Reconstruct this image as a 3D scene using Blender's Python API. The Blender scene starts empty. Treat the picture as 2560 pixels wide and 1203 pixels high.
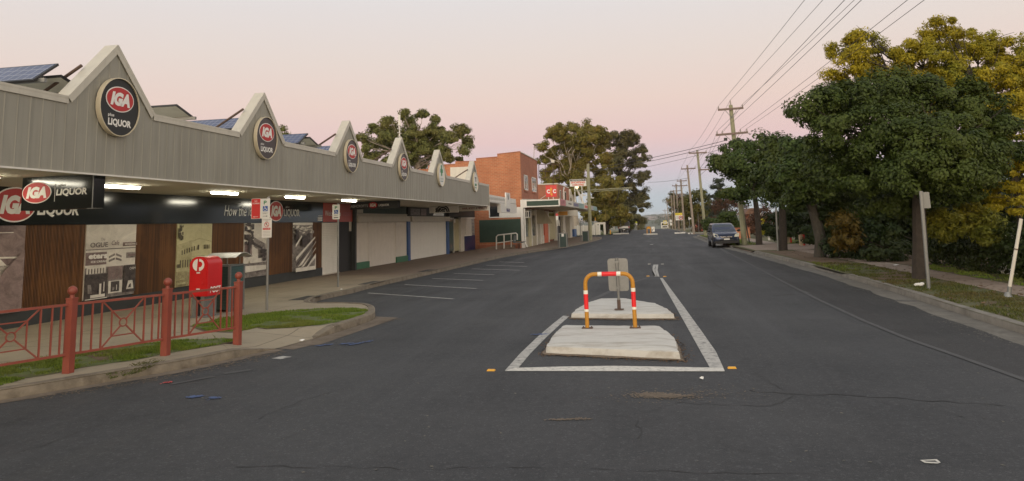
import bpy, math, random
import numpy as np
from mathutils import Vector, Matrix
random.seed(7)
rng = np.random.default_rng(11)
R = math.radians
SC = bpy.context.scene
COL = SC.collection

# ------------------------------------------------------------------ camera
YAW, PITCH, ROLL, PV, FPX, CH = .175782, .153966, .0329372, 264.53, 1900., 2.1
def cam_axes():
    f = np.array([-math.sin(YAW)*math.cos(PITCH), math.cos(YAW)*math.cos(PITCH), math.sin(PITCH)])
    r = np.array([math.cos(YAW), math.sin(YAW), 0.]); u = np.cross(r, f)
    return math.cos(ROLL)*r-math.sin(ROLL)*u, math.sin(ROLL)*r+math.cos(ROLL)*u, f
CR, CU, CF = cam_axes(); CC = np.array([0, 0, CH])
cam = bpy.data.cameras.new('camera'); camo = bpy.data.objects.new('camera', cam); COL.objects.link(camo)
m = Matrix.Identity(4)
for i in range(3):
    m[i][0], m[i][1], m[i][2], m[i][3] = CR[i], CU[i], -CF[i], CC[i]
camo.matrix_world = m
cam.sensor_width = 36; cam.lens = 36*FPX/2560; cam.shift_y = -(601.5-PV)/2560
cam.clip_start = .1; cam.clip_end = 12000
SC.camera = camo
# surveying helpers: a point of the ground / of a vertical plane that was measured in the photograph
def ray(u, v): return CF*FPX + CR*(u-1280) + CU*(PV-v)
def _pl(u, v, ax, d):
    r = ray(u, v); t = (d-CC[ax])/r[ax]; p = CC+t*r
    return Vector(p)
def G(u, v, z=0.): return _pl(u, v, 2, z)
def AX(u, v, x): return _pl(u, v, 0, x)
def AY(u, v, y): return _pl(u, v, 1, y)

# ------------------------------------------------------------------ world, light
W = bpy.data.worlds.new('World'); SC.world = W; W.use_nodes = True
nt = W.node_tree; nt.nodes.clear()
def N(nt, t, **k):
    n = nt.nodes.new(t)
    for a, b in k.items(): setattr(n, a, b)
    return n
out = N(nt, 'ShaderNodeOutputWorld'); bg = N(nt, 'ShaderNodeBackground')
sky = N(nt, 'ShaderNodeTexSky'); sky.sky_type = 'NISHITA'; sky.sun_disc = False
sky.sun_elevation = R(2.0); sky.sun_rotation = R(190); sky.air_density = 1.2; sky.dust_density = 1.5
tc = N(nt, 'ShaderNodeTexCoord'); sp = N(nt, 'ShaderNodeSeparateXYZ'); nt.links.new(tc.outputs['Generated'], sp.inputs[0])
def ramp(nt, stops, fac):
    r = N(nt, 'ShaderNodeValToRGB'); e = r.color_ramp.elements
    while len(e) < len(stops): e.new(.5)
    for el, (p, c) in zip(e, stops):
        el.position = p; el.color = (*c, 1) if len(c) == 3 else c
    nt.links.new(fac, r.inputs[0]); return r
# afterglow opposite the sunset: blue-grey earth shadow, pink belt, pale lilac above
east = ramp(nt, [(0., (.42, .50, .55)), (.03, (.45, .50, .545)), (.062, (.56, .49, .545)), (.105, (.69, .50, .495)), (.155, (.725, .565, .51)),
                 (.215, (.705, .61, .565)), (.29, (.685, .645, .64)), (.42, (.65, .64, .65)), (.8, (.52, .525, .55))], sp.outputs['Z'])
west = ramp(nt, [(0., (2.3, 1.68, 1.05)), (.12, (2.15, 1.7, 1.2)), (.3, (1.6, 1.42, 1.18)), (.55, (.9, .88, .86)), (.9, (.54, .545, .57))], sp.outputs['Z'])
mr = N(nt, 'ShaderNodeMapRange'); mr.inputs[1].default_value = .62; mr.inputs[2].default_value = -.62
nt.links.new(sp.outputs['Y'], mr.inputs[0])
mx = N(nt, 'ShaderNodeMix', data_type='RGBA'); nt.links.new(mr.outputs[0], mx.inputs[0])
nt.links.new(east.outputs[0], mx.inputs[6]); nt.links.new(west.outputs[0], mx.inputs[7])
sc_ = N(nt, 'ShaderNodeVectorMath', operation='SCALE'); sc_.inputs['Scale'].default_value = .012
nt.links.new(sky.outputs[0], sc_.inputs[0])
ad = N(nt, 'ShaderNodeVectorMath', operation='ADD')
nt.links.new(mx.outputs[2], ad.inputs[0]); nt.links.new(sc_.outputs[0], ad.inputs[1])
nt.links.new(ad.outputs[0], bg.inputs[0]); bg.inputs[1].default_value = 1.0
nt.links.new(bg.outputs[0], out.inputs[0])
sl = bpy.data.lights.new('sun', 'SUN'); sl.energy = .8; sl.angle = R(50); sl.color = (1, .87, .70)
so = bpy.data.objects.new('sun', sl); COL.objects.link(so)
so.rotation_euler = Vector((.12, .95, -.30)).to_track_quat('-Z', 'Y').to_euler()
SC.view_settings.view_transform = 'Standard'; SC.view_settings.look = 'None'
SC.view_settings.exposure = .15; SC.view_settings.gamma = 1
SC.cycles.max_bounces = 6; SC.cycles.diffuse_bounces = 3; SC.cycles.glossy_bounces = 3
SC.cycles.transmission_bounces = 4; SC.cycles.volume_bounces = 0; SC.cycles.sample_clamp_indirect = 4
SC.cycles.use_denoising = True

# ------------------------------------------------------------------ materials
MATS = {}
def pos_coord(nt):
    g = N(nt, 'ShaderNodeNewGeometry'); return g.outputs['Position']
def noise(nt, vec, scale, det=4, rough=.55, dist=0.):
    n = N(nt, 'ShaderNodeTexNoise'); n.inputs['Scale'].default_value = scale; n.inputs['Detail'].default_value = det
    n.inputs['Roughness'].default_value = rough; n.inputs['Distortion'].default_value = dist
    nt.links.new(vec, n.inputs['Vector']); return n.outputs['Fac']
def mixc(nt, fac, a, b, mode='MIX'):
    n = N(nt, 'ShaderNodeMix', data_type='RGBA', blend_type=mode)
    if isinstance(fac, (int, float)): n.inputs[0].default_value = fac
    else: nt.links.new(fac, n.inputs[0])
    for i, x in ((6, a), (7, b)):
        if isinstance(x, tuple): n.inputs[i].default_value = (*x[:3], 1)
        else: nt.links.new(x, n.inputs[i])
    return n.outputs[2]
def remap(nt, x, a, b, c=0., d=1.):
    n = N(nt, 'ShaderNodeMapRange')
    for i, v in zip((1, 2, 3, 4), (a, b, c, d)): n.inputs[i].default_value = v
    nt.links.new(x, n.inputs[0]); return n.outputs[0]
def stretch(nt, vec, s):
    n = N(nt, 'ShaderNodeVectorMath', operation='MULTIPLY'); n.inputs[1].default_value = s
    nt.links.new(vec, n.inputs[0]); return n.outputs[0]
def base_mat(name):
    mt = bpy.data.materials.new(name); mt.use_nodes = True; nt = mt.node_tree
    return mt, nt, nt.nodes['Principled BSDF']
def bumpit(nt, b, h, strength=.3, dist=.01):
    n = N(nt, 'ShaderNodeBump'); n.inputs['Strength'].default_value = strength; n.inputs['Distance'].default_value = dist
    nt.links.new(h, n.inputs['Height']); nt.links.new(n.outputs[0], b.inputs['Normal'])
def dim(c, k): return tuple(min(1., x*k) for x in c)
def M(name, col, rough=.6, metal=0., var=.14, sc=3., bump=0., bsc=60., emit=0., streak=0., spec=.5, dirt=None, dsc=1.5, damt=.5, dstr=(1, 1, 1)):
    mt, nt, b = base_mat(name); p = pos_coord(nt)
    n = noise(nt, p, sc, 5)
    c = mixc(nt, n, dim(col, 1-var*1.6), dim(col, 1+var*1.6))
    if streak:
        s = noise(nt, stretch(nt, p, (9, 9, .5)), 1., 4)
        c = mixc(nt, remap(nt, s, .45, .75, 0, streak), c, dim(col, .45))
    if dirt:
        d = noise(nt, stretch(nt, p, dstr), dsc, 6, .65)
        c = mixc(nt, remap(nt, d, .48, .72, 0, damt), c, dirt)
    nt.links.new(c, b.inputs['Base Color'])
    b.inputs['Roughness'].default_value = rough; b.inputs['Metallic'].default_value = metal
    b.inputs['Specular IOR Level'].default_value = spec
    if bump: bumpit(nt, b, noise(nt, p, bsc, 4), bump)
    if emit:
        b.inputs['Emission Color'].default_value = (*col, 1); b.inputs['Emission Strength'].default_value = emit
    MATS[name] = mt; return mt
def asphalt(name, col, warm, crack=.6):
    mt, nt, b = base_mat(name); p = pos_coord(nt)
    fine = noise(nt, p, 75., 3, .7); mid = noise(nt, p, 9., 5, .6); big = noise(nt, p, .33, 6, .62)
    wheel = noise(nt, stretch(nt, p, (1.1, .09, 1)), 1., 4, .6)
    c = mixc(nt, remap(nt, big, .34, .66), dim(col, .72), dim(warm, 1.22))
    c = mixc(nt, remap(nt, wheel, .42, .70, 0, .75), c, dim(col, .62))
    c = mixc(nt, remap(nt, mid, .35, .75, 0, .45), c, dim(warm, 1.45))
    s_ = N(nt, 'ShaderNodeSeparateXYZ'); nt.links.new(p, s_.inputs[0])
    bay_ = remap(nt, s_.outputs[0], -6.2, -7.6); st_ = remap(nt, noise(nt, stretch(nt, p, (.55, .38, 1)), 1.6, 5, .6), .5, .68, 0, .7)
    mm = N(nt, 'ShaderNodeMath', operation='MULTIPLY'); nt.links.new(bay_, mm.inputs[0]); nt.links.new(st_, mm.inputs[1])
    c = mixc(nt, mm.outputs[0], c, dim(col, .45))
    vo = N(nt, 'ShaderNodeTexVoronoi'); vo.inputs['Scale'].default_value = 48.; nt.links.new(p, vo.inputs['Vector'])
    sv = N(nt, 'ShaderNodeSeparateColor'); nt.links.new(vo.outputs['Color'], sv.inputs[0])
    c = mixc(nt, remap(nt, sv.outputs[0], .86, 1., 0, .4), c, dim(warm, 2.6))
    c = mixc(nt, remap(nt, fine, .28, .72), mixc(nt, 1., c, (.55, .55, .55), 'MULTIPLY'), mixc(nt, 1., c, (1.5, 1.5, 1.5), 'MULTIPLY'))
    if crack:
        w = N(nt, 'ShaderNodeTexVoronoi', feature='DISTANCE_TO_EDGE'); w.inputs['Scale'].default_value = .34
        nn = N(nt, 'ShaderNodeTexNoise'); nn.inputs['Scale'].default_value = 1.1; nn.inputs['Detail'].default_value = 6
        nt.links.new(p, nn.inputs['Vector'])
        a = N(nt, 'ShaderNodeVectorMath', operation='MULTIPLY_ADD'); a.inputs[1].default_value = (1.3, 1.3, 0)
        nt.links.new(nn.outputs['Color'], a.inputs[0]); nt.links.new(p, a.inputs[2]); nt.links.new(a.outputs[0], w.inputs['Vector'])
        msk = remap(nt, noise(nt, p, .17, 3), .5, .62)
        cr = N(nt, 'ShaderNodeMath', operation='MULTIPLY'); nt.links.new(remap(nt, w.outputs['Distance'], .004, .013, crack, 0), cr.inputs[0]); nt.links.new(msk, cr.inputs[1])
        c = mixc(nt, cr.outputs[0], c, (.012, .012, .013))
    nt.links.new(c, b.inputs['Base Color']); nt.links.new(remap(nt, wheel, .4, .7, .86, .62), b.inputs['Roughness'])
    b.inputs['Specular IOR Level'].default_value = .35
    bumpit(nt, b, fine, .5, .008); MATS[name] = mt
def brick(name, c1, c2, mortar):
    mt, nt, b = base_mat(name); p = pos_coord(nt)
    s = N(nt, 'ShaderNodeSeparateXYZ'); nt.links.new(p, s.inputs[0])
    a = N(nt, 'ShaderNodeMath', operation='ADD'); nt.links.new(s.outputs[0], a.inputs[0]); nt.links.new(s.outputs[1], a.inputs[1])
    cb = N(nt, 'ShaderNodeCombineXYZ'); nt.links.new(a.outputs[0], cb.inputs[0]); nt.links.new(s.outputs[2], cb.inputs[1])
    t = N(nt, 'ShaderNodeTexBrick'); nt.links.new(cb.outputs[0], t.inputs['Vector'])
    t.inputs['Color1'].default_value = (*c1, 1); t.inputs['Color2'].default_value = (*c2, 1); t.inputs['Mortar'].default_value = (*mortar, 1)
    t.inputs['Scale'].default_value = 1.; t.inputs['Brick Width'].default_value = .36; t.inputs['Row Height'].default_value = .125
    t.inputs['Mortar Size'].default_value = .014; t.inputs['Bias'].default_value = -.2
    c = mixc(nt, remap(nt, noise(nt, p, .7, 5), .35, .75, 0, .5), t.outputs[0], dim(c2, .55))
    c = mixc(nt, remap(nt, noise(nt, p, 5., 3), .3, .8, 0, .35), c, dim(c1, 1.3))
    nt.links.new(c, b.inputs['Base Color']); b.inputs['Roughness'].default_value = .85
    bumpit(nt, b, t.outputs['Fac'], -.4, .01); MATS[name] = mt
def slats(name, a, bcol, rep):
    # stained timber battens: colour changes from batten to batten
    mt, nt, b = base_mat(name); p = pos_coord(nt)
    s = N(nt, 'ShaderNodeSeparateXYZ'); nt.links.new(p, s.inputs[0])
    f = N(nt, 'ShaderNodeMath', operation='MULTIPLY'); f.inputs[1].default_value = 1/rep; nt.links.new(s.outputs[1], f.inputs[0])
    fl = N(nt, 'ShaderNodeMath', operation='FLOOR'); nt.links.new(f.outputs[0], fl.inputs[0])
    wn = N(nt, 'ShaderNodeTexWhiteNoise', noise_dimensions='1D'); nt.links.new(fl.outputs[0], wn.inputs['W'])
    c = mixc(nt, wn.outputs[0], a, bcol)
    g = noise(nt, stretch(nt, p, (20, 20, 1.2)), 1., 5)
    c = mixc(nt, remap(nt, g, .4, .75, 0, .6), c, dim(a, .5))
    g2 = noise(nt, p, .8, 3); c = mixc(nt, remap(nt, g2, .5, .7, 0, .45), c, dim(bcol, 1.5))
    nt.links.new(c, b.inputs['Base Color']); b.inputs['Roughness'].default_value = .5; MATS[name] = mt
def leafmat(name, dark, light, extra=None, trans=.25, rough=.55):
    mt, nt, b = base_mat(name); p = pos_coord(nt); g = N(nt, 'ShaderNodeNewGeometry')
    c = mixc(nt, g.outputs['Random Per Island'], dark, light)
    if extra: c = mixc(nt, remap(nt, noise(nt, p, .55, 3), .46, .66, 0, .8), c, extra)
    c = mixc(nt, remap(nt, noise(nt, p, 1.3, 3), .3, .7, 0, .4), c, dim(dark, .8))
    nt.links.new(c, b.inputs['Base Color']); b.inputs['Roughness'].default_value = rough
    b.inputs['Specular IOR Level'].default_value = .25
    t = N(nt, 'ShaderNodeBsdfTranslucent'); nt.links.new(c, t.inputs[0])
    ms = N(nt, 'ShaderNodeMixShader'); ms.inputs[0].default_value = trans
    o = nt.nodes['Material Output']; nt.links.new(b.outputs[0], ms.inputs[1]); nt.links.new(t.outputs[0], ms.inputs[2])
    nt.links.new(ms.outputs[0], o.inputs[0]); MATS[name] = mt
def photo(name, dark, light, sc=6.):
    # aged photographic print: blotchy tone between two inks
    mt, nt, b = base_mat(name); p = pos_coord(nt)
    n = noise(nt, stretch(nt, p, (1, 1, 1.6)), sc, 8, .75, .6)
    nt.links.new(mixc(nt, remap(nt, n, .36, .64), dark, light), b.inputs['Base Color'])
    b.inputs['Roughness'].default_value = .45; MATS[name] = mt
def glass(name, col, rough=.08):
    mt, nt, b = base_mat(name); b.inputs['Base Color'].default_value = (*col, 1); b.inputs['Roughness'].default_value = rough
    b.inputs['Specular IOR Level'].default_value = .8; MATS[name] = mt

asphalt('asphalt', (.038, .041, .046), (.047, .0485, .051), .4)
asphalt('asphalt_dark', (.032, .0325, .0345), (.039, .039, .04), .2)
M('concrete_path', (.33, .285, .215), .85, var=.16, sc=2., bump=.2, dirt=(.16, .13, .09), dsc=.9)
M('concrete_path_brown', (.26, .20, .155), .85, var=.16, sc=2., bump=.2, dirt=(.11, .08, .06), dsc=.9)
M('kerb_concrete', (.185, .155, .115), .9, var=.3, sc=6., bump=.9, bsc=26, dirt=(.075, .058, .04), dsc=3.2, damt=.9)
M('kerb_grey', (.20, .185, .16), .9, var=.22, sc=4., bump=.5, bsc=30, dirt=(.08, .07, .055), dsc=1.8, damt=.7)
M('gutter_soil', (.17, .135, .10), .95, var=.3, sc=5., bump=.5, dirt=(.07, .055, .04), dsc=2.)
M('gutter_grey', (.15, .14, .12), .95, var=.25, sc=4., bump=.4, dirt=(.07, .065, .06), dsc=1.2, damt=.7)
M('soil', (.13, .085, .05), .95, var=.3, sc=5., bump=.6, dirt=(.06, .045, .03), dsc=3.)
M('turf', (.10, .13, .035), .95, var=.4, sc=7., bump=.6, dirt=(.13, .10, .05), dsc=1.4, damt=.55)
M('turf_dry', (.085, .088, .033), .95, var=.4, sc=6., bump=.6, dirt=(.115, .075, .045), dsc=.8, damt=.9)
M('plain', (.17, .15, .08), .95, var=.3, sc=.02, dirt=(.07, .085, .045), dsc=.006, damt=.9)
M('hill_scrub', (.085, .105, .075), .95, var=.5, sc=.01, dirt=(.05, .07, .055), dsc=.02, damt=.8)
M('hill_pasture', (.27, .20, .17), .95, var=.25, sc=.004, dirt=(.08, .09, .07), dsc=.013, damt=.9)
M('road_paint', (.62, .60, .54), .7, var=.12, sc=8., dirt=(.20, .20, .19), dsc=14., damt=.8)
M('road_paint_worn', (.44, .43, .40), .75, var=.2, sc=8., dirt=(.09, .09, .09), dsc=9., damt=1.)
M('road_paint_faint', (.068, .069, .071), .8, var=.2, sc=6., dirt=(.05, .05, .052), dsc=3., damt=1.)
M('pad_concrete', (.56, .55, .51), .85, var=.08, sc=5., bump=.35, bsc=22, dirt=(.27, .225, .17), dsc=3.0, damt=.75, dstr=(.45, 2.2, 1.))
M('crack_tar', (.026, .026, .027), .8)
M('paint_blue', (.07, .11, .23), .8, var=.3, sc=12)
M('fascia_grey', (.29, .282, .238), .5, var=.09, sc=.7, streak=.38, dirt=(.19, .175, .14), dsc=1.1, damt=.35, dstr=(1, 1.6, .35))
M('capping', (.52, .50, .43), .4, var=.08, sc=2., streak=.2)
M('soffit', (.70, .65, .50), .7, var=.08, sc=1.5)
M('roof_metal', (.30, .30, .29), .45)
M('black_gloss', (.012, .014, .013), .13, var=.2)
M('black_matt', (.018, .019, .019), .55)
M('plinth', (.035, .04, .042), .6, var=.25)
M('white_paint', (.72, .70, .65), .5, var=.06, streak=.1)
M('offwhite', (.60, .57, .50), .6, var=.08, streak=.15)
M('white_letter', (.80, .79, .75), .5, var=.02)
M('grey_letter', (.42, .41, .38), .5, var=.05)
M('logo_red', (.47, .03, .03), .55, var=.06)
M('sign_red', (.62, .03, .028), .4, var=.06)
M('sign_orange_red', (.50, .075, .045), .35, var=.06)
M('post_red', (.60, .012, .014), .33, var=.06)
M('faded_black', (.045, .036, .036), .4, var=.1)
M('cream_metal', (.62, .55, .40), .4, var=.06)
M('galv', (.22, .225, .22), .42, metal=.5, var=.12, sc=20.)
M('steel_grey', (.20, .205, .2), .4, metal=.3, var=.1)
M('fence_red', (.25, .055, .034), .5, var=.12, sc=6, dirt=(.22, .07, .05), dsc=7)
M('bin_green', (.045, .10, .10), .5, var=.15)
M('bin_dark', (.02, .045, .04), .5, var=.15)
M('canopy_grey', (.40, .40, .36), .4)
M('shutter_white', (.80, .79, .74), .45, var=.05, streak=.1)
M('shutter_blush', (.74, .70, .64), .5, var=.07, streak=.15)
M('shutter_box', (.54, .51, .44), .5, var=.08, streak=.2)
M('shop_green', (.04, .16, .085), .5)
M('shop_green_dark', (.02, .05, .038), .5)
M('shop_blue', (.035, .10, .28), .45)
M('tile_navy', (.03, .035, .12), .3, var=.3, sc=14)
M('wall_green', (.028, .058, .04), .6, var=.15)
M('door_cream', (.50, .46, .28), .5)
M('door_orange', (.62, .12, .03), .45)
M('curtain', (.44, .40, .30), .8, streak=.3)
M('dark_inside', (.012, .012, .013), .7)
M('teal', (.22, .36, .35), .5)
M('pink', (.50, .17, .18), .5)
M('navy_letter', (.08, .07, .20), .5)
M('maroon_letter', (.16, .035, .035), .5)
M('hedge_dark', (.02, .03, .015), .9)
M('bark_grey', (.062, .054, .042), .95, var=.4, sc=9., bump=.9, bsc=25, dirt=(.03, .026, .02), dsc=6.)
M('bark_brown', (.042, .033, .026), .95, var=.4, sc=9., bump=.9, bsc=25, dirt=(.025, .02, .016), dsc=6.)
M('bark_pale', (.42, .36, .29), .8, var=.25, sc=3., dirt=(.2, .15, .11), dsc=2.)
M('pole_timber', (.27, .26, .19), .9, var=.2, sc=5., streak=.4)
M('pole_grey', (.30, .25, .205), .9, var=.2, sc=5., streak=.3)
M('pole_green', (.28, .275, .18), .9, var=.2, sc=5., streak=.3)
M('porcelain', (.30, .26, .25), .3)
M('arm_timber', (.20, .15, .13), .9, streak=.3)
M('wire', (.05, .045, .045), .6)
M('hoop_yellow', (.50, .225, .015), .42, var=.1, sc=9, dirt=(.26, .13, .03), dsc=9.)
M('reflect_red', (.78, .02, .025), .3, var=.04)
M('reflect_white', (.80, .77, .68), .4, var=.04)
M('marker_yellow', (.70, .36, .03), .4)
M('rust', (.10, .065, .05), .8)
M('sign_yellow', (.72, .58, .05), .45)
M('sign_amber', (.70, .33, .02), .45)
M('sign_lime', (.65, .72, .06), .4)
M('stop_red', (.62, .10, .06), .45)
M('sign_white', (.74, .73, .69), .45, var=.04)
M('sign_blue', (.03, .10, .38), .4)
M('letter_black', (.03, .03, .03), .5)
M('letter_green', (.03, .22, .08), .5)
M('letter_red', (.55, .05, .05), .5)
M('car_paint', (.055, .07, .115), .22, metal=.55, var=.05)
M('car_dark', (.012, .012, .014), .5)
M('tyre', (.012, .012, .012), .8)
M('rim', (.42, .42, .43), .3, metal=.8)
M('chrome', (.65, .65, .66), .15, metal=1.)
M('headlamp', (.66, .64, .52), .12, var=.15, sc=18)
M('tail_red', (.45, .02, .02), .2)
M('ute_paint', (.05, .05, .055), .3)
M('bench_grey', (.10, .12, .12), .5)
M('house_render', (.50, .44, .34), .8)
M('roof_tile', (.16, .09, .06), .8)
M('orange_brick', (.30, .11, .06), .8, var=.2, sc=6)
M('picket_cream', (.52, .42, .28), .7)
M('solar_frame', (.02, .02, .022), .4)
M('solar_back', (.80, .79, .70), .6)
glass('car_glass', (.035, .05, .06), .06); glass('shop_glass', (.12, .16, .16), .1); glass('dark_glass', (.02, .022, .025), .08)
M('tube_light', (1., .93, .74), emit=31.)
M('lamp_glow', (1., .72, .42), emit=1.6)
brick('brick_orange', (.46, .165, .075), (.33, .105, .05), (.42, .29, .18))
brick('brick_front', (.40, .14, .075), (.30, .10, .055), (.28, .19, .13))
slats('timber_batten', (.08, .034, .012), (.175, .078, .024), .045)
leafmat('leaf_dark', (.026, .044, .008), (.088, .125, .024), (.095, .125, .022))
leafmat('leaf_dark_warm', (.034, .06, .012), (.10, .15, .036), (.09, .11, .02))
leafmat('leaf_gold', (.25, .215, .014), (.60, .49, .035), (.24, .27, .035), .4)
leafmat('leaf_golden_shrub', (.12, .12, .012), (.34, .30, .03), (.14, .17, .03), .3)
leafmat('leaf_amber', (.08, .06, .01), (.20, .13, .02), None, .35)
leafmat('leaf_gum', (.10, .118, .033), (.27, .275, .09), (.20, .17, .048), .3)
leafmat('leaf_gum_gold', (.115, .112, .022), (.33, .285, .06), (.27, .19, .04), .3)
leafmat('leaf_gum_dark', (.085, .084, .036), (.23, .21, .09), (.18, .145, .058), .3)
leafmat('leaf_olive', (.05, .06, .012), (.15, .15, .03), (.16, .12, .02))
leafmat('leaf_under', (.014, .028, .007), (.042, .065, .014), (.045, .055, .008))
leafmat('leaf_rust', (.07, .035, .02), (.16, .08, .045))
leafmat('leaf_conifer', (.03, .04, .028), (.07, .085, .05))
leafmat('grass_blade', (.10, .17, .02), (.26, .34, .05), (.22, .22, .06), .3)
leafmat('grass_dry', (.06, .078, .016), (.16, .165, .045), (.14, .10, .04), .3)
leafmat('fallen_leaf', (.10, .055, .025), (.20, .12, .06), None, .1)
photo('photo_grey', (.10, .085, .08), (.34, .31, .29), 5.)
photo('photo_light', (.58, .56, .51), (.80, .77, .70), 1.5)
photo('photo_dark', (.02, .018, .018), (.11, .09, .085), 5.)
photo('photo_mauve', (.13, .09, .088), (.30, .23, .22), 2.5)
photo('photo_town', (.13, .095, .09), (.82, .78, .70), 10.)
photo('photo_sepia_light', (.50, .48, .27), (.66, .63, .38), 1.2)
photo('photo_sepia_mid', (.38, .36, .19), (.56, .53, .32), 4.)
photo('photo_sepia_dark', (.06, .05, .03), (.13, .115, .065), 4.)
photo('photo_sepia_ground', (.20, .17, .085), (.46, .42, .24), 7.)
mt, nt_, b_ = base_mat('solar_cell'); p_ = pos_coord(nt_)
t_ = N(nt_, 'ShaderNodeTexBrick'); t_.offset = 0.; nt_.links.new(p_, t_.inputs['Vector'])
for k_, v_ in (('Color1', (.035, .055, .14, 1)), ('Color2', (.03, .048, .12, 1)), ('Mortar', (.25, .27, .33, 1))): t_.inputs[k_].default_value = v_
for k_, v_ in (('Scale', 1.), ('Brick Width', .165), ('Row Height', .165), ('Mortar Size', .007)): t_.inputs[k_].default_value = v_
nt_.links.new(t_.outputs[0], b_.inputs['Base Color']); b_.inputs['Roughness'].default_value = .12; MATS['solar_cell'] = mt

# ------------------------------------------------------------------ mesh builder
V3 = lambda p: Vector((float(p[0]), float(p[1]), float(p[2])))
ORIG = {}
X_, Y_, Z_ = Vector((1, 0, 0)), Vector((0, 1, 0)), Vector((0, 0, 1))
def tag(o, label=None, cat=None, group=None, kind=None):
    for k, v in (('label', label), ('category', cat), ('group', group), ('kind', kind)):
        if v: o[k] = v
    return o
def thing(name, label, cat, loc, group=None):
    o = bpy.data.objects.new(name, None); o.empty_display_size = .2; COL.objects.link(o); o.location = loc
    ORIG[o.name] = V3(loc); return tag(o, label, cat, group)
TXT = {}
def text_mesh(s, shear, bold):
    k = (s, shear, bold)
    if k in TXT: return TXT[k]
    c = bpy.data.curves.new('t', 'FONT'); c.body = s; c.shear = shear; c.offset = bold; c.resolution_u = 3; c.fill_mode = 'FRONT'
    o = bpy.data.objects.new('t', c); me = o.to_mesh()
    v = [tuple(q.co) for q in me.vertices]; f = [tuple(p.vertices) for p in me.polygons]
    o.to_mesh_clear(); bpy.data.objects.remove(o); bpy.data.curves.remove(c)
    xs = [a[0] for a in v]; ys = [a[1] for a in v]
    w, h = max(xs)-min(xs), max(ys)-min(ys)
    v = [((a[0]-min(xs))/w-.5, (a[1]-min(ys))/h-.5) for a in v]
    TXT[k] = (v, f, w/h); return TXT[k]
def each(name, mat, parent, boxes, **k):
    for a, b_ in boxes: MB(mat).box(a, b_).build(name, parent, **k)
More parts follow.
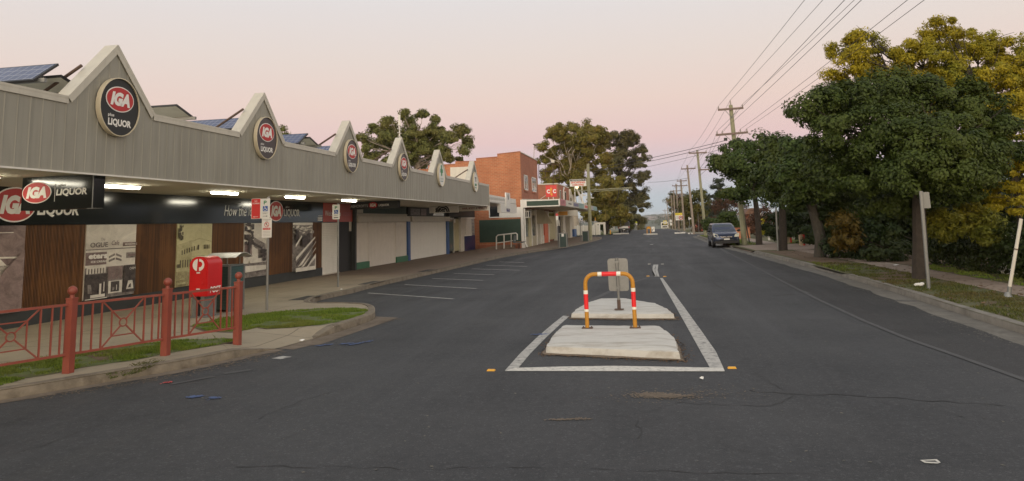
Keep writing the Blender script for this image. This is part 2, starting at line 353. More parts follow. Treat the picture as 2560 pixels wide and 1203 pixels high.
class MB:
    def __init__(s, mat=None):
        s.v = []; s.f = []; s.mi = []; s.mats = []; s.cur = 0
        if mat: s.use(mat)
    def use(s, mat):
        if mat not in s.mats: s.mats.append(mat)
        s.cur = s.mats.index(mat); return s
    def add(s, vs, fs):
        n = len(s.v); s.v += [V3(a) for a in vs]
        for f in fs: s.f.append(tuple(i+n for i in f)); s.mi.append(s.cur)
        return s
    def box(s, a, b):
        x0, x1 = sorted((a[0], b[0])); y0, y1 = sorted((a[1], b[1])); z0, z1 = sorted((a[2], b[2]))
        return s.add([(x0, y0, z0), (x1, y0, z0), (x1, y1, z0), (x0, y1, z0), (x0, y0, z1), (x1, y0, z1), (x1, y1, z1), (x0, y1, z1)],
              [(3, 2, 1, 0), (4, 5, 6, 7), (0, 1, 5, 4), (1, 2, 6, 5), (2, 3, 7, 6), (3, 0, 4, 7)])
    def obox(s, c, ax, ay, az):
        c, ax, ay, az = map(V3, (c, ax, ay, az))
        vs = [c+i*ax+j*ay+k*az for k in (-1, 1) for i, j in ((-1, -1), (1, -1), (1, 1), (-1, 1))]
        return s.add(vs, [(3, 2, 1, 0), (4, 5, 6, 7), (0, 1, 5, 4), (1, 2, 6, 5), (2, 3, 7, 6), (3, 0, 4, 7)])
    def tube(s, pts, r, n=8, caps=True):
        pts = [V3(p) for p in pts]; k = len(pts); rs = r if isinstance(r, (list, tuple)) else [r]*k
        d0 = (pts[1]-pts[0]).normalized(); a = d0.orthogonal().normalized(); vs = []
        for i, p in enumerate(pts):
            d = (pts[min(i+1, k-1)]-pts[max(i-1, 0)]).normalized()
            a = (a-d*a.dot(d)).normalized(); b = d.cross(a)
            vs += [p+(a*math.cos(2*math.pi*j/n)+b*math.sin(2*math.pi*j/n))*rs[i] for j in range(n)]
        fs = [(i*n+j, i*n+(j+1) % n, (i+1)*n+(j+1) % n, (i+1)*n+j) for i in range(k-1) for j in range(n)]
        if caps: fs += [tuple(range(n-1, -1, -1)), tuple((k-1)*n+j for j in range(n))]
        return s.add(vs, fs)
    def cyl(s, p0, p1, r0, r1=None, n=12): return s.tube([p0, p1], [r0, r0 if r1 is None else r1], n)
    def prism(s, poly, vec):
        poly = [V3(p) for p in poly]; vec = V3(vec); n = len(poly)
        nrm = Vector()
        for i in range(n): nrm += poly[i].cross(poly[(i+1) % n])
        if nrm.dot(vec) > 0: poly = poly[::-1]
        fs = [tuple(range(n)), tuple(range(2*n-1, n-1, -1))]+[(i, n+i, n+(i+1) % n, (i+1) % n) for i in range(n)]
        return s.add(poly+[p+vec for p in poly], fs)
    def poly(s, pts): return s.add(pts, [tuple(range(len(pts)))])
    def sphere(s, c, r, n=14, m_=9):
        if not hasattr(r, '__len__'): r = (r, r, r)
        c = V3(c); vs = []; fs = []
        for i in range(m_+1):
            t = math.pi*i/m_
            vs += [c+Vector((r[0]*math.sin(t)*math.cos(2*math.pi*j/n), r[1]*math.sin(t)*math.sin(2*math.pi*j/n), r[2]*math.cos(t))) for j in range(n)]
        for i in range(m_):
            for j in range(n): fs.append((i*n+j, (i+1)*n+j, (i+1)*n+(j+1) % n, i*n+(j+1) % n))
        return s.add(vs, fs)
    def ellipse(s, c, X, Y, rx, ry, t, n=40):
        c, X, Y = V3(c), V3(X), V3(Y); Nn = X.cross(Y)
        return s.prism([c+X*rx*math.cos(2*math.pi*i/n)+Y*ry*math.sin(2*math.pi*i/n) for i in range(n)], Nn*t)
    def plate(s, c, X, Y, w, h, t, r=.0):
        # board with rounded corners; c is the middle of its back face, it thickens along X x Y
        c, X, Y = V3(c), V3(X), V3(Y); pts = []
        if r <= 0: pts = [(-w/2, -h/2), (w/2, -h/2), (w/2, h/2), (-w/2, h/2)]
        else:
            for cx, cy, a0 in ((w/2-r, h/2-r, 0), (-w/2+r, h/2-r, 90), (-w/2+r, -h/2+r, 180), (w/2-r, -h/2+r, 270)):
                pts += [(cx+r*math.cos(R(a0+k*30)), cy+r*math.sin(R(a0+k*30))) for k in range(4)]
        return s.prism([c+X*a+Y*b for a, b in pts], X.cross(Y)*t)
    def text(s, t, c, X, Y, w, h, shear=0., bold=0.):
        c, X, Y = V3(c), V3(X), V3(Y); v, f, asp = text_mesh(t, shear, bold)
        if w is None: w = h*asp
        return s.add([c+X*(a*w)+Y*(b*h) for a, b in v], f)
    def build(s, name, parent=None, smooth=False, label=None, cat=None, group=None, kind=None, loc=None, ang=35):
        me = bpy.data.meshes.new(name)
        o = bpy.data.objects.new(name, me); COL.objects.link(o)
        if parent: org = ORIG[parent.name]; o.parent = parent
        else:
            org = V3(loc) if loc is not None else Vector(); o.location = org
        ORIG[o.name] = org
        me.from_pydata([v-org for v in s.v], [], s.f)
        for mm in s.mats: me.materials.append(MATS[mm])
        me.polygons.foreach_set('material_index', s.mi)
        if smooth:
            me.polygons.foreach_set('use_smooth', [True]*len(s.f)); me.update(); me.set_sharp_from_angle(angle=R(ang))
        me.update(); return tag(o, label, cat, group, kind)
def logo_iga(mb, c, X, Y, w, h, border='white_letter', red='logo_red'):
    c, X, Y = V3(c), V3(X), V3(Y); n = X.cross(Y)
    mb.use(border).ellipse(c, X, Y, w/2, h/2, .006); mb.use(red).ellipse(c+n*.006, X, Y, w/2*.94, h/2*.92, .005)
    mb.use('white_letter').text('IGA', c+n*.014, X, Y, w*.70, h*.54, .22, .065)
def copy_tree(o, loc, label=None, group=None):
    r = o.copy(); COL.objects.link(r); r.location = loc
    if label: r['label'] = label
    if group: r['group'] = group
    def kids(a, b):
        for ch in list(a.children):
            c = ch.copy(); COL.objects.link(c); c.parent = b; kids(ch, c)
    kids(o, r); return r

# ------------------------------------------------------------------ foliage
def quads_object(name, P, mat, parent=None, org=(0, 0, 0), **kw):
    # P: (n,4,3) array of small leaf faces
    n = len(P); me = bpy.data.meshes.new(name); org = np.array(org)
    me.vertices.add(4*n); me.vertices.foreach_set('co', (P.reshape(-1, 3)-org).astype(np.float32).ravel())
    me.loops.add(4*n); me.loops.foreach_set('vertex_index', np.arange(4*n, dtype=np.int32))
    me.polygons.add(n); me.polygons.foreach_set('loop_start', np.arange(0, 4*n, 4, dtype=np.int32))
    try: me.polygons.foreach_set('loop_total', np.full(n, 4, dtype=np.int32))
    except Exception: pass
    me.materials.append(MATS[mat]); me.update(calc_edges=True); me.validate()
    o = bpy.data.objects.new(name, me); COL.objects.link(o)
    if parent: o.parent = parent
    else: o.location = org
    ORIG[o.name] = V3(org); return tag(o, **kw)
def unit(n):
    a = rng.normal(size=(n, 3)); return a/np.linalg.norm(a, axis=1, keepdims=True)
def leaf_quads(pos, nrm, L, Wd, droop=.25):
    n = len(pos); t = np.cross(nrm, unit(n)); t /= np.linalg.norm(t, axis=1, keepdims=True)+1e-9
    t[:, 2] -= droop; t /= np.linalg.norm(t, axis=1, keepdims=True)+1e-9
    b = np.cross(nrm, t); b /= np.linalg.norm(b, axis=1, keepdims=True)+1e-9
    s = rng.uniform(.6, 1.35, (n, 1)); t = t*L*s*.5; b = b*Wd*s*.5
    return np.stack([pos-t, pos+b-t*.1, pos+t, pos-b-t*.1], 1)
def crown_quads(blobs, n, L, Wd, clump=.55, dens=1., core=.12, flat=.75, droop=.25):
    # blobs: (centre, radii); leaves sit on many small clumps spread over each blob's outer shell, some inside
    vol = np.array([(b[1][0]*b[1][1]+b[1][0]*b[1][2]+b[1][1]*b[1][2]) for b in blobs]); share = vol/vol.sum(); out = []
    for (c, r), sh in zip(blobs, share):
        k = max(3, int(dens*1.3*(r[0]*r[1]+r[0]*r[2]+r[1]*r[2])/clump**2)); nl = max(20, int(n*sh))
        d = unit(k); rad = np.where(rng.random((k, 1)) < core, rng.uniform(.2, .7, (k, 1)), rng.uniform(.72, 1.02, (k, 1)))
        cc = np.array(c)+d*rad*np.array(r); cs = clump*rng.uniform(.55, 1.35, (k, 1))
        i = rng.integers(0, k, nl); e = unit(nl); rr = rng.random((nl, 1))**.45
        pos = cc[i]+e*rr*cs[i]*np.array([1, 1, flat])
        nr = e*.8+d[i]*.5+np.array([0, 0, .45])+unit(nl)*.55; nr /= np.linalg.norm(nr, axis=1, keepdims=True)
        out.append(leaf_quads(pos, nr, L, Wd, droop))
    return np.concatenate(out)
def wob(p, q, k, amp, seed):
    rd = random.Random(seed); p, q = V3(p), V3(q); pts = []
    for i in range(k+1):
        t = i/k; o = Vector((rd.uniform(-1, 1), rd.uniform(-1, 1), rd.uniform(-.4, .4)))*amp*math.sin(math.pi*t)
        pts.append(p.lerp(q, t)+o)
    return pts
def tree(name, label, cat, base, trunk, r0, blobs, n, L, Wd, leaf, bark, clump=.55, dens=1., core=.12, limbs=True, twig=0, group=None, lr=.4, flat=.75, droop=.25, limbn=99):
    # trunk: polyline from the ground up; limbs run from its upper part to the blobs
    t = thing(name, label, cat, base, group); b = V3(base); tk = [V3(p) for p in trunk]
    mb = MB(bark); k = len(tk)
    mb.tube([tk[0]-Z_*.1]+tk, [r0*1.22]+[r0*(1.08-.36*i/max(1, k-1)) for i in range(k)], 10)
    sd = hash(name+label) % 1000 if False else len(label)*7+int(abs(b.x)*10)
    if limbs:
        for j, (c, r) in enumerate(blobs[:limbn]):
            c = V3(c); st = tk[-1] if j % 2 else tk[-2].lerp(tk[-1], .5); en = c+Vector((0, 0, r[2]*.2))
            pts = wob(st, en, 5, .22*(en-st).length*.5, sd+j)
            mb.tube(pts, [r0*lr*(1-.8*i/5) for i in range(6)], 6)
            rd = random.Random(sd+j*3)
            for q in range(3+twig):
                s0 = pts[rd.randint(2, 5)]; d = Vector((rd.uniform(-1, 1)*r[0], rd.uniform(-1, 1)*r[1], rd.uniform(-.3, 1)*r[2]))
                mb.tube(wob(s0, c+d*rd.uniform(.7, 1.05), 4, .15*d.length*.5, sd+j*17+q), [r0*lr*.35*(1-.8*i/4) for i in range(5)], 5)
    mb.build('trunk', t, smooth=True)
    P = crown_quads(blobs, n, L, Wd, clump, dens, core, flat, droop)
    quads_object('crown', P, leaf, t, base); return t
def bpx(u, v, y, ru, rv, dep=None):
    # crown blob measured in the photograph at the tree's own distance
    c = AY(u, v, y); s = (c-V3(CC)).length/FPX*.97
    return (c, (ru*s, (dep if dep else (ru+rv)*.5*s), rv*s))
def shrub(name, label, cat, base, blobs, n, L, Wd, leaf, clump=.35, group=None, core=.2, stems=4):
    t = thing(name, label, cat, base, group); mb = MB('bark_brown'); b = V3(base)
    for j in range(stems):
        c = V3(blobs[j % len(blobs)][0])+Vector((random.uniform(-.3, .3), random.uniform(-.3, .3), 0))
        mb.tube(wob(b+Vector((random.uniform(-.15, .15), random.uniform(-.15, .15), -.05)), c, 4, .1, j), [.04, .035, .03, .02, .01], 6)
    mb.build('stem', t, smooth=True)
    quads_object('foliage', crown_quads(blobs, n, L, Wd, clump, 1.2, core), leaf, t, base); return t
def blades(poly_tri, n, h, w, mat, name, z=.14, lean=.5):
    # grass blades scattered over triangles (list of 3 points each)
    A = np.array([[list(p) for p in t] for t in poly_tri]); ar = np.linalg.norm(np.cross(A[:, 1]-A[:, 0], A[:, 2]-A[:, 0]), axis=1); i = rng.choice(len(A), n, p=ar/ar.sum())
    a, b = rng.random((n, 1)), rng.random((n, 1)); fl = (a+b) > 1; a = np.where(fl, 1-a, a); b = np.where(fl, 1-b, b)
    p = A[i, 0]+(A[i, 1]-A[i, 0])*a+(A[i, 2]-A[i, 0])*b
    # patchy: thin out by a cheap wave pattern
    k = np.sin(p[:, 0]*3.1+np.sin(p[:, 1]*2.3)*1.7)*np.sin(p[:, 1]*2.7+p[:, 0]*1.1)
    k = k+.5*np.sin(p[:, 0]*7.7+p[:, 1]*5.1)*np.sin(p[:, 1]*8.3-p[:, 0]*4.7); keep = k+rng.normal(0, .3, n) > -.22; p = p[keep]; k = k[keep]; n = len(p)
    th = rng.random(n)*6.283; d = np.stack([np.cos(th), np.sin(th), np.zeros(n)], 1); hh = h*rng.uniform(.35, 1.3, (n, 1))*(.75+.45*np.clip(k, -1, 1))[:, None]
    tip = p+d*hh*lean*rng.uniform(.2, 1.6, (n, 1))+np.array([0, 0, 1])*hh; th2 = rng.random(n)*6.283
    s = np.stack([np.cos(th2), np.sin(th2), np.zeros(n)], 1)*w*.5; mid = p*.45+tip*.55+np.array([0, 0, 1])*hh*.12
    return quads_object(name, np.stack([p-s, p+s, mid+s*.8, tip], 1), mat, None, (0, 0, 0), kind='stuff')
def flakes(px, n, size, mat, name, sx=.5, sy=.5, z=.007):
    # a broken patch: many small flakes scattered round the middle of a measured outline
    P = [G(*p) for p in px]; pts = []
    for i in range(n):
        j = random.randrange(len(P)-1); q = P[j].lerp(P[j+1], random.random()); pts.append((q.x+random.gauss(0, sx), q.y+random.gauss(0, sy), z))
    return quads_object(name, leaf_quads(np.array(pts), unit(n)*.12+np.array([0, 0, 1]), size, size*.6, 0), mat, None, kind='stuff')
def fan(pts): return [(pts[0], pts[i], pts[i+1]) for i in range(1, len(pts)-1)]

# ------------------------------------------------------------------ setting: terrain, road, paths
def tz(x, y):
    if y <= 140: z = 0.
    elif y <= 520: z = -1.25e-4*(y-140)**2
    else:
        z = -18.05-.012*(min(y, 1100)-520)
        z += 23*max(0., min(1., (y-1050)/900))**1.6*(1+.18*math.sin(x*.004+1))+.5*math.sin(x*.011+y*.003)
        z -= 9*max(0., min(1., (y-1950)/500))
        z += 27*max(0., min(1., (y-2500)/1900))**1.5*(1+.10*math.sin(x*.0021+.6)+.05*math.sin(x*.007))
    return z
ys = [-80, 0, 60, 110, 140, 160, 185, 215, 250, 300, 360, 430, 520, 650, 800, 950]+list(range(1100, 5001, 100))+[6000]
xs = [-5000, -3000, -1800, -1000, -600, -350, -200, -110, -60, -30, 0, 30, 60, 110, 200, 350, 600, 1000, 1800, 3000, 5000]
xs = sorted(set(xs+list(range(-560, 361, 40))))
def terrain(name, rows, mat):
    mb = MB(mat); n = len(xs)
    mb.add([(x, y, tz(x, y)-.06) for y in rows for x in xs], [(j*n+i, j*n+i+1, (j+1)*n+i+1, (j+1)*n+i) for j in range(len(rows)-1) for i in range(n-1)])
    return mb.build(name, smooth=True, kind='structure', ang=180)
i1 = ys.index(1100); i2 = ys.index(2500)
terrain('ground', ys[:i1+1], 'plain'); terrain('scrub_hills', ys[i1:i2+1], 'hill_scrub'); terrain('far_hills', ys[i2:], 'hill_pasture')
# far-off woodland along the ridges: reads as one mass
pts = []
for q in range(900):
    y = random.choice([random.uniform(1300, 1950), random.uniform(4100, 4600), random.uniform(2600, 4300)]); x = random.uniform(-560, 360)
    pts.append((x, y, tz(x, y)+3))
P = []
for p in pts: P.append(crown_quads([(p, (14 if p[1] > 2500 else 7, 6, 4.5 if p[1] > 2500 else 4))], 30, 4., 3., 2.5))
quads_object('distant_wood', np.concatenate(P), 'hill_scrub', kind='stuff')

mb = MB('asphalt')
mb.poly([(-80, -60, 0), (60, -60, 0), (60, 140, 0), (-80, 140, 0)])
yy = [140, 160, 185, 215, 250, 300, 360, 430, 520]
mb.add([(x-(y-140)*.016, y, tz(0, y)) for y in yy for x in (-6., 4.)], [(2*i, 2*i+1, 2*i+3, 2*i+2) for i in range(len(yy)-1)])
mb.build('road', kind='structure')
KZ = .14
def kerb(pts, mat, w=.16, heights=None, side=1, gutter=None, gw=.42, gmat='gutter_soil'):
    pts = [V3((p[0], p[1], 0)) for p in pts]; n = len(pts); mb = MB(mat); vs = []; gs = []
    for i, p in enumerate(pts):
        d = (pts[min(i+1, n-1)]-pts[max(i-1, 0)]).normalized(); q = Vector((-d.y, d.x, 0))*side
        h = heights[i] if heights else KZ+.008
        vs += [p-q*.01-Z_*.02, p+Z_*h*.82, p+q*.03+Z_*h*.97, p+q*.06+Z_*h, p+q*w+Z_*h, p+q*w-Z_*.02]
        gs += [p-q*gw*(.85+.3*random.random())+Z_*.004, p+q*.02+Z_*.008]
    mb.add(vs, [(i*6+j, i*6+j+1, (i+1)*6+j+1, (i+1)*6+j) if side > 0 else (i*6+j+1, i*6+j, (i+1)*6+j, (i+1)*6+j+1) for i in range(n-1) for j in range(5)]+[tuple(range(6)), tuple(range((n-1)*6+5, (n-1)*6-1, -1))])
    mb.build('kerb', smooth=True, kind='structure', ang=50)
    if gutter:
        g = MB(gmat); g.add(gs, [(2*i, 2*i+1, 2*i+3, 2*i+2) for i in range(n-1)]); g.build('gutter', kind='structure')
def dense(pts, step=.6):
    o = []
    for a, b in zip(pts, pts[1:]):
        a, b = V3((a[0], a[1], 0)), V3((b[0], b[1], 0)); k = max(1, int((b-a).length/step))
        o += [a.lerp(b, i/k) for i in range(k)]
    return o+[V3((pts[-1][0], pts[-1][1], 0))]
def smoothpts(pts, it=2):
    for _ in range(it):
        o = [pts[0]]
        for a, b in zip(pts, pts[1:]): o += [V3(a).lerp(V3(b), .25), V3(a).lerp(V3(b), .75)]
        pts = o+[pts[-1]]
    return pts
xy = lambda p: (p[0], p[1], 0)
corner = smoothpts([(-30, 5.0, 0), (-16, 5.2, 0), (-12, 6.1, 0), (-9.9, 7.5, 0)]+[xy(G(*p)) for p in ((0, 1003), (200, 968), (330, 946), (450, 925), (570, 900), (640, 884), (688, 874))])
ramp_lo = [xy(G(*p)) for p in ((690, 872), (740, 860), (786, 848))]
nose = smoothpts([xy(G(*p)) for p in ((786, 848), (850, 829), (905, 810.5), (929, 801.5), (936, 796), (938, 789), (936, 781), (928, 776), (915, 772.5))]+[xy(G(890, 771)), xy(G(860, 770)), xy(G(800, 770))], 1)
bay = smoothpts([xy(G(800, 770)), xy(G(775, 768)), xy(G(772, 762)), xy(G(800, 751)), xy(G(845, 741)), xy(G(880, 734)), xy(G(910, 725)), xy(G(950, 715)), xy(G(1100, 681)), (-9.6, 44, 0), (-9.45, 49, 0), (-8.9, 54, 0), (-7.75, 59.5, 0), (-7.0, 66, 0), (-6.35, 75, 0), (-5.95, 88, 0), (-6.1, 94, 0), (-7.2, 97.5, 0), (-10, 99, 0), (-40, 100, 0)], 2)
hs = [KZ+.008]*len(corner); 
for i in range(len(corner)):
    d = (V3(corner[i])-V3(corner[-1])).length
    hs[i] = (KZ+.01)*min(1, .12+d/1.0)
kerb(corner, 'kerb_concrete', heights=hs, side=1, gutter=True, gw=.22)
hs = [(KZ+.02)*min(1, .12+(V3(p)-V3(nose[0])).length/.9) for p in nose]
kerb(nose, 'kerb_concrete', heights=hs, side=1)
MB('gutter_soil').poly([G(*p)+Z_*.0045 for p in ((740, 868), (800, 862), (870, 838), (935, 816), (994, 795), (960, 793), (940, 792), (925, 803), (860, 826), (786, 848), (750, 858))]).build('gutter', kind='structure')
kerb(bay, 'kerb_concrete', side=1)
mb = MB('gutter_soil'); rl = [V3(p) for p in ramp_lo]
mb.add([p+Vector((.4, -.12, .004)) for p in rl]+[p+Vector((-.05, .02, .006)) for p in rl], [(0, 1, 4, 3), (1, 2, 5, 4)]); mb.build('gutter', kind='structure')
# two-tone footpath: pale by the supermarket, browner past the second sign
mt, nt, b = base_mat('footpath'); p = pos_coord(nt); s = N(nt, 'ShaderNodeSeparateXYZ'); nt.links.new(p, s.inputs[0])
a1 = N(nt, 'ShaderNodeMath', operation='MULTIPLY_ADD'); a1.inputs[1].default_value = 7.; nt.links.new(noise(nt, p, .35, 4), a1.inputs[0]); nt.links.new(s.outputs[1], a1.inputs[2])
n1 = noise(nt, p, 1.6, 6); c1 = mixc(nt, n1, (.25, .21, .145), (.39, .335, .245)); c2 = mixc(nt, n1, (.14, .10, .072), (.25, .185, .135))
c = mixc(nt, remap(nt, a1.outputs[0], 27, 36), c1, c2); c = mixc(nt, remap(nt, noise(nt, p, .8, 6, .7), .5, .72, 0, .6), c, (.14, .115, .08))
jt = N(nt, 'ShaderNodeTexBrick'); jt.offset = 0; jt.inputs['Scale'].default_value = 1; jt.inputs['Brick Width'].default_value = 2.4; jt.inputs['Row Height'].default_value = 1.6; jt.inputs['Mortar Size'].default_value = .012
jt.inputs['Color1'].default_value = jt.inputs['Color2'].default_value = (1, 1, 1, 1); jt.inputs['Mortar'].default_value = (.45, .42, .38, 1); nt.links.new(p, jt.inputs['Vector'])
c = mixc(nt, 1., c, jt.outputs[0], 'MULTIPLY'); nt.links.new(c, b.inputs['Base Color']); b.inputs['Roughness'].default_value = .85
bumpit(nt, b, noise(nt, p, 30, 4), .25); MATS['footpath'] = mt
ki = next(i for i in range(len(corner)) if (V3(corner[i])-V3(corner[-1])).length < 1.05); kj = max(i for i in range(len(nose)//2) if (V3(nose[i])-V3(nose[0])).length < .95)
notch = [V3(corner[-1])+Vector((-1.15, .05, 0)), V3(nose[0])+Vector((-1.2, .25, 0))]
up = lambda q, z=KZ: V3((q[0], q[1], z))
inner = [up(q) for q in corner[:ki+1]]+[up(q) for q in notch]+[up(q) for q in nose[kj:-1]]+[up(q) for q in bay]+[V3((-60, 100, KZ)), V3((-60, 5, KZ))]
MB('footpath').poly(inner).build('footpath', kind='structure')
hc = lambda p, e, L: KZ*min(1, .06+(V3(p)-V3(e)).length/L)
outer = [up(q, hc(q, corner[-1], 1.0)) for q in corner[ki:]]+[up(q, .012) for q in rl[1:-1]]+[up(q, hc(q, nose[0], .9)) for q in nose[:kj+1]]
inn = [up(corner[ki]), up(notch[0]), up(notch[1]), up(nose[kj])]
def resample(pts, n):
    L = [0]
    for p, q in zip(pts, pts[1:]): L.append(L[-1]+(q-p).length)
    o = []
    for i in range(n):
        t = L[-1]*i/(n-1); j = max(k for k in range(len(pts)-1) if L[k] <= t+1e-9); o.append(pts[j].lerp(pts[j+1], min(1, (t-L[j])/max(1e-6, L[j+1]-L[j]))))
    return o
NR = 26; oo = resample(outer, NR); ii = resample(inn, NR); mb = MB('footpath'); vs = []
for p, q in zip(oo, ii):
    for k in range(5): t_ = k/4; w_ = p.lerp(q, t_); w_.z = p.z+(q.z-p.z)*t_+.003; vs.append(w_)
mb.add(vs, [(i*5+j, i*5+j+1, (i+1)*5+j+1, (i+1)*5+j) for i in range(NR-1) for j in range(4)]); mb.build('kerb_ramp', smooth=True, kind='structure', ang=80)
# stormwater inlet in the nose kerb
a, b2 = G(858, 822), G(898, 806); d = (b2-a).normalized(); q = Vector((-d.y, d.x, 0))
mb = MB('dark_inside').obox((a+b2)/2+q*.02+Z_*.06, d*(b2-a).length*.5, q*.036, Z_*.04); mb.build('storm_drain', label='dark stormwater inlet slot in the kerb beside the grass nose', cat='drain', loc=a)
# grass strips on the left corner
g1 = [G(*p, KZ+.006) for p in ((-260, 1035), (-60, 962), (100, 940), (210, 918), (330, 900), (440, 880), (545, 862), (588, 852), (560, 846), (470, 850), (330, 862), (200, 884), (60, 905), (-60, 925), (-280, 960))]
g2 = [G(*p, KZ+.006) for p in ((480, 815), (560, 795), (640, 786), (720, 778), (800, 772), (905, 771), (922, 776), (905, 790), (860, 803), (800, 812), (730, 819), (665, 822), (640, 816), (600, 830), (520, 828))]
def rough(pts, amp, step=.22):
    o = []
    for p, q in zip(pts, pts[1:]+pts[:1]):
        k = max(1, int((q-p).length/step)); o += [p.lerp(q, i/k)+Vector((random.uniform(-amp, amp), random.uniform(-amp, amp), 0)) for i in range(k)]
    return o
for g_ in (g1, g2):
    MB('soil').poly([p-Z_*.002 for p in rough([p+(p-sum(g_, Vector())/len(g_)).normalized()*(.07 if abs(p.x+8.5) < 4 else .0)*(-.4 if p.y < 12.2 or p.x > -7.6 else 1.) for p in g_], .03)]).build('bare_soil', kind='structure')
    MB('turf').poly(rough(g_, .05)).build('grass_strip', kind='structure')
MB('soil').poly([G(*p, KZ+.010) for p in ((210, 888), (300, 872), (370, 870), (340, 890), (250, 902))]).build('bare_soil', kind='structure')
def cen_fan(pts):
    c = sum((V3(p) for p in pts), Vector())/len(pts); return [(c, pts[i], pts[(i+1) % len(pts)]) for i in range(len(pts))]
blades(cen_fan(g1), 42000, .05, .013, 'grass_blade', 'grass')
blades(cen_fan(g2), 36000, .045, .015, 'grass_blade', 'grass')
wd = [G(*p, KZ) for p in ((255, 928), (330, 910), (395, 893), (405, 903), (345, 930), (275, 945))]
blades(cen_fan([(p[0], p[1], .12) for p in wd]), 1300, .04, .012, 'grass_dry', 'weeds', lean=1.6)
blades(cen_fan([G(*p, KZ) for p in ((480, 852), (520, 846), (560, 850), (520, 858))]), 160, .34, .012, 'grass_dry', 'weeds', lean=.7)
# right-hand verge
kr = dense([(30, -1.5, 0), (12, -.5, 0), (7.6, 2.6, 0), (6.25, 6.5, 0), (5.95, 11, 0), (5.98, 16, 0), (6.12, 22, 0), (6.07, 28.8, 0), (5.9, 36, 0), (5.62, 43, 0), (5.3, 51, 0), (5.0, 59, 0), (4.85, 75, 0), (4.75, 88, 0), (5.2, 91.5, 0), (7, 93, 0), (30, 94, 0)], 1.5)
kr = smoothpts(kr, 1)
hk = []
for p in kr:
    y = p[1]; h = KZ+.01
    if 45.5 < y < 54 and p[0] < 9: h = .03
    if 27.5 < y < 31.5 and p[0] < 9: h = .07
    hk.append(h*random.uniform(.93, 1.05))
kerb(kr, 'kerb_grey', side=-1, heights=hk, gutter=True, gw=.5, gmat='gutter_grey')
MB('turf_dry').poly([V3((p[0], p[1], KZ-.005)) for p in kr]+[V3((80, 94, KZ-.005)), V3((80, -1.5, KZ-.005))]).build('verge', kind='structure')
MB('concrete_path_brown').poly([(8.0, 3, KZ+.004), (9.1, 3, KZ+.004), (8.95, 30, KZ+.004), (8.6, 46, KZ+.004), (8.3, 92, KZ+.004), (7.2, 92, KZ+.004), (7.6, 46, KZ+.004), (7.95, 30, KZ+.004)]).build('footpath', kind='structure')
MB('concrete_path_brown').poly([(5.45, 46.2, .035), (5.75, 46.2, KZ), (7.5, 45.5, KZ+.009), (15, 46, KZ+.009), (15, 55, KZ+.009), (7.5, 54.6, KZ+.009), (5.6, 53.8, KZ), (5.3, 53.8, .035)]).build('driveway', kind='structure')
MB('soil').poly([(6.3, 33, KZ+.003), (7.6, 31, KZ+.003), (7.7, 44, KZ+.003), (6.1, 45, KZ+.003)]).build('bare_soil', kind='structure')
MB('soil').poly([(6.9, 23.2, KZ+.003), (7.95, 24.2, KZ+.003), (7.9, 27.5, KZ+.003), (6.5, 26.5, KZ+.003), (6.35, 24.5, KZ+.003)]).build('bare_soil', kind='structure')
MB('soil').poly([(9.1, 27, KZ+.003), (13, 27, KZ+.003), (13, 45, KZ+.003), (8.8, 45, KZ+.003)]).build('bare_soil', kind='structure')
blades([((6.2, 8, KZ), (7.9, 8, KZ), (6.2, 33, KZ)), ((7.9, 8, KZ), (7.9, 32, KZ), (6.2, 33, KZ))], 24000, .05, .024, 'grass_dry', 'grass')
blades([((9.05, 8, KZ), (10.5, 8, KZ), (9.0, 30, KZ)), ((10.5, 8, KZ), (10.5, 30, KZ), (9.0, 30, KZ))], 16000, .06, .026, 'grass_blade', 'grass')
blades([((6.15, 28, KZ), (7.6, 28.5, KZ), (6.15, 34, KZ)), ((5.3, 55, KZ), (7.3, 55, KZ), (5.1, 88, KZ)), ((7.3, 55, KZ), (7.2, 88, KZ), (5.1, 88, KZ)), ((8.7, 55, KZ), (12, 55, KZ), (10, 70, KZ))], 14000, .06, .035, 'grass_blade', 'grass')
# fallen leaves on the verge
lp = np.stack([rng.uniform(6.3, 12.5, 1500), rng.uniform(16, 46, 1500), np.full(1500, KZ+.015)], 1)
quads_object('fallen_leaves', leaf_quads(lp, unit(1500)*.25+np.array([0, 0, 1]), .11, .06, 0), 'fallen_leaf', kind='stuff')
# beyond the cross streets
MB('turf').poly([(-60, 112, .08), (-7.5, 112, .08), (-6.2, 114, .08), (-6.0, 139, .08), (-60, 139, .08)]).build('verge', kind='structure')
MB('turf_dry').poly([(60, 102, .08), (5.4, 102, .08), (4.6, 104, .08), (4.0, 139, .08), (60, 139, .08)]).build('verge', kind='structure')
kerb(dense([(40, 102, 0), (5.4, 102, 0), (4.6, 104, 0), (4.0, 139, 0)], 4), 'kerb_grey', side=-1, heights=None)
# dark resealed strip beside the right-hand kerb
edge = [xy(G(*p)) for p in ((2700, 990), (2560, 950), (2400, 893), (2270, 848), (2160, 803), (2050, 752), (1960, 706), (1880, 663), (1830, 637), (1790, 614))]
MB('asphalt_dark').poly([V3(p)+Z_*.003 for p in edge]+[V3((4.3, 75, .003)), V3((4.75, 75, .003)), V3((4.9, 59, .003)), V3((5.2, 51, .003)), V3((5.55, 42.5, .003)), V3((6.0, 28.8, .003)), V3((6.05, 22, .003)), V3((5.9, 14, .003)), V3((5.9, 11, .003))]).build('road_patch', kind='structure')

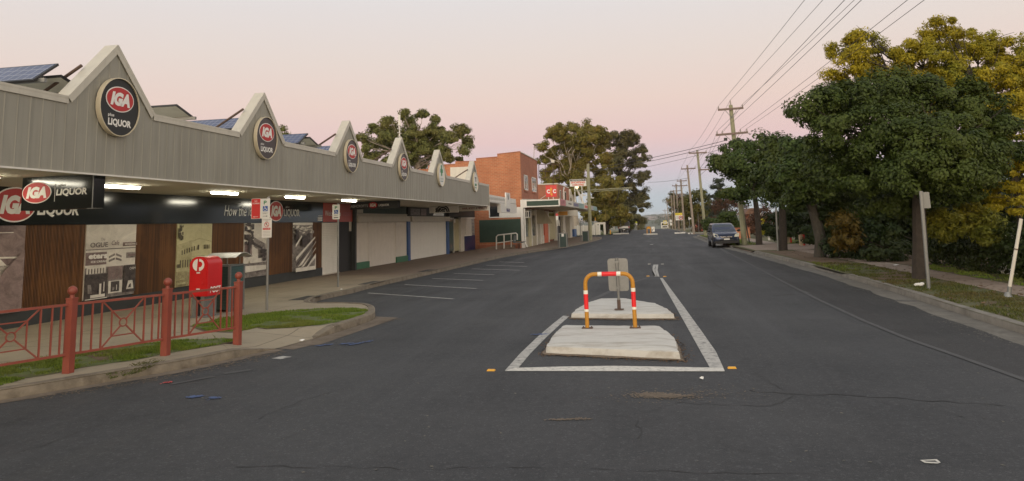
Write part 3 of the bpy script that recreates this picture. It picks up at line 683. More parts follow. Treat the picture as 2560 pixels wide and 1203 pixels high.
# ------------------------------------------------------------------ road markings
def strip(px, w, mat, z=.006, name='road_marking', world=False):
    pts = [V3(p) for p in px] if world else [G(*p) for p in px]; n = len(pts); vs = []
    for i, p in enumerate(pts):
        d = (pts[min(i+1, n-1)]-pts[max(i-1, 0)]).normalized(); q = Vector((-d.y, d.x, 0)); ww = w[i] if isinstance(w, (list, tuple)) else w
        vs += [p+q*ww/2+Z_*z, p-q*ww/2+Z_*z]
    return MB(mat).add(vs, [(2*i+1, 2*i+3, 2*i+2, 2*i) for i in range(n-1)]).build(name, kind='structure')
wl, wr = G(1262, 929), G(1812, 929)
MB('road_paint').poly([G(*p)+Z_*.008 for p in ((1262, 929), (1812, 930), (1808, 921), (1700, 919), (1534, 916), (1400, 918), (1290, 921))]).build('road_marking', kind='structure')
MB('road_paint_worn').poly([G(*p)+Z_*.006 for p in ((1812, 928), (1790, 880), (1752, 826), (1708, 765), (1676, 722), (1657, 696), (1650, 696), (1664, 722), (1688, 765), (1722, 826), (1752, 880), (1775, 921))]).build('road_marking', kind='structure')
MB('road_paint_worn').poly([G(*p)+Z_*.006 for p in ((1262, 928), (1300, 885), (1345, 842), (1385, 808), (1408, 790), (1424, 791), (1400, 812), (1365, 845), (1325, 886), (1296, 921))]).build('road_marking', kind='structure')
strip([(1416, 790), (1470, 755), (1540, 722), (1590, 704), (1634, 690)], .16, 'road_paint_faint')
strip([(1640, 692), (1634, 680), (1633, 672), (1637, 662)], .12, 'road_paint_worn'); strip([(1645, 692), (1641, 676), (1643, 662)], .10, 'road_paint_worn')
strip([(1636, 690), (1629, 676), (1630, 663)], .07, 'road_paint_faint')
for a, b2, w in (((920, 733), (1135, 748), .1), ((1012, 712), (1192, 722), .1), ((1080, 696.5), (1208, 701.5), .1), ((1135, 684), (1236, 687.5), .11), ((1180, 672.5), (1300, 676), .12), ((1215, 663.5), (1318, 666.5), .13), ((1248, 655), (1310, 657), .13)):
    strip([a, b2], w, 'road_paint_worn')
for a, b2, w in (((1190, 722), (1258, 725), .08), ((1260, 706), (1300, 708), .07), ((932, 737), (952, 737), .09), ((1168, 750), (1195, 749), .08)): strip([a, b2], w, 'road_paint_faint')
strip([(2700, 1000), (2560, 950), (2400, 893), (2270, 848), (2160, 803), (2050, 752), (1960, 706), (1880, 663), (1830, 637), (1790, 614), (1762, 600)], [.10]*7+[.09]*4, 'road_paint_faint', .008)
for a, b2, w in (((1800, 622), (1822, 636), .12), ((1900, 690), (1945, 693), .09), ((1930, 738), (1985, 736), .08), ((2002, 728), (2020, 733), .12), ((2120, 722), (2160, 726), .09), ((2240, 752), (2290, 754), .12), ((1780, 655), (1830, 658), .06), ((1620, 655), (1720, 655), .05)): strip([a, b2], w, 'road_paint_faint', .009)
MB('road_paint').add([G(*p)+Z_*.006 for p in ((2300, 1152), (2342, 1150), (2352, 1158), (2345, 1161), (2312, 1159), (2308, 1154), (2338, 1153), (2344, 1157), (2316, 1156))], [(0, 5, 6, 1), (1, 6, 7, 2), (2, 7, 3), (3, 7, 8, 4), (0, 4, 8, 5)]).build('road_marking', kind='structure')
strip([(690, 898), (718, 892)], .22, 'road_paint_worn'); strip([(425, 962), (535, 942)], .09, 'road_paint_faint'); strip([(560, 935), (628, 925)], .14, 'road_paint_faint')
for pts_, n_ in ([(790, 866), (830, 862)], 70), ([(848, 862), (882, 859)], 70), ([(872, 864), (900, 859), (930, 853)], 120), ([(470, 994), (500, 993)], 80), ([(530, 996), (548, 996)], 35), ([(1330, 838), (1366, 836)], 90): flakes(pts_, n_, .05, 'paint_blue', 'paint_mark', .025, .035, .0105)
flakes([(412, 958), (428, 957)], 45, .035, 'letter_red', 'paint_mark', .015, .03, .0105)
strip([(1780, 700), (1784, 708), (1795, 716), (1812, 724)], .06, 'crack_tar', .005, 'road_crack')
def crack(px, w, seed):
    rd = random.Random(seed); pts = [G(*p) for p in px]; o = []
    for a, b_ in zip(pts, pts[1:]):
        k = max(2, int((b_-a).length/.12))
        for i in range(k): o.append(a.lerp(b_, i/k)+Vector((rd.uniform(-.03, .03), rd.uniform(-.045, .045), 0)))
    strip(o, [w*rd.uniform(.05, .95) for _ in o], 'crack_tar', .0045, 'road_crack', True)
crack([(1430, 952), (1500, 957), (1600, 958), (1700, 966)], .014, 1); crack([(1870, 978), (1990, 986), (2150, 990), (2300, 1000), (2560, 1020)], .03, 2)
crack([(1690, 1007), (1800, 1012), (1930, 1016), (1980, 990), (1880, 928)], .013, 3); crack([(600, 1165), (1000, 1172), (1400, 1168), (1700, 1180), (2100, 1190)], .016, 4)
crack([(1590, 1040), (1600, 1090), (1580, 1115)], .012, 5); crack([(640, 1050), (760, 1000), (900, 960)], .012, 6); crack([(1440, 952), (1425, 975)], .012, 7); crack([(30, 1140), (260, 1060), (520, 1010)], .013, 8)
flakes([(1615, 987), (1650, 990), (1700, 992)], 900, .035, 'gutter_soil', 'soil_stain', .12, .07)
flakes([(1380, 1051), (1465, 1048)], 160, .03, 'gutter_soil', 'soil_stain', .05, .02); flakes([(1600, 1000), (1800, 980)], 300, .03, 'gutter_soil', 'soil_stain', .3, .15)
flakes([(800, 856), (930, 812), (990, 797)], 700, .04, 'gutter_soil', 'gutter_silt', .1, .1); flakes([(60, 1000), (330, 960), (560, 915), (700, 880)], 700, .04, 'gutter_soil', 'gutter_silt', .12, .07)
flakes([(2560, 862), (2300, 768), (2080, 700), (1930, 655)], 1300, .05, 'gutter_grey', 'gutter_silt', .25, .3)
# grit scattered on the asphalt
gp = []
for i in range(420):
    y = rng.uniform(6.6, 26)**1; gp.append((rng.uniform(-.62, .62)*y-.8, y, .006))
gp = np.array(gp); quads_object('road_grit', leaf_quads(gp, unit(len(gp))*.2+np.array([0, 0, 1]), .035, .022, 0), 'gutter_grey', kind='stuff')
# litter
for i, (u, v, w, lab) in enumerate(((1754, 947, .07, 'white scrap of paper on the asphalt in front of the traffic island'), (755, 852, .09, 'white scrap of paper on the kerb ramp beside the grass nose'), (853, 724, .1, 'white scrap of paper on the footpath by the thin parking sign'), (2240, 663, .18, 'white scrap of paper on the footpath under the trees'))):
    p = G(u, v, .01 if i == 0 else KZ+.02); a = rng.uniform(0, 3)
    q = [Vector((math.cos(a)*w*.5, math.sin(a)*w*.5, 0)), Vector((-math.sin(a)*w*.35, math.cos(a)*w*.35, .0))]
    MB('sign_white').add([p-q[0]-q[1], p+q[0]-q[1]+Z_*.02, p+q[0]+q[1], p-q[0]+q[1]+Z_*.015, p+Z_*.03, p+q[0]*.2+Z_*.004], [(0, 1, 4), (1, 2, 4), (2, 3, 4), (3, 0, 4)]).build('paper_scrap', label=lab, cat='litter', loc=p)
p = G(2297, 717, KZ)
mb = MB('sign_white').sphere(p+Vector((0, 0, .05)), (.12, .07, .05), 8, 5).sphere(p+Vector((.09, .02, .07)), (.06, .05, .04), 8, 5)
mb.build('plastic_bag', smooth=True, label='crumpled white plastic bag on bare soil near the big trunk', cat='litter', loc=p)

# ------------------------------------------------------------------ traffic island
def pad(px_bot, h, inset, label):
    bot = [G(*p) for p in px_bot]; n = len(bot); c = sum(bot, Vector())/n; pts = []
    for a, b_ in zip(bot, bot[1:]+bot[:1]):
        k = max(1, int((b_-a).length/.12))
        for i in range(k):
            p = a.lerp(b_, i/k); j = Vector((random.uniform(-.012, .012), random.uniform(-.012, .012), 0)); pts.append(p+j)
    n = len(pts); vs = []; prof = ((0, 0), (.015, .4), (.07, .82), (.55, .97), (1., 1.02))
    for o_, hh in prof:
        for p in pts:
            d = (c-p); vs.append(p+d.normalized()*min(inset*o_, d.length*.5)+Z_*h*hh+Vector((0, 0, random.uniform(-.003, .003))))
    mb = MB('pad_concrete'); L = len(prof)
    mb.add(vs, [(l*n+i, l*n+(i+1) % n, (l+1)*n+(i+1) % n, (l+1)*n+i) for l in range(L-1) for i in range(n)]+[tuple((L-1)*n+i for i in range(n))])
    mb.build('traffic_island', smooth=True, label=label, cat='traffic island', loc=c, ang=60)
    # dirt collected around its foot
    d = MB('gutter_soil'); dv = []
    for p in pts:
        o_ = (p-c).normalized(); front = max(0, -o_.y); e = .04+.05*front*random.uniform(.7, 1.3)
        dv += [p-o_*.03+Z_*.03, p+o_*e+Z_*.009]
    d.add(dv, [(2*i, 2*i+1, (2*i+3) % (2*n), (2*i+2) % (2*n)) for i in range(n)]); d.build('soil_fringe', kind='structure')
    gp = np.array([[*(random.choice(pts)+Vector((random.gauss(.02, .08), random.gauss(-.07, .075), 0))).xy, .012] for _ in range(1500)])
    quads_object('pine_litter', leaf_quads(gp, unit(1500)*.4+np.array([0, 0, 1]), .05, .018, 0), 'fallen_leaf', kind='stuff')
pad([(1364, 886), (1384, 852), (1408, 830), (1650, 832), (1690, 862), (1700, 902), (1560, 895), (1400, 888)], .15, .30, 'wide pale concrete island pad in front carrying the yellow hoop rail')
pad([(1429, 797), (1440, 785), (1468, 768), (1500, 758), (1560, 757), (1640, 770), (1672, 786), (1686, 799), (1560, 799)], .135, .28, 'rear concrete island pad carrying the grey sign post')
hb = G(1527, 838, 0); yh = G(1527, 818, .17).y
t = thing('hoop_barrier', 'yellow steel hoop rail with red and white reflective bands on the front island', 'barrier', (hb.x, yh, .15))
L_, R_, T_ = AY(1467, 818, yh), AY(1588, 818, yh), AY(1523, 685, yh); zb = .15; zt = T_.z; r = .038
xl, xr = L_.x+.01, R_.x; c = .17
arc = lambda cx, cz, a0, a1: [Vector((cx+c*math.cos(R(a)), yh, cz+c*math.sin(R(a)))) for a in np.linspace(a0, a1, 7)]
path = [Vector((xl, yh, zb))]+arc(xl+c, zt-c, 180, 90)+arc(xr-c, zt-c, 90, 0)+[Vector((xr, yh, zb))]
MB('hoop_yellow').tube(path, r, 14).build('rail', t, smooth=True)
for x in (xl, xr):
    mb = MB('rust').box((x-.10, yh-.08, zb), (x+.10, yh+.08, zb+.015))
    for a in (-1, 1):
        for b_ in (-1, 1): mb.cyl((x+a*.075, yh+b_*.055, zb+.015), (x+a*.075, yh+b_*.055, zb+.035), .012, n=6)
    mb.build('base_plate', t)
    z1 = AY(1467, 773, yh).z; z2 = AY(1467, 735, yh).z; dz = .03 if x == xr else 0
    MB('reflect_red').cyl((x, yh, z1+dz), (x, yh, z2+dz), r+.003, n=14).build('red_band', t, smooth=True)
    for q0, q1 in ((z2+dz, z2+dz+.065), (z1+dz-.045, z1+dz)): MB('reflect_white').cyl((x, yh, q0), (x, yh, q1), r+.004, n=14).build('white_band', t, smooth=True)
xa, xb = AY(1504, 685, yh).x, AY(1541, 685, yh).x
MB('reflect_red').cyl((xa, yh, zt), (xb, yh, zt), r+.003, n=14).build('red_band', t, smooth=True)
for q0, q1 in ((xa-.075, xa), (xb, xb+.075)): MB('reflect_white').cyl((q0, yh, zt), (q1, yh, zt), r+.004, n=14).build('white_band', t, smooth=True)
sb = G(1548, 774, .15)
t = thing('road_sign', 'grey back of a rounded rectangular sign on a short post on the rear island', 'road sign', sb)
ztop = AY(1546, 646, sb.y).z
mb = MB('galv').cyl(sb, (sb.x, sb.y, ztop), .03, n=12); mb.cyl((sb.x, sb.y, ztop), (sb.x, sb.y, ztop+.01), .034)
mb.build('post', t, smooth=True)
mb = MB('rust').box((sb.x-.1, sb.y-.08, .15), (sb.x+.1, sb.y+.08, .165)).cyl((sb.x, sb.y, .165), (sb.x, sb.y, .36), .04); mb.build('base_plate', t)
a, b_ = AY(1518, 647, sb.y), AY(1573, 728, sb.y)
mb = MB('galv').plate(((a.x+b_.x)/2, sb.y+.04, (a.z+b_.z)/2), X_, Z_, b_.x-a.x, a.z-b_.z, -.004, .06)
mb.box((sb.x-.04, sb.y-.03, b_.z+.06), (sb.x+.04, sb.y+.035, b_.z+.10)).box((sb.x-.04, sb.y-.03, a.z-.10), (sb.x+.04, sb.y+.035, a.z-.06)); mb.build('panel', t)
for i, (u, v, lab) in enumerate(((1228, 927, 'yellow raised road marker left of the white island outline'), (1830, 921, 'yellow raised road marker right of the white island outline'), (1620, 691, 'small far yellow road marker left of the island tip'), (1662, 692, 'small far yellow road marker right of the island tip'))):
    p = G(u, v); t = MB('marker_yellow'); w, d, h = .06, .05, .022
    t.add([p+Vector(q) for q in ((-w, -d, .002), (w, -d, .002), (w, d, .002), (-w, d, .002), (-w*.8, -d*.35, h), (w*.8, -d*.35, h), (w*.8, d*.35, h), (-w*.8, d*.35, h))], [(0, 1, 5, 4), (1, 2, 6, 5), (2, 3, 7, 6), (3, 0, 4, 7), (4, 5, 6, 7)])
    o = t.build('road_marker', label=lab, cat='road marker', group='raised road markers around the island', loc=p)
for i, (u, v, s) in enumerate(((1623, 661, 'left'), (1656, 661, 'right'))):
    p = G(u, v); MB('road_paint').box((p.x-.06, p.y-.05, .003), (p.x+.06, p.y+.05, .02)).build('road_marker', label=f'tiny white road marker {s} of the far end of the double line', cat='road marker', group='white road markers', loc=p)

# ------------------------------------------------------------------ supermarket and the shop row
XW, XF, ZS = -14.4, -10.2, 3.3
FY0, FY1, ZV, ZP = 3.5, 47.9, 4.6, 5.81
peaks = [7.2, 13.03, 18.85, 24.84, 30.5, 36.35, 43.8]
t = thing('supermarket', 'low supermarket with dark timber slats, black sign band and historic photo panels', 'shop building', (XW, 20, 0))
SM = t
mb = MB('plinth').box((XW, 3.5, 0), (-34, 35.5, 3.9)); mb.build('wall', t)
mb = MB('plinth').box((XW, 3.5, .0), (XW+.07, 31.9, .48)); mb.build('plinth', t)
mb = MB('black_gloss').box((XW, 3.5, 2.44), (XW+.09, 31.9, ZS+.06)); mb.build('sign_band', t)
ymur = [(12.2, 15.58), (17.55, 19.48), (21.39, 23.28), (25.31, 26.95), (29.08, 30.94)]
tb = [(3.5, 12.2), (15.58, 17.55), (19.48, 21.39), (23.28, 25.31), (26.95, 29.08), (30.94, 31.9)]
for a, b_ in tb:
    mb = MB('timber_batten'); k = int((b_-a)/.045); mb.box((XW, a, .48), (XW+.02, b_, 2.44))
    for i in range(k): mb.box((XW+.02, a+i*.045+.008, .48), (XW+.045, a+i*.045+.036, 2.44))
    mb.build('timber_panel', t)
def shutter(y0, y1, z0, z1, x, mat, parent, pitch=.075, dep=.014, muntins=()):
    k = int((z1-z0)/pitch); mb = MB(mat); vs = []
    for i in range(k):
        z = z0+(z1-z0)*i/k; zz = z0+(z1-z0)*(i+1)/k
        for zc, d in ((z, 0), (z+(zz-z)*.18, dep), (z+(zz-z)*.8, dep)): vs += [(x+d, y0, zc), (x+d, y1, zc)]
    vs += [(x, y0, z1), (x, y1, z1)]; n = len(vs)//2
    mb.add(vs, [(2*i, 2*i+1, 2*i+3, 2*i+2) for i in range(n-1)])
    for y in (y0, y1): mb.box((x-.02, y-.03, z0), (x+.035, y+.03, z1))
    for y in muntins: mb.box((x-.01, y-.012, z0), (x+dep+.006, y+.012, z1))
    mb.box((x-.01, y0, z0), (x+.03, y1, z0+.06)); return mb.build('roller_shutter', parent)
shutter(31.98, 33.66, KZ+.04, 2.42, XW+.01, 'shutter_white', t)
mb = MB('offwhite').box((XW-.1, 31.9, KZ), (XW+.1, 33.7, KZ+.04)); mb.build('door_step', t)
MB('black_matt').box((XW, 33.7, KZ), (XW+.03, 35.3, ZS+.06)).build('dark_panel', t)
MB('plinth').box((XW, 35.3, 0), (XW+.22, 35.5, ZS+.06)).build('pilaster', t)
MB('offwhite').box((XW+.03, 35.0, 2.0), (XW+.05, 35.28, 2.45)).build('notice', t)
MB('roof_metal').box((XW, 3.5, 3.9), (-34, 61.4, 3.98)).build('roof', t)
# awning
t = thing('shop_awning', 'long grey ribbed awning fascia with a row of pointed peaks', 'awning', (XF, 26, ZS))
prof = [(FY0, ZV)]
for p in peaks: prof += [(p-1.2, ZV), (p, ZP), (p+1.2, ZV)]
prof = [q for q in prof]+[(FY1, ZV)]
def ztop_at(y):
    for p in peaks:
        if abs(y-p) < 1.2: return ZV+(ZP-ZV)*(1-abs(y-p)/1.2)
    return ZV
mb = MB('fascia_grey'); mb.prism([(XF, y, z) for y, z in [(FY0, ZS-.02)]+prof+[(FY1, ZS-.02)]], (-.22, 0, 0))
y = FY0+.1
while y < FY1-.05:
    z = min(ztop_at(y-.012), ztop_at(y+.012)); mb.prism([(XF, y-.02, ZS-.02), (XF+.009, y-.006, ZS-.02), (XF+.009, y+.006, ZS-.02), (XF, y+.02, ZS-.02)], (0, 0, z-.012-ZS+.02)); y += .265
mb.build('fascia', t)
mb = MB('capping')
for i_, ((a, za), (b_, zb_)) in enumerate(zip(prof, prof[1:])):
    if abs(b_-a) < 1e-3: continue
    e_ = .0025*(i_ % 3)
    d = Vector((0, b_-a, zb_-za)).normalized(); n_ = Vector((0, -d.z, d.y)); L = Vector((0, b_-a, zb_-za)).length/2
    mb.obox(Vector((XF-.11, (a+b_)/2, (za+zb_)/2))+n_*.006, Vector((.14+e_, 0, 0)), d*(L+.015), n_*(.022+e_))
    mb.obox(Vector((XF+.02+e_, (a+b_)/2, (za+zb_)/2))-n_*.05, Vector((.006, 0, 0)), d*(L-.0), n_*.06)
mb.box((XF-.23, FY1-.0, ZS-.03), (XF+.03, FY1+.02, ZV+.02)); mb.build('capping', t)
mb = MB('white_paint').box((XF+.0, FY0, ZS-.05), (XF+.03, FY1, ZS-.02)); mb.build('drip_edge', t)
MB('soffit').box((XF-.02, FY0, ZS), (XW+.02, FY1, ZS+.09)).build('soffit', t)
p0_ = AX(838, 335, XF-.22); p1_ = AY(772, 380, p0_.y)
for p in peaks: MB('rust').tube([(XF-.2, p+p0_.y-24.84, p0_.z), (p1_.x, p+p0_.y-24.84, p1_.z)], .032, 8).build('brace', t, smooth=True)
mb = MB('fascia_grey').box((XF-.22, FY1-.1, ZS+.09), (XW, FY1, ZV-.1)).box((XF-.22, FY0, ZV-.75), (XW, FY1-.1, ZV-.7)); mb.build('deck', t)
# round fascia signs
for i, p in enumerate(peaks[1:]):
    kind = 'shop' if i < 4 else ('cross' if i == 4 else 'last')
    lab = ['largest round black and red supermarket sign on the nearest visible peak', 'second round black and red supermarket sign along the fascia', 'third round black and red supermarket sign along the fascia', 'fourth and smallest round black and red supermarket sign', 'round white sign with a green pharmacy cross', 'round white sign with dark emblem on the last peak'][i]
    c = Vector((XF, p+.05, 4.6)); t = thing('round_sign', lab, 'sign', c, 'round signs on the awning peaks'); r = .575
    rim = [(r, .02), (r, .115), (r-.016, .118), (r-.016, .085)]
    mb = MB('cream_metal'); n = 40; vs = [(XF+q[1], c.y+q[0]*math.cos(2*math.pi*j/n), c.z+q[0]*math.sin(2*math.pi*j/n)) for q in rim for j in range(n)]
    mb.add(vs, [(k*n+j, k*n+(j+1) % n, (k+1)*n+(j+1) % n, (k+1)*n+j) for k in range(3) for j in range(n)]); mb.build('rim', t, smooth=True)
    MB('black_matt' if i == 0 else 'faded_black' if i < 4 else 'sign_white').ellipse((XF+.075, c.y, c.z), Y_, Z_, r-.015, r-.015, .015).build('disc', t)
    f = Vector((XF+.091, c.y, c.z))
    if kind == 'shop':
        mb = MB(); logo_iga(mb, f+Z_*.15, Y_, Z_, .80, .50, red='logo_red'); mb.build('logo', t)
        mb = MB('white_letter').text('plus', f+Vector((.004, -.23, -.185)), Y_, Z_, .17, .075, 0, .02).text('LIQUOR', f+Vector((.004, .02, -.32)), Y_, Z_, .66, .16, 0, .045); mb.build('lettering', t)
    elif kind == 'cross':
        mb = MB('letter_green').box((f.x, c.y-.09, c.z-.05), (f.x+.006, c.y+.09, c.z+.47)).box((f.x, c.y-.22, c.z+.10), (f.x+.007, c.y+.22, c.z+.28)); mb.build('cross', t)
        MB('teal').text('CHEMIST', f+Vector((.004, 0, -.2)), Y_, Z_, .7, .07).box((f.x, c.y-.25, c.z-.34), (f.x+.004, c.y+.25, c.z-.30)).build('lettering', t)
    else:
        mb = MB('letter_black').box((f.x, c.y-.22, c.z+.22), (f.x+.006, c.y+.2, c.z+.27)).box((f.x, c.y-.12, c.z+.0), (f.x+.006, c.y-.07, c.z+.22)).box((f.x, c.y+.06, c.z+.0), (f.x+.006, c.y+.11, c.z+.22)); mb.build('emblem', t)
        MB('letter_green').box((f.x, c.y-.2, c.z-.24), (f.x+.006, c.y+.2, c.z-.1)).box((f.x, c.y-.26, c.z-.36), (f.x+.006, c.y+.26, c.z-.32)).build('lettering', t)
# ceiling lights
for i, (pxl, lab) in enumerate((((-80, 434), 'lit tube light under the awning at the left edge of the picture'), ((301, 463), 'lit tube light under the awning beside the hanging lightbox'), ((562, 482), 'lit tube light under the awning before the handwritten slogan'), ((738, 494), 'lit tube light under the awning above the second oval logo'), ((873, 502), 'lit tube light under the awning before the red entrance sign'))):
    yc = AX(*pxl, -12.15).y
    c = Vector((-12.15, yc, ZS)); t = thing('ceiling_light', lab, 'light', c, 'tube lights under the awning')
    MB('white_paint').box((c.x-.09, yc-.68, ZS-.03), (c.x+.09, yc+.68, ZS-.002)).build('housing', t)
    mb = MB('tube_light'); mb.prism([(c.x-.075, yc-.62, ZS-.03), (c.x+.075, yc-.62, ZS-.03), (c.x+.05, yc-.62, ZS-.085), (c.x-.05, yc-.62, ZS-.085)], (0, 1.24, 0)); mb.build('diffuser', t)
# hanging lightboxes, hung across the footpath
def lightbox(name, lab, px0, px1, vtop_z, dep, mat, y):
    a, b_ = AY(*px0, y), AY(*px1, y); z1 = ZS-.01; z0 = b_.z
    t = thing(name, lab, 'hanging sign', ((a.x+b_.x)/2, y, z0)); MB(mat).box((a.x, y, z0), (b_.x, y+dep, z1)).build('box', t)
    return t, a.x, b_.x, z0, z1
t, x0, x1, z0, z1 = lightbox('hanging_sign', 'black hanging lightbox with red oval logo nearest the camera', (57, 447), (232, 520), 0, .3, 'black_gloss', 12.9)
y = 12.9-.004; mb = MB(); logo_iga(mb, (x0+(x1-x0)*.215, y, (z0+z1)/2+.02), X_, Z_, (x1-x0)*.41, (z1-z0)*.66); mb.build('logo', t)
cx = lambda k: x0+(x1-x0)*k
mb = MB('white_letter').text('LIQUOR', (cx(.70), y-.004, z0+(z1-z0)*.5), X_, Z_, (x1-x0)*.43, (z1-z0)*.24, .12, .04).box((cx(.465), y-.004, z0+.15), (cx(.47), y, z1-.15)); mb.build('lettering', t)
MB('grey_letter').text('plus', (cx(.56), y-.004, z0+(z1-z0)*.72), X_, Z_, (x1-x0)*.09, (z1-z0)*.09, .1, .02).build('lettering', t)
MB('galv').box((x1-.02, y-.006, z0), (x1, y, z1)).build('edge_trim', t)
t, x0, x1, z0, z1 = lightbox('hanging_sign', 'long black hanging lightbox with grey lettering and small red oval past the red panel', (876, 503), (996, 520), 0, .25, 'black_matt', 32.6)
y = 32.6-.004; mb = MB(); logo_iga(mb, (cx(.475), y, (z0+z1)/2), X_, Z_, (x1-x0)*.18, (z1-z0)*.85, border='logo_red'); mb.build('logo', t)
MB('grey_letter').text("ASHCROFT'S", (cx(.19), y-.004, (z0+z1)/2-.02), X_, Z_, (x1-x0)*.36, (z1-z0)*.36, 0, .02).build('lettering', t)
MB('white_letter').text('LIQUOR', (cx(.70), y-.004, (z0+z1)/2-.02), X_, Z_, (x1-x0)*.22, (z1-z0)*.34, .12, .03).build('lettering', t)
t, x0, x1, z0, z1 = lightbox('hanging_sign', 'white hanging sign with a black rainbow arch and short black name', (1073, 514), (1145, 531), 0, .2, 'sign_white', 45.2)
y = 45.2-.004; mb = MB('letter_black'); cxx, czz = cx(.40), z0+.04
for r0_, r1_ in ((.36, .44), (.24, .33)):
    pts = [(cxx+.12+r1_*math.cos(R(a)), y, czz+r1_*math.sin(R(a))) for a in range(0, 181, 12)]+[(cxx+.12+r0_*math.cos(R(a)), y, czz+r0_*math.sin(R(a))) for a in range(180, -1, -12)]
    mb.prism(pts, (0, -.004, 0))
mb.text('Scott', (cxx-.03, y-.008, czz+.14), X_, Z_, .62, .26, 0, .05).text('1234', (cx(.7), y-.004, z0+.1), X_, Z_, .2, .1) if False else mb.text('Scott', (cxx-.03, y-.008, czz+.14), X_, Z_, .62, .26, 0, .05)
mb.build('lettering', t)
t, x0, x1, z0, z1 = lightbox('hanging_sign', 'cream hanging sign reading hair, body and beauty in maroon capitals', (1147, 517), (1222, 526), 0, .15, 'offwhite', 47.2)
y = 47.2-.004; MB('maroon_letter').text('HAIR, BODY', (cx(.33), y-.004, (z0+z1)/2), X_, Z_, (x1-x0)*.42, (z1-z0)*.5, 0, .02).text('&', (cx(.60), y-.004, (z0+z1)/2), X_, Z_, (x1-x0)*.06, (z1-z0)*.4).text('BEAUTY', (cx(.81), y-.004, (z0+z1)/2), X_, Z_, (x1-x0)*.30, (z1-z0)*.5, 0, .02).build('lettering', t)
# signs on the black band
xb_ = XW+.095
a, b_ = AX(0, 465, xb_), AX(90, 548, xb_)
t = thing('wall_sign', 'big red oval logo with white liquor lettering on the black band at far left', 'sign', (xb_, b_.y, 2.5))
mb = MB(); logo_iga(mb, (xb_, AX(38, 507, xb_).y, 2.90), Y_, Z_, 1.22, .80); mb.build('logo', t)
MB('white_letter').text('LIQUOR', (xb_+.004, AX(147, 520, xb_).y, 2.78), Y_, Z_, 1.34, .32, .1, .04).text('plus', (xb_+.004, AX(115, 500, xb_).y, 3.05), Y_, Z_, .35, .12).build('lettering', t)
t = thing('wall_sign', 'smaller red oval logo with grey liquor lettering on the band behind the sign pole', 'sign', (xb_, AX(690, 527, xb_).y, 2.5))
mb = MB(); logo_iga(mb, (xb_, AX(690, 527, xb_).y, 2.88), Y_, Z_, 1.16, .78); mb.build('logo', t)
MB('grey_letter').text('LIQUOR', (xb_+.004, AX(730, 530, xb_).y, 2.80), Y_, Z_, 1.38, .34, 0, .03).text('plus', (xb_+.004, AX(719, 515, xb_).y, 3.05), Y_, Z_, .3, .1).build('lettering', t)
t = MB('white_letter').text('How the local', (xb_+.004, AX(606, 526, xb_).y, 2.86), Y_, Z_, 2.35, .36, .25, -.005); t.build('slogan_lettering', label='white handwritten slogan on the black band left of the sign pole', cat='lettering', loc=(xb_, 25, 2.8))
MB('sign_white').box((xb_, 31.35, 2.5), (xb_+.004, 31.8, 2.56)).box((xb_, 31.35, 2.58), (xb_+.004, 31.8, 2.66)).box((xb_, 31.4, 2.7), (xb_+.004, 31.8, 2.73)).build('small_notice', label='small white notice on the black band beside the red panel', cat='notice', loc=(xb_, 31.6, 2.6))
t = thing('entrance_sign', 'orange red welcome panel above the narrow white roller door', 'sign', (XW, 33.3, 2.44)); xr_ = XW+.1
MB('sign_orange_red').box((XW+.04, 31.92, 2.45), (xr_, 35.25, ZS-.02)).build('panel', t)
MB('white_letter').text('Welcome to', (xr_+.004, 32.95, 2.83), Y_, Z_, 1.75, .24, 0, .01).build('lettering', t)
MB('pink').text('LIQUOR', (xr_+.004, 34.62, 2.8), Y_, Z_, 1.0, .22, 0, .02).build('lettering', t)
# historic photographs
def mural(i, lab, z0):
    y0, y1 = ymur[i]; t = thing('photo_panel', lab, 'photo panel', (XW, (y0+y1)/2, z0), 'historic photo panels on the supermarket wall')
    x = XW+.055; return t, x, y0, y1, z0, 2.43
def panel_fn(x, y0, y1, z0, z1):
    lay = [0]
    def q(mb, mat, pts, dz=1):
        lay[0] += 1; xx = x+.0012*lay[0]
        mb.use(mat).poly([(xx, y0+(y1-y0)*a, z0+(z1-z0)*b_) for a, b_ in pts])
    def rc(mb, mat, a, b_, c, d): q(mb, mat, [(a, b_), (c, b_), (c, d), (a, d)])
    return q, rc
def scatter(mb, q, mat, n, a, b_, c, d, w, h, seed):
    rd = random.Random(seed)
    for _ in range(n):
        u, v = rd.uniform(a, c), rd.uniform(b_, d); ww, hh = w*rd.uniform(.5, 1.5), h*rd.uniform(.5, 1.5); k = rd.uniform(-.3, .3)
        q(mb, mat, [(max(a, u-ww), v-hh), (min(c, u+ww), v-hh+k*hh), (min(c, u+ww*.8), v+hh), (max(a, u-ww), v+hh*.8)])
t, x, y0, y1, z0, z1 = mural(0, 'faded mauve aerial town photo at the far left edge', .46)
mb = MB('photo_mauve').box((XW, y0, z0), (x, y1, z1)); q, rc = panel_fn(x, y0, y1, z0, z1)
rc(mb, 'photo_town', 0, .02, .98, .55); q(mb, 'photo_light', [(.50, 1), (.54, 1), (.86, .55), (.80, .55)]); rc(mb, 'photo_light', 0, .915, .9, .925); q(mb, 'photo_light', [(.3, .66), (.98, .62), (.98, .64), (.3, .68)])
scatter(mb, q, 'photo_grey', 26, 0, .08, .8, .52, .05, .012, 4); scatter(mb, q, 'photo_light', 26, 0, .06, .8, .50, .06, .012, 5); scatter(mb, q, 'photo_mauve', 14, 0, .05, .9, .6, .05, .02, 6); q(mb, 'photo_mauve', [(.62, .02), (.98, .02), (.98, .72), (.82, .5)])
mb.build('print', t)
t, x, y0, y1, z0, z1 = mural(1, 'grey historic photo of a cafe and shop fronts between timber slats', .52)
mb = MB('photo_light').box((XW, y0, z0), (x, y1, z1)); q, rc = panel_fn(x, y0, y1, z0, z1)
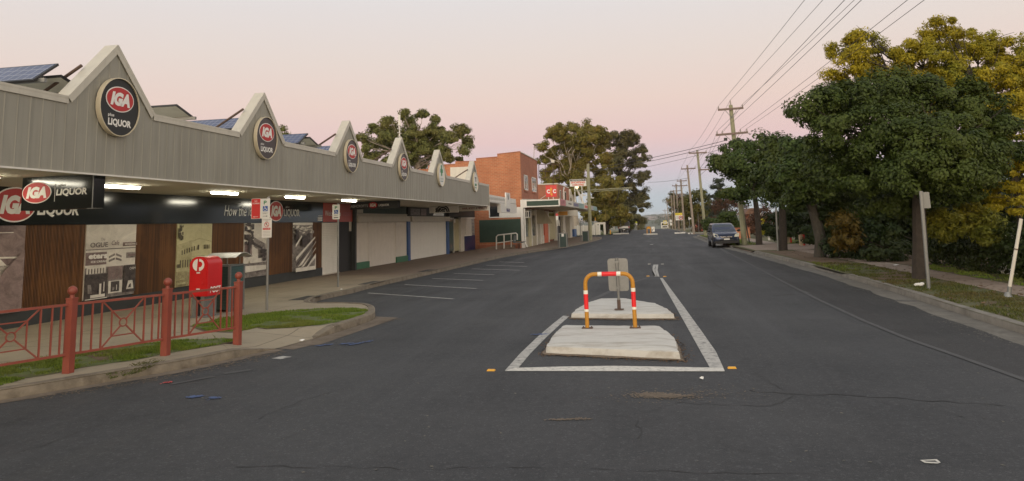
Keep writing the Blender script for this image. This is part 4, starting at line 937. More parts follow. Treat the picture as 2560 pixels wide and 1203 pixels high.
rc(mb, 'photo_grey', 0, 0, 1, .42); q(mb, 'photo_light', [(0, .66), (.02, .80), (.35, .86), (.66, .80), (.7, .66)]); rc(mb, 'photo_grey', 0, .655, 1, .67); rc(mb, 'photo_mauve', .72, .69, 1, .745)
rc(mb, 'photo_mauve', 0, .455, .40, .625); rc(mb, 'photo_light', .41, .46, .74, .63); rc(mb, 'photo_grey', .80, .52, 1, .60); rc(mb, 'photo_light', .72, .50, .98, .50); rc(mb, 'photo_mauve', .84, .545, 1, .575)
q(mb, 'photo_grey', [(.44, .53), (.56, .57), (.56, .60), (.44, .56)]); q(mb, 'photo_grey', [(.58, .57), (.70, .53), (.70, .56), (.58, .60)]); q(mb, 'photo_grey', [(.44, .48), (.56, .51), (.56, .54), (.44, .51)]); q(mb, 'photo_grey', [(.58, .51), (.70, .48), (.70, .51), (.58, .54)])
rc(mb, 'photo_dark', 0, .0, .42, .33)
for k in range(7): rc(mb, 'photo_light', .02+k*.055, .34, .05+k*.055, .41)
rc(mb, 'photo_light', .02, .41, .38, .425); rc(mb, 'photo_mauve', .43, .24, .72, .42); rc(mb, 'photo_light', .41, .42, .75, .43); rc(mb, 'photo_dark', .75, .04, 1, .42)
for a in (.5, .57, .64): rc(mb, 'photo_grey', a, .24, a+.008, .42)
rc(mb, 'photo_light', .44, .05, .72, .22); rc(mb, 'photo_dark', .49, .07, .66, .21); rc(mb, 'photo_light', .60, .09, .615, .16); rc(mb, 'photo_grey', .52, .09, .56, .13)
rc(mb, 'photo_light', .10, .02, .38, .06); q(mb, 'photo_grey', [(.05, .08), (.13, .08), (.10, .2), (.04, .2)]); rc(mb, 'photo_light', .26, .05, .30, .20); rc(mb, 'photo_light', .34, .09, .36, .22); q(mb, 'photo_light', [(.8, .08), (.96, .08), (.93, .2), (.84, .2)]); q(mb, 'photo_dark', [(.84, .1), (.9, .1), (.9, .16), (.86, .14)]); rc(mb, 'photo_light', 0, 0, .42, .012)
mb.build('print', t)
xx = x+.06; ty = lambda a: y0+(y1-y0)*a; tzz = lambda b_: z0+(z1-z0)*b_
for a_, m_, ky, kz, w_, h_, sh, bo in (('OGUE', 'photo_grey', .21, .725, (y1-y0)*.34, .13, 0, .03), ('The', 'photo_grey', .28, .80, .16, .07, .2, 0), ('Cafe', 'photo_mauve', .53, .745, .30, .12, .3, .01), ('eters', 'white_letter', .20, .575, (y1-y0)*.36, .14, 0, .05), ('ICE CREAM', 'white_letter', .22, .50, (y1-y0)*.30, .05, 0, .02), ('CHEM', 'white_letter', .91, .37, .24, .06, 0, 0), ('MEADOWS C', 'white_letter', .86, .717, (y1-y0)*.26, .05, 0, .01)):
    MB(m_).text(a_, (xx, ty(ky), tzz(kz)), Y_, Z_, w_, h_, sh, bo).build('lettering', t)
t, x, y0, y1, z0, z1 = mural(2, 'yellow tinted photo of a grand two storey corner building', .52)
mb = MB('photo_sepia_light').box((XW, y0, z0), (x, y1, z1)); q, rc = panel_fn(x, y0, y1, z0, z1)
rc(mb, 'photo_sepia_ground', 0, 0, 1, .28); q(mb, 'photo_sepia_mid', [(0, .24), (0, .66), (.42, .735), (.42, .24)]); q(mb, 'photo_sepia_light', [(.42, .24), (.42, .74), (.60, .78), (.95, .72), (.97, .26)]); q(mb, 'photo_sepia_mid', [(.38, .715), (.62, .765), (.98, .705), (.98, .69), (.62, .745), (.38, .695)])
for k in range(6):
    a = .03+k*.065; b_ = .50+k*.012; rc(mb, 'photo_sepia_dark', a+.1, b_, a+.128, b_+.075)
    rc(mb, 'photo_sepia_dark', a+.06, .30, a+.09, .42)
for k in range(4): rc(mb, 'photo_sepia_dark', .75+k*.045, .575, .772+k*.045, .645); rc(mb, 'photo_sepia_dark', .75+k*.045, .36, .772+k*.045, .45)
rc(mb, 'photo_sepia_dark', .56, .57, .60, .65); rc(mb, 'photo_sepia_dark', .55, .29, .62, .44); rc(mb, 'photo_sepia_dark', .0, .3, .07, .36); rc(mb, 'photo_sepia_mid', .64, .77, .648, .98); scatter(mb, q, 'photo_sepia_dark', 16, 0, .75, .13, .99, .03, .02, 9)
scatter(mb, q, 'photo_sepia_mid', 14, 0, .02, 1, .24, .1, .008, 10); rc(mb, 'photo_sepia_mid', .1, .463, .75, .475)
mb.build('print', t)
t, x, y0, y1, z0, z1 = mural(3, 'grey photo of a palm lined street with white verandahs behind the sign pole', .50)
mb = MB('photo_light').box((XW, y0, z0), (x, y1, z1)); q, rc = panel_fn(x, y0, y1, z0, z1)
rc(mb, 'photo_grey', 0, 0, 1, .26); rc(mb, 'photo_light', 0, 0, .0, .0); q(mb, 'photo_grey', [(.4, .26), (.42, .74), (.95, .60), (1, .3)]); q(mb, 'photo_light', [(.3, .28), (.34, .58), (.6, .5), (.62, .28)]); q(mb, 'photo_dark', [(.36, .60), (.80, .50), (.80, .54), (.36, .66)]); rc(mb, 'photo_light', .42, .28, .46, .55); rc(mb, 'photo_light', .55, .28, .58, .52)
rc(mb, 'photo_mauve', .02, .38, .34, .62); scatter(mb, q, 'photo_dark', 34, 0, .62, .38, .99, .09, .022, 12); q(mb, 'photo_dark', [(.12, .38), (.2, .38), (.26, .68), (.16, .68)]); scatter(mb, q, 'photo_dark', 16, .66, .36, .98, .5, .06, .02, 13); rc(mb, 'photo_light', .2, .26, .7, .34); q(mb, 'photo_light', [(0, .1), (1, .12), (1, .2), (0, .22)]); rc(mb, 'photo_dark', .76, .28, .9, .34)
mb.build('print', t)
t, x, y0, y1, z0, z1 = mural(4, 'grey photo of diagonal railway tracks and trees beside the red panel', .46)
mb = MB('photo_grey').box((XW, y0, z0), (x, y1, z1)); q, rc = panel_fn(x, y0, y1, z0, z1)
rc(mb, 'photo_light', 0, .95, 1, 1); scatter(mb, q, 'photo_light', 46, 0, .78, 1, .93, .05, .012, 15); scatter(mb, q, 'photo_grey', 20, 0, .76, 1, .92, .05, .01, 16); scatter(mb, q, 'photo_dark', 26, .05, .62, .2, .85, .07, .02, 17); scatter(mb, q, 'photo_dark', 26, .32, .55, .72, .78, .09, .03, 18)
q(mb, 'photo_light', [(0, .56), (.28, .74), (.3, .71), (0, .50)]); q(mb, 'photo_light', [(0, .22), (.02, .30), (.96, .70), (.96, .66)]); q(mb, 'photo_light', [(.1, .1), (.3, .13), (1, .60), (1, .57)]); q(mb, 'photo_light', [(.25, .08), (.4, .1), (1, .47), (1, .44)]); q(mb, 'photo_dark', [(0, .12), (.05, .18), (1, .64), (1, .62)]); rc(mb, 'photo_light', 0, 0, 1, .08); q(mb, 'photo_light', [(.5, .06), (1, .06), (1, .34)]); q(mb, 'photo_grey', [(.62, .08), (.95, .08), (.96, .24)])
mb.build('print', t)
# green shop
t = thing('green_shop', 'shop with blush roller shutters on green stallboards under the awning', 'shop', (XW, 39.6, 0))
mb = MB('shop_green_dark').box((XW-.15, 35.5, 0), (-30, 44.0, 3.9)).box((XW-.15, 35.5, 2.74), (XW+.03, 43.75, ZS+.06)); mb.build('wall', t)
MB('shutter_box').box((XW-.14, 35.55, 2.43), (XW+.28, 43.75, 2.74)).build('shutter_box', t)
MB('shutter_box').box((XW-.1, 35.55, 2.752), (XW+.1, 43.75, 2.86)).build('ledge', t)
for a, b_, z in ((35.56, 37.47, .47), (37.5, 41.73, KZ+.02), (41.76, 43.7, .42)): shutter(a+.05, b_-.05, z, 2.43, XW+.02, 'shutter_blush', t)
for a, b_ in ((35.5, 37.5), (41.74, 43.75)): MB('shop_green').box((XW-.1, a, 0), (XW+.12, b_, .46)).build('stallboard', t)
MB('offwhite').box((XW+.035, 36.0, 2.88), (XW+.045, 36.8, 3.2)).build('notice', t)
# blue shop
t = thing('blue_shop', 'shop with a wide white roller shutter framed by blue posts', 'shop', (XW, 48.3, 0))
mb = MB('plinth').box((XW-.15, 44.0, 0), (-30, 53.3, 3.9)); mb.box((XW-.15, 44.2, 2.74), (XW+.02, 52.5, ZS+.06)); mb.build('wall', t)
for a, b_ in ((43.75, 44.2), (52.5, 53.1)): MB('shop_blue').box((XW-.15, a, 0), (XW+.14, b_, 2.43 if a < 50 else 2.4)).build('post', t)
MB('shutter_box').box((XW-.14, 44.2, 2.43), (XW+.27, 52.9, 2.74)).build('shutter_box', t)
shutter(44.25, 52.45, KZ+.02, 2.43, XW+.02, 'shutter_white', t, muntins=(46.3, 48.4, 50.4))
for a, b_, mt_ in ((44.6, 46.5, 'photo_grey'), (46.7, 47.9, 'photo_mauve'), (49.5, 52.2, 'dark_glass')): MB(mt_).box((XW+.02, a, 2.8), (XW+.03, b_, 3.22)).build('transom_panel', t)
# hair salon
t = thing('hair_salon', 'small salon with glass door, grey window and navy tiled stallboard', 'shop', (XW, 57.3, 0))
mb = MB('plinth').box((XW-.5, 53.3, 0), (-30, 61.35, 3.9)).box((XW-.5, 53.3, 2.7), (XW+.1, 61.35, ZS)); mb.build('wall', t)
MB('shop_glass').box((XW-.06, 53.3, .3), (XW-.02, 54.9, 2.7)).build('window', t)
mb = MB('offwhite').box((XW-.1, 54.85, KZ), (XW, 55.0, 2.7)).box((XW-.1, 56.55, KZ), (XW, 56.7, 2.7)); mb.build('door_frame', t)
mb = MB('door_cream').box((XW-.08, 55.0, KZ+.1), (XW-.05, 56.55, 2.6))
for k in range(4): mb.box((XW-.05, 55.1+k*.38, KZ+.15), (XW-.035, 55.34+k*.38, 2.55))
mb.build('door', t)
MB('sign_white').box((XW-.03, 55.1, 2.3), (XW-.02, 55.5, 2.6)).build('notice', t)
MB('offwhite').box((XW-.1, 56.7, KZ), (XW+.06, 57.8, 2.66)).build('pier', t)
MB('tile_navy').box((XW-.1, 57.8, 0), (XW+.08, 61.38, 1.3)).build('stallboard', t)
for k in range(9): pass
MB('offwhite').box((XW-.1, 57.8, 1.3), (XW+.04, 60.2, 2.66)).build('blind', t)
mb = MB('white_paint').box((XW-.1, 57.75, 1.26), (XW+.09, 60.2, 1.33)).box((XW, 58.2, 1.33), (XW+.07, 58.28, 2.66)).box((XW, 60.1, 1.33), (XW+.07, 60.2, 2.66)).box((XW-.1, 56.7, 2.62), (XW+.1, 61.38, 2.7)); mb.build('window_frame', t)
MB('canopy_grey').box((XW-.1, 60.2, 1.3), (XW+.05, 61.38, 3.1)).build('sign_panel', t)
mb = MB('navy_letter')
for k, s_ in enumerate(('Hair', 'Nails', 'Colour', 'Beauty', 'Tan')): mb.text(s_, (XW+.055, 60.8, 2.5-k*.27), Y_, Z_, .7, .12)
mb.build('lettering', t)
# second, white awning past the grey one
t = thing('white_awning', 'short white painted awning with a raised plaque and hanging board past the grey fascia', 'awning', (XF, 53.5, 2.9)); xq = -10.4
mb = MB('white_paint').prism([(xq, 48.2, 3.55), (xq, 48.2, 4.04), (xq, 58.9, 3.98), (xq, 58.9, 3.45)], (-.15, 0, 0)); mb.box((xq-.15, 48.2, 3.5), (XW, 58.9, 3.6)); mb.build('fascia', t)
MB('cream_metal').box((xq-.13, 47.95, 3.4), (xq+.02, 48.2, 4.05)).build('end_cap', t)
MB('white_paint').box((xq-.2, 52.5, 2.9), (xq+.05, 58.8, 3.5)).build('hanging_board', t)
mb = MB('sign_white').box((xq, 54.4, 3.2), (xq+.09, 56.0, 4.35)); mb.build('plaque', t)
mb = MB('canopy_grey')
for a in (-50, -25, 0, 25, 50): mb.obox((xq+.095, 55.2+.25*math.sin(R(a)), 3.85+.25*math.cos(R(a))), (.004, 0, 0), (0, .05*math.cos(R(a)), -.05*math.sin(R(a))), (0, .22*math.sin(R(a)), .22*math.cos(R(a))))
for k in range(12): mb.box((xq+.0, 49+k*.45, 3.72), (xq+.008, 49.3+k*.45, 3.88))
mb.box((xq, 48.3, 3.55), (xq+.01, 54.4, 3.58)).box((xq, 56.1, 3.6), (xq+.02, 58.8, 3.64)); mb.build('moulding', t)
MB('navy_letter').box((xq+.05, 54.6, 2.98), (xq+.06, 55.9, 3.32)).build('sign_panel', t); MB('white_letter').text('HAIR', (xq+.066, 55.25, 3.15), Y_, Z_, .8, .16).build('lettering', t)
# things on the roof
def solar(lab, c, tilt, w=1.65, d=1.0, yaw=0):
    t = thing('solar_panel', lab, 'solar panel', c, 'solar panels on the supermarket roof'); c = V3(c)
    ax = Vector((math.cos(R(yaw)), math.sin(R(yaw)), 0)); ay = Vector((-math.sin(R(yaw))*math.cos(R(tilt)), math.cos(R(yaw))*math.cos(R(tilt)), math.sin(R(tilt)))); n_ = ax.cross(ay)
    MB('solar_frame').obox(c, ax*w/2, ay*d/2, n_*.022).build('frame', t); MB('solar_cell').obox(c+n_*.024, ax*(w/2-.04), ay*(d/2-.04), n_*.002).build('cells', t)
    MB('solar_back').obox(c-n_*.024, ax*(w/2-.03), ay*(d/2-.03), n_*.002).build('backing', t)
    hi = c+ay*d*.35*(1 if tilt > 0 else -1); lo = c-ay*d*.3*(1 if tilt > 0 else -1); mb = MB('galv')
    q = lo-n_*.06; mb.obox(q, ax*(w/2+.12), Y_*.035, Z_*.035); mb.build('bracket', t)
solar('blue solar panel at the far left edge of the roof', AX(2, 190, -11.6), 36, 1.9, .7)
solar('dark solar panel seen from below left of the first peak', AX(104, 219, -11.4), -16, 1.5, .8)
solar('small dark solar panel seen from below right of the first peak', AX(405, 284, -11.6), -17, 1.3, .8)
solar('blue solar panel in the gap before the second peak', AX(520, 314, -12.2), 30, 2.2, .8)
solar('blue solar panel edge just right of the second peak', AX(708, 350, -11.6), 30, 1.4, .8)
solar('dark solar panel seen from below right of the second peak', AX(738, 358, -11.5), -17, 1.4, .8)
solar('blue solar panel low in the gap before the third peak', AX(815, 377, -12.2), 28, 2.2, .9)
p = AX(999, 345, -10.8); zt_ = AX(1000, 288, -10.8).z
mb = MB('white_paint').cyl(p-Z_*.8, (p.x, p.y, p.z+(zt_-p.z)*.7), .03, n=8).cyl((p.x, p.y, p.z+(zt_-p.z)*.55), (p.x, p.y, zt_), .05, n=8)
for k in range(5): mb.box((p.x-.02, p.y-.3+.03*k, zt_-.5-.16*k), (p.x+.02, p.y+.3-.03*k, zt_-.48-.16*k))
mb.build('roof_antenna', label='thin white aerial rising behind the fourth awning peak', cat='antenna', loc=p)

# ------------------------------------------------------------------ corner fence, post box, bins, sign poles
bases = [G(*p, KZ) for p in ((170, 933), (413, 889), (593, 857))]
d01 = (bases[0]-bases[1]); d01.z = 0; bases = [bases[0]+d01.normalized()*1.72]+bases
t = thing('fence', 'low red metal railing with ball topped posts on the grass corner', 'fence', bases[1])
for i, p in enumerate(bases):
    mb = MB('fence_red'); s = .056; top = 1.06
    mb.box((p.x-s, p.y-s, KZ-.1), (p.x+s, p.y+s, KZ+top)).prism([(p.x-s*1.1, p.y-s*1.1, KZ+top), (p.x+s*1.1, p.y-s*1.1, KZ+top), (p.x+s*1.1, p.y+s*1.1, KZ+top), (p.x-s*1.1, p.y+s*1.1, KZ+top)], (0, 0, .022))
    po = mb.build('post', t)
    MB('fence_red').cyl((p.x, p.y, KZ+top+.02), (p.x, p.y, KZ+top+.07), .035, .03).sphere((p.x, p.y, KZ+top+.125), .068, 16, 10).build('ball_finial', po, smooth=True)
for a, b_ in zip(bases, bases[1:]):
    d = (b_-a); L = d.length; d.normalize(); nq = Vector((-d.y, d.x, 0)); zt, zb = KZ+.985, KZ+.27; mb = MB('fence_red')
    at = lambda k, z: a+d*(.06+(L-.12)*k)+Z_*(z-a.z)
    def bar(p, q, w=.011): 
        e = (q-p); l = e.length; e.normalize(); s_ = e.cross(nq).normalized(); mb.obox((p+q)/2, e*l/2, nq*w, s_*w)
    bar(at(-.01, zt), at(1.01, zt), .018); bar(at(-.01, zb), at(1.01, zb), .017)
    for k in (.075, .18, .28, .765, .865, .945): bar(at(k, zb), at(k, zt))
    cx_, cz_ = .5225, (zt+zb)/2; kk = .13; zq = .16
    for s1 in (-1, 1):
        for s2 in (-1, 1): bar(at(cx_+s1*.2425, cz_+s2*(zt-zb)/2), at(cx_+s1*.026, cz_+s2*.042), .010)
        bar(at(cx_+s1*kk, cz_-zq-.03), at(cx_+s1*kk, cz_+zq+.03), .009); bar(at(cx_-kk, cz_+s1*(zq+.03)), at(cx_+kk, cz_+s1*(zq+.03)), .009)
    ring = [at(cx_, cz_)+d*.062*math.cos(R(g))+Z_*.062*math.sin(R(g)) for g in range(0, 361, 20)]; mb.tube(ring, .011, 6, False); mb.build('panel', t)
yp = 16.9; a = AY(472, 742, yp); b_ = AY(515, 742, yp); ztp = AY(495, 642, yp).z; zb = a.z; x0, x1 = a.x, b_.x+.03; w = x1-x0; dp = .62
t = thing('post_box', 'bright red arched street post box on a grey pedestal behind the fence', 'post box', ((x0+x1)/2, yp+.3, KZ))
def arch(x0, x1, zb, zt, ins=0):
    r_ = (x1-x0)/2-ins; cx_ = (x0+x1)/2; zc = zt-ins-r_*.8
    return [(cx_-r_, zb+ins), (cx_+r_, zb+ins)]+[(cx_+r_*math.cos(R(g)), zc+r_*.8*math.sin(R(g))) for g in range(0, 181, 12)]
MB('post_red').prism([(x, yp, z) for x, z in arch(x0, x1, zb, ztp)], (0, dp, 0)).build('body', t, smooth=True, ang=25)
mb = MB('post_red').prism([(x, yp-.012, z) for x, z in arch(x0, x1, zb, ztp, .028)], (0, .012, 0)); mb.box((x0+.03, yp-.02, zb+(ztp-zb)*.63), (x1-.03, yp-.012, zb+(ztp-zb)*.64)).sphere((x1-.12, yp-.02, zb+.33*(ztp-zb)), .018, 8, 6); mb.build('door', t)
cxp, czp, rr = (x0+x1)/2, zb+(ztp-zb)*.79, .145
mb = MB('white_letter'); yl = yp-.016
hb_ = [(cxp+rr*math.cos(R(g)), czp+rr*math.sin(R(g))) for g in range(97, 264, 8)]; mb.prism([(x-.006, yl, z) for x, z in hb_], (0, -.004, 0))
rp = [(cxp+rr*math.cos(R(g)), czp+rr*math.sin(R(g))) for g in range(-78, 84, 8)]+[(cxp+.012, czp+rr*.98), (cxp+.012, czp+rr*.55)]+[(cxp+.02+rr*.50*math.cos(R(g)), czp+rr*.1+rr*.48*math.sin(R(g))) for g in range(70, -81, -15)]+[(cxp+.012, czp-rr*.35), (cxp+.012, czp-rr*.98)]
mb.prism([(x+.006, yl, z) for x, z in rp], (0, -.004, 0)); mb.build('emblem', t)
mb = MB('sign_white').box((cxp-.045, yl, zb+.60*(ztp-zb)-.02), (cxp+.045, yl-.004, zb+.60*(ztp-zb)+.01)).box((cxp-.04, yl, zb+.17*(ztp-zb)), (cxp+.05, yl-.004, zb+.20*(ztp-zb))); mb.build('notice', t)
MB('white_letter').text('POST', (x1+.004, yp+.34, zb+.14), Y_, Z_, .46, .15, .12, .03).build('lettering', t)
MB('white_paint').box((x0+w*.35, yp+.02, ztp-.004), (x1-w*.1, yp+.1, ztp+.006)).build('top_strip', t)
mb = MB('galv').box((x0+.06, yp+.05, KZ), (x0+.16, yp+dp-.05, zb)).box((x1-.2, yp+.05, KZ), (x1-.1, yp+dp-.05, zb)).box((x0, yp, KZ), (x1, yp+dp, KZ+.03)); mb.build('pedestal', t)
yb_ = 18.0; a = AY(502, 787, yb_); b_ = AY(573, 780, yb_); x0, x1 = a.x, b_.x; zt = AY(560, 664, yb_).z; y1 = yb_+.72
t = thing('litter_bin', 'dark green slatted bin enclosure with curved grey canopy beside the post box', 'bin', ((x0+x1)/2, yb_+.35, KZ))
mb = MB('bin_dark').box((x0+.04, yb_+.03, KZ+.05), (x1-.04, y1-.03, zt-.03))
for k in range(16): mb.box((x0+.05, yb_+.015, KZ+.07+k*.069), (x1-.05, yb_+.03, KZ+.125+k*.069))
mb.build('front_panel', t)
mb = MB('bin_green')
for k in range(16): mb.box((x1-.04, yb_+.05, KZ+.07+k*.069), (x1-.012, y1-.05, KZ+.127+k*.069))
mb.build('side_panel', t)
mb = MB('galv')
for x in (x0, x1-.06):
    for y in (yb_, y1-.06): mb.box((x, y, KZ), (x+.06, y+.06, zt))
mb.box((x0-.01, yb_-.01, zt-.03), (x1+.01, y1+.01, zt))
for x in (x0+.15, x1-.12):
    for y in (yb_+.06, y1-.06): mb.cyl((x, y, zt), (x, y, zt+.24), .012, n=6)
mb.build('frame', t)
pr = [(y, zt+.20+.11*math.sin(math.pi*(y-(yb_-.05))/(y1-yb_+.1))) for y in np.linspace(yb_-.05, y1+.05, 9)]
MB('canopy_grey').prism([(x0+.08, y, z) for y, z in pr]+[(x0+.08, y, z-.015) for y, z in pr[::-1]], (x1-x0+.1, 0, 0)).build('canopy', t, smooth=True)
def wheelchair(mb, c, s):
    c = V3(c); q = lambda a, b_: (c.x+a*s, c.y, c.z+b_*s)
    mb.ellipse(q(-.08, .33), X_, Z_, .06*s, .06*s, .002, 10)
    for a, b_, w in (((-.08, .26), (-.03, -.02), .045), ((-.05, .12), (.14, .10), .035), ((-.03, -.02), (.18, -.02), .045), ((.18, -.02), (.27, -.26), .045), ((.27, -.26), (.36, -.22), .035)):
        p, r_ = V3(q(*a)), V3(q(*b_)); e = (r_-p); l = e.length; e.normalize(); mb.obox((p+r_)/2, e*l/2, e.cross(Y_)*w*s*.8, Y_*.0015)
    ring = [q(-.03+.22*math.cos(R(g)), -.14+.22*math.sin(R(g))) for g in range(115, 375, 20)]; mb.tube(ring, .028*s, 5)
def arrow(mb, c, w, h, left):
    s = -1 if left else 1; c = V3(c); mb.box((c.x-w/2, c.y-.003, c.z-h*.14), (c.x+w/2, c.y, c.z+h*.14)); mb.prism([(c.x+s*w/2, c.y, c.z+h*.5), (c.x+s*w*.82, c.y, c.z), (c.x+s*w/2, c.y, c.z-h*.5)], (0, -.003, 0)) if False else mb.prism([(c.x+s*w*.28, c.y, c.z+h*.5), (c.x+s*w*.62, c.y, c.z), (c.x+s*w*.28, c.y, c.z-h*.5)], (0, -.003, 0))
def board(mb, px0, px1, y, mat, r_=.02, t_=.004):
    a, b_ = AY(*px0, y), AY(*px1, y); mb.use(mat).plate(((a.x+b_.x)/2, y, (a.z+b_.z)/2), X_, Z_, b_.x-a.x, a.z-b_.z, t_, r_)
    return (a.x+b_.x)/2, (a.z+b_.z)/2, b_.x-a.x, a.z-b_.z
b0 = G(667, 776, KZ); y = b0.y; tp = AY(668, 492, y)
t = thing('parking_sign', 'grey sign pole with red no stopping board, disabled parking board and rules board', 'street sign', b0)
MB('galv').cyl(b0-Z_*.1, (b0.x, y, tp.z), .034, n=12).build('post', t, smooth=True)
yy_ = y-.05; mb = MB(); cx_, cz_, w, h = board(mb, (629, 497), (651, 547), yy_, 'reflect_white'); mb.use('sign_red').plate((cx_, yy_-.004, cz_), X_, Z_, w*.93, h*.965, .002, .02); mb.build('panel', t, label='red no stopping board')
mb = MB('white_letter').text('NO', (cx_, yy_-.008, cz_+h*.37), X_, Z_, w*.3, h*.07, 0, .02).text('STOPPING', (cx_, yy_-.008, cz_+h*.255), X_, Z_, w*.76, h*.075, 0, .02); arrow(mb, (cx_, yy_-.007, cz_-h*.40), w*.5, h*.06, True); mb.build('lettering', t)
mb = MB(); cx_, cz_, w, h = board(mb, (652, 497), (674.5, 546), yy_, 'sign_white'); mb.build('panel', t, label='white disabled parking board')
mb = MB('letter_green').text('P', (cx_, yy_-.007, cz_+h*.30), X_, Z_, w*.32, h*.19, 0, .03); mb.use('sign_blue').box((cx_-w*.25, yy_-.006, cz_-h*.14), (cx_+w*.27, yy_-.004, cz_+h*.12)); wheelchair(mb.use('white_letter'), (cx_+w*.0, yy_-.009, cz_-h*.0), w*.62); mb.use('letter_black').text('ONLY', (cx_, yy_-.007, cz_-h*.24), X_, Z_, w*.5, h*.075); arrow(mb, (cx_, yy_-.006, cz_-h*.385), w*.45, h*.06, False); mb.build('lettering', t)
mb = MB(); cx_, cz_, w, h = board(mb, (655, 546), (679, 594), yy_-.01, 'sign_white'); mb.build('panel', t, label='white rules board with red prohibition circle')
mb = MB('letter_red'); ring = [(cx_+w*.22*math.cos(R(g)), yy_-.017, cz_+h*.17+w*.22*math.sin(R(g))) for g in range(0, 361, 20)]; mb.tube(ring, w*.025, 5, False); mb.obox((cx_, yy_-.017, cz_+h*.17), Vector((.7, 0, -.7))*w*.2, Y_*.002, Vector((.7, 0, .7))*w*.025)
mb.box((cx_-w*.38, yy_-.017, cz_-h*.10), (cx_+w*.38, yy_-.0145, cz_-h*.0)); mb.use('letter_black').text('ALCOHOL FREE', (cx_, yy_-.018, cz_+h*.42), X_, Z_, w*.8, h*.05).text('ZONE', (cx_, yy_-.018, cz_+h*.345), X_, Z_, w*.26, h*.045)
mb.obox((cx_-w*.02, yy_-.017, cz_+h*.19), (w*.03, 0, 0), (0, .002, 0), (0, 0, h*.05)); mb.use('white_letter').text('ALCOHOL PROHIBITED', (cx_, yy_-.02, cz_-h*.05), X_, Z_, w*.66, h*.04)
mb.use('grey_letter')
for k in range(4): mb.box((cx_-w*.38, yy_-.017, cz_-h*(.185+.075*k)), (cx_+w*(.38-.03*(k % 2)), yy_-.0145, cz_-h*(.165+.075*k)))
mb.build('lettering', t)
b0 = G(845, 718, KZ); y = b0.y; yy_ = y-.05
t = thing('parking_sign', 'thin grey pole with a single white disabled parking board before the red panel', 'street sign', b0)
MB('galv').cyl(b0-Z_*.1, (b0.x, y, AY(840, 509, y).z), .034, n=12).build('post', t, smooth=True)
mb = MB(); cx_, cz_, w, h = board(mb, (831, 512), (849.5, 548), yy_, 'sign_white'); mb.build('panel', t)
mb = MB('letter_green').text('P', (cx_, yy_-.007, cz_+h*.29), X_, Z_, w*.34, h*.2, 0, .03); mb.use('sign_blue').box((cx_-w*.25, yy_-.006, cz_-h*.14), (cx_+w*.27, yy_-.004, cz_+h*.13)); wheelchair(mb.use('white_letter'), (cx_, yy_-.009, cz_), w*.6); mb.use('letter_black').text('ONLY', (cx_, yy_-.007, cz_-h*.24), X_, Z_, w*.5, h*.075).box((cx_-w*.3, yy_-.006, cz_-h*.41), (cx_+w*.3, yy_-.004, cz_-h*.36)); mb.build('lettering', t)
for i, (u, v, l1, l2) in enumerate(((765, 745, 1.25, .5), (930, 707, 1.5, .45), (1070, 677, 1.6, .5))):
    p = G(u, v, KZ); MB('dark_inside').box((p.x-.25, p.y-l1/2, KZ), (p.x+.25, p.y+l1/2, KZ+.006)).build('service_pit', label=['dark steel pit cover in the footpath nearest the grass nose', 'dark steel pit cover in front of the green shop', 'small dark pit cover in front of the blue shop'][i], cat='pit cover', group='pit covers in the footpath', loc=p)

# ------------------------------------------------------------------ brick building, its awning and the shops beyond
YB, XB = 61.4, -10.37
t = thing('brick_building', 'tall orange brick shop building with stepped side parapet and two upper windows', 'building', (XB, 66, 0))
steps = [(XB, 7.9), (-12.28, 7.78), (-12.281, 7.55), (-14.08, 7.5), (-14.081, 7.28), (-15.86, 7.33), (-15.861, 7.12), (-18.2, 7.1), (-18.201, 6.8), (-30, 6.6)]
mb = MB('brick_orange').prism([(XB, YB, 3.4), (XB, YB, 0), (-30, YB, 0)]+[(x, YB, z) for x, z in steps[::-1]], (0, .3, 0)); mb.build('side_wall', t)
mb = MB('brick_front').box((XB-.02, YB+.3, 3.3), (XB-.3, 71, 7.88)).box((XB-.3, 70.7, 0), (-30, 71, 6.9)); mb.build('wall', t)
MB('roof_metal').box((XB-.3, YB+.3, 6.3), (-30, 70.7, 6.4)).build('roof', t)
mb = MB('brick_front'); 
for (a, za), (b_, zb_) in zip(steps, steps[1:]):
    if abs(a-b_) > .01: mb.prism([(a, YB-.03, za), (b_, YB-.03, zb_), (b_, YB-.03, zb_+.07), (a, YB-.03, za+.07)], (0, .36, 0))
mb.build('coping', t); MB('offwhite').box((XB-.34, YB+.35, 7.88), (XB+.04, 71.03, 7.95)).build('coping', t)
for y0, y1, z0, z1 in ((63.0, 64.9, 4.85, 6.15), (67.2, 69.75, 4.87, 6.18)):
    f = MB('white_paint'); f.box((XB-.05, y0, z0), (XB+.03, y0+.1, z1)).box((XB-.05, y1-.1, z0), (XB+.03, y1, z1)).box((XB-.05, y0, z1-.1), (XB+.03, y1, z1)).box((XB-.05, y0, z0), (XB+.03, y1, z0+.1)).box((XB-.05, (y0+y1)/2-.05, z0), (XB+.025, (y0+y1)/2+.05, z1))
    w_ = f.build('window', t); MB('dark_glass').box((XB-.04, y0+.05, z0+.05), (XB, y1-.05, z1-.05)).build('pane', w_); MB('brick_front').box((XB-.05, y0-.08, z0-.12), (XB+.06, y1+.08, z0)).build('sill', w_)
MB('wall_green').box((-13.95, YB-.012, .66), (-10.5, YB+.0, 2.47)).build('painted_panel', t)
MB('white_paint').box((-12.25, YB-.014, 2.6), (-10.44, YB, 3.42)).build('painted_band', t)
mb = MB('white_paint').box((-13.05, YB-.05, 2.62), (-12.25, YB, 2.70)).box((-13.1, YB-.05, 2.62), (-13.03, YB, 3.7)); w_ = mb.build('window', t)
MB('dark_glass').box((-13.03, YB-.02, 2.7), (-12.25, YB-.004, 3.7)).build('pane', w_)
MB('brick_front').box((-14, YB-.6, 0), (-10.5, YB, .46)).build('plinth', t)
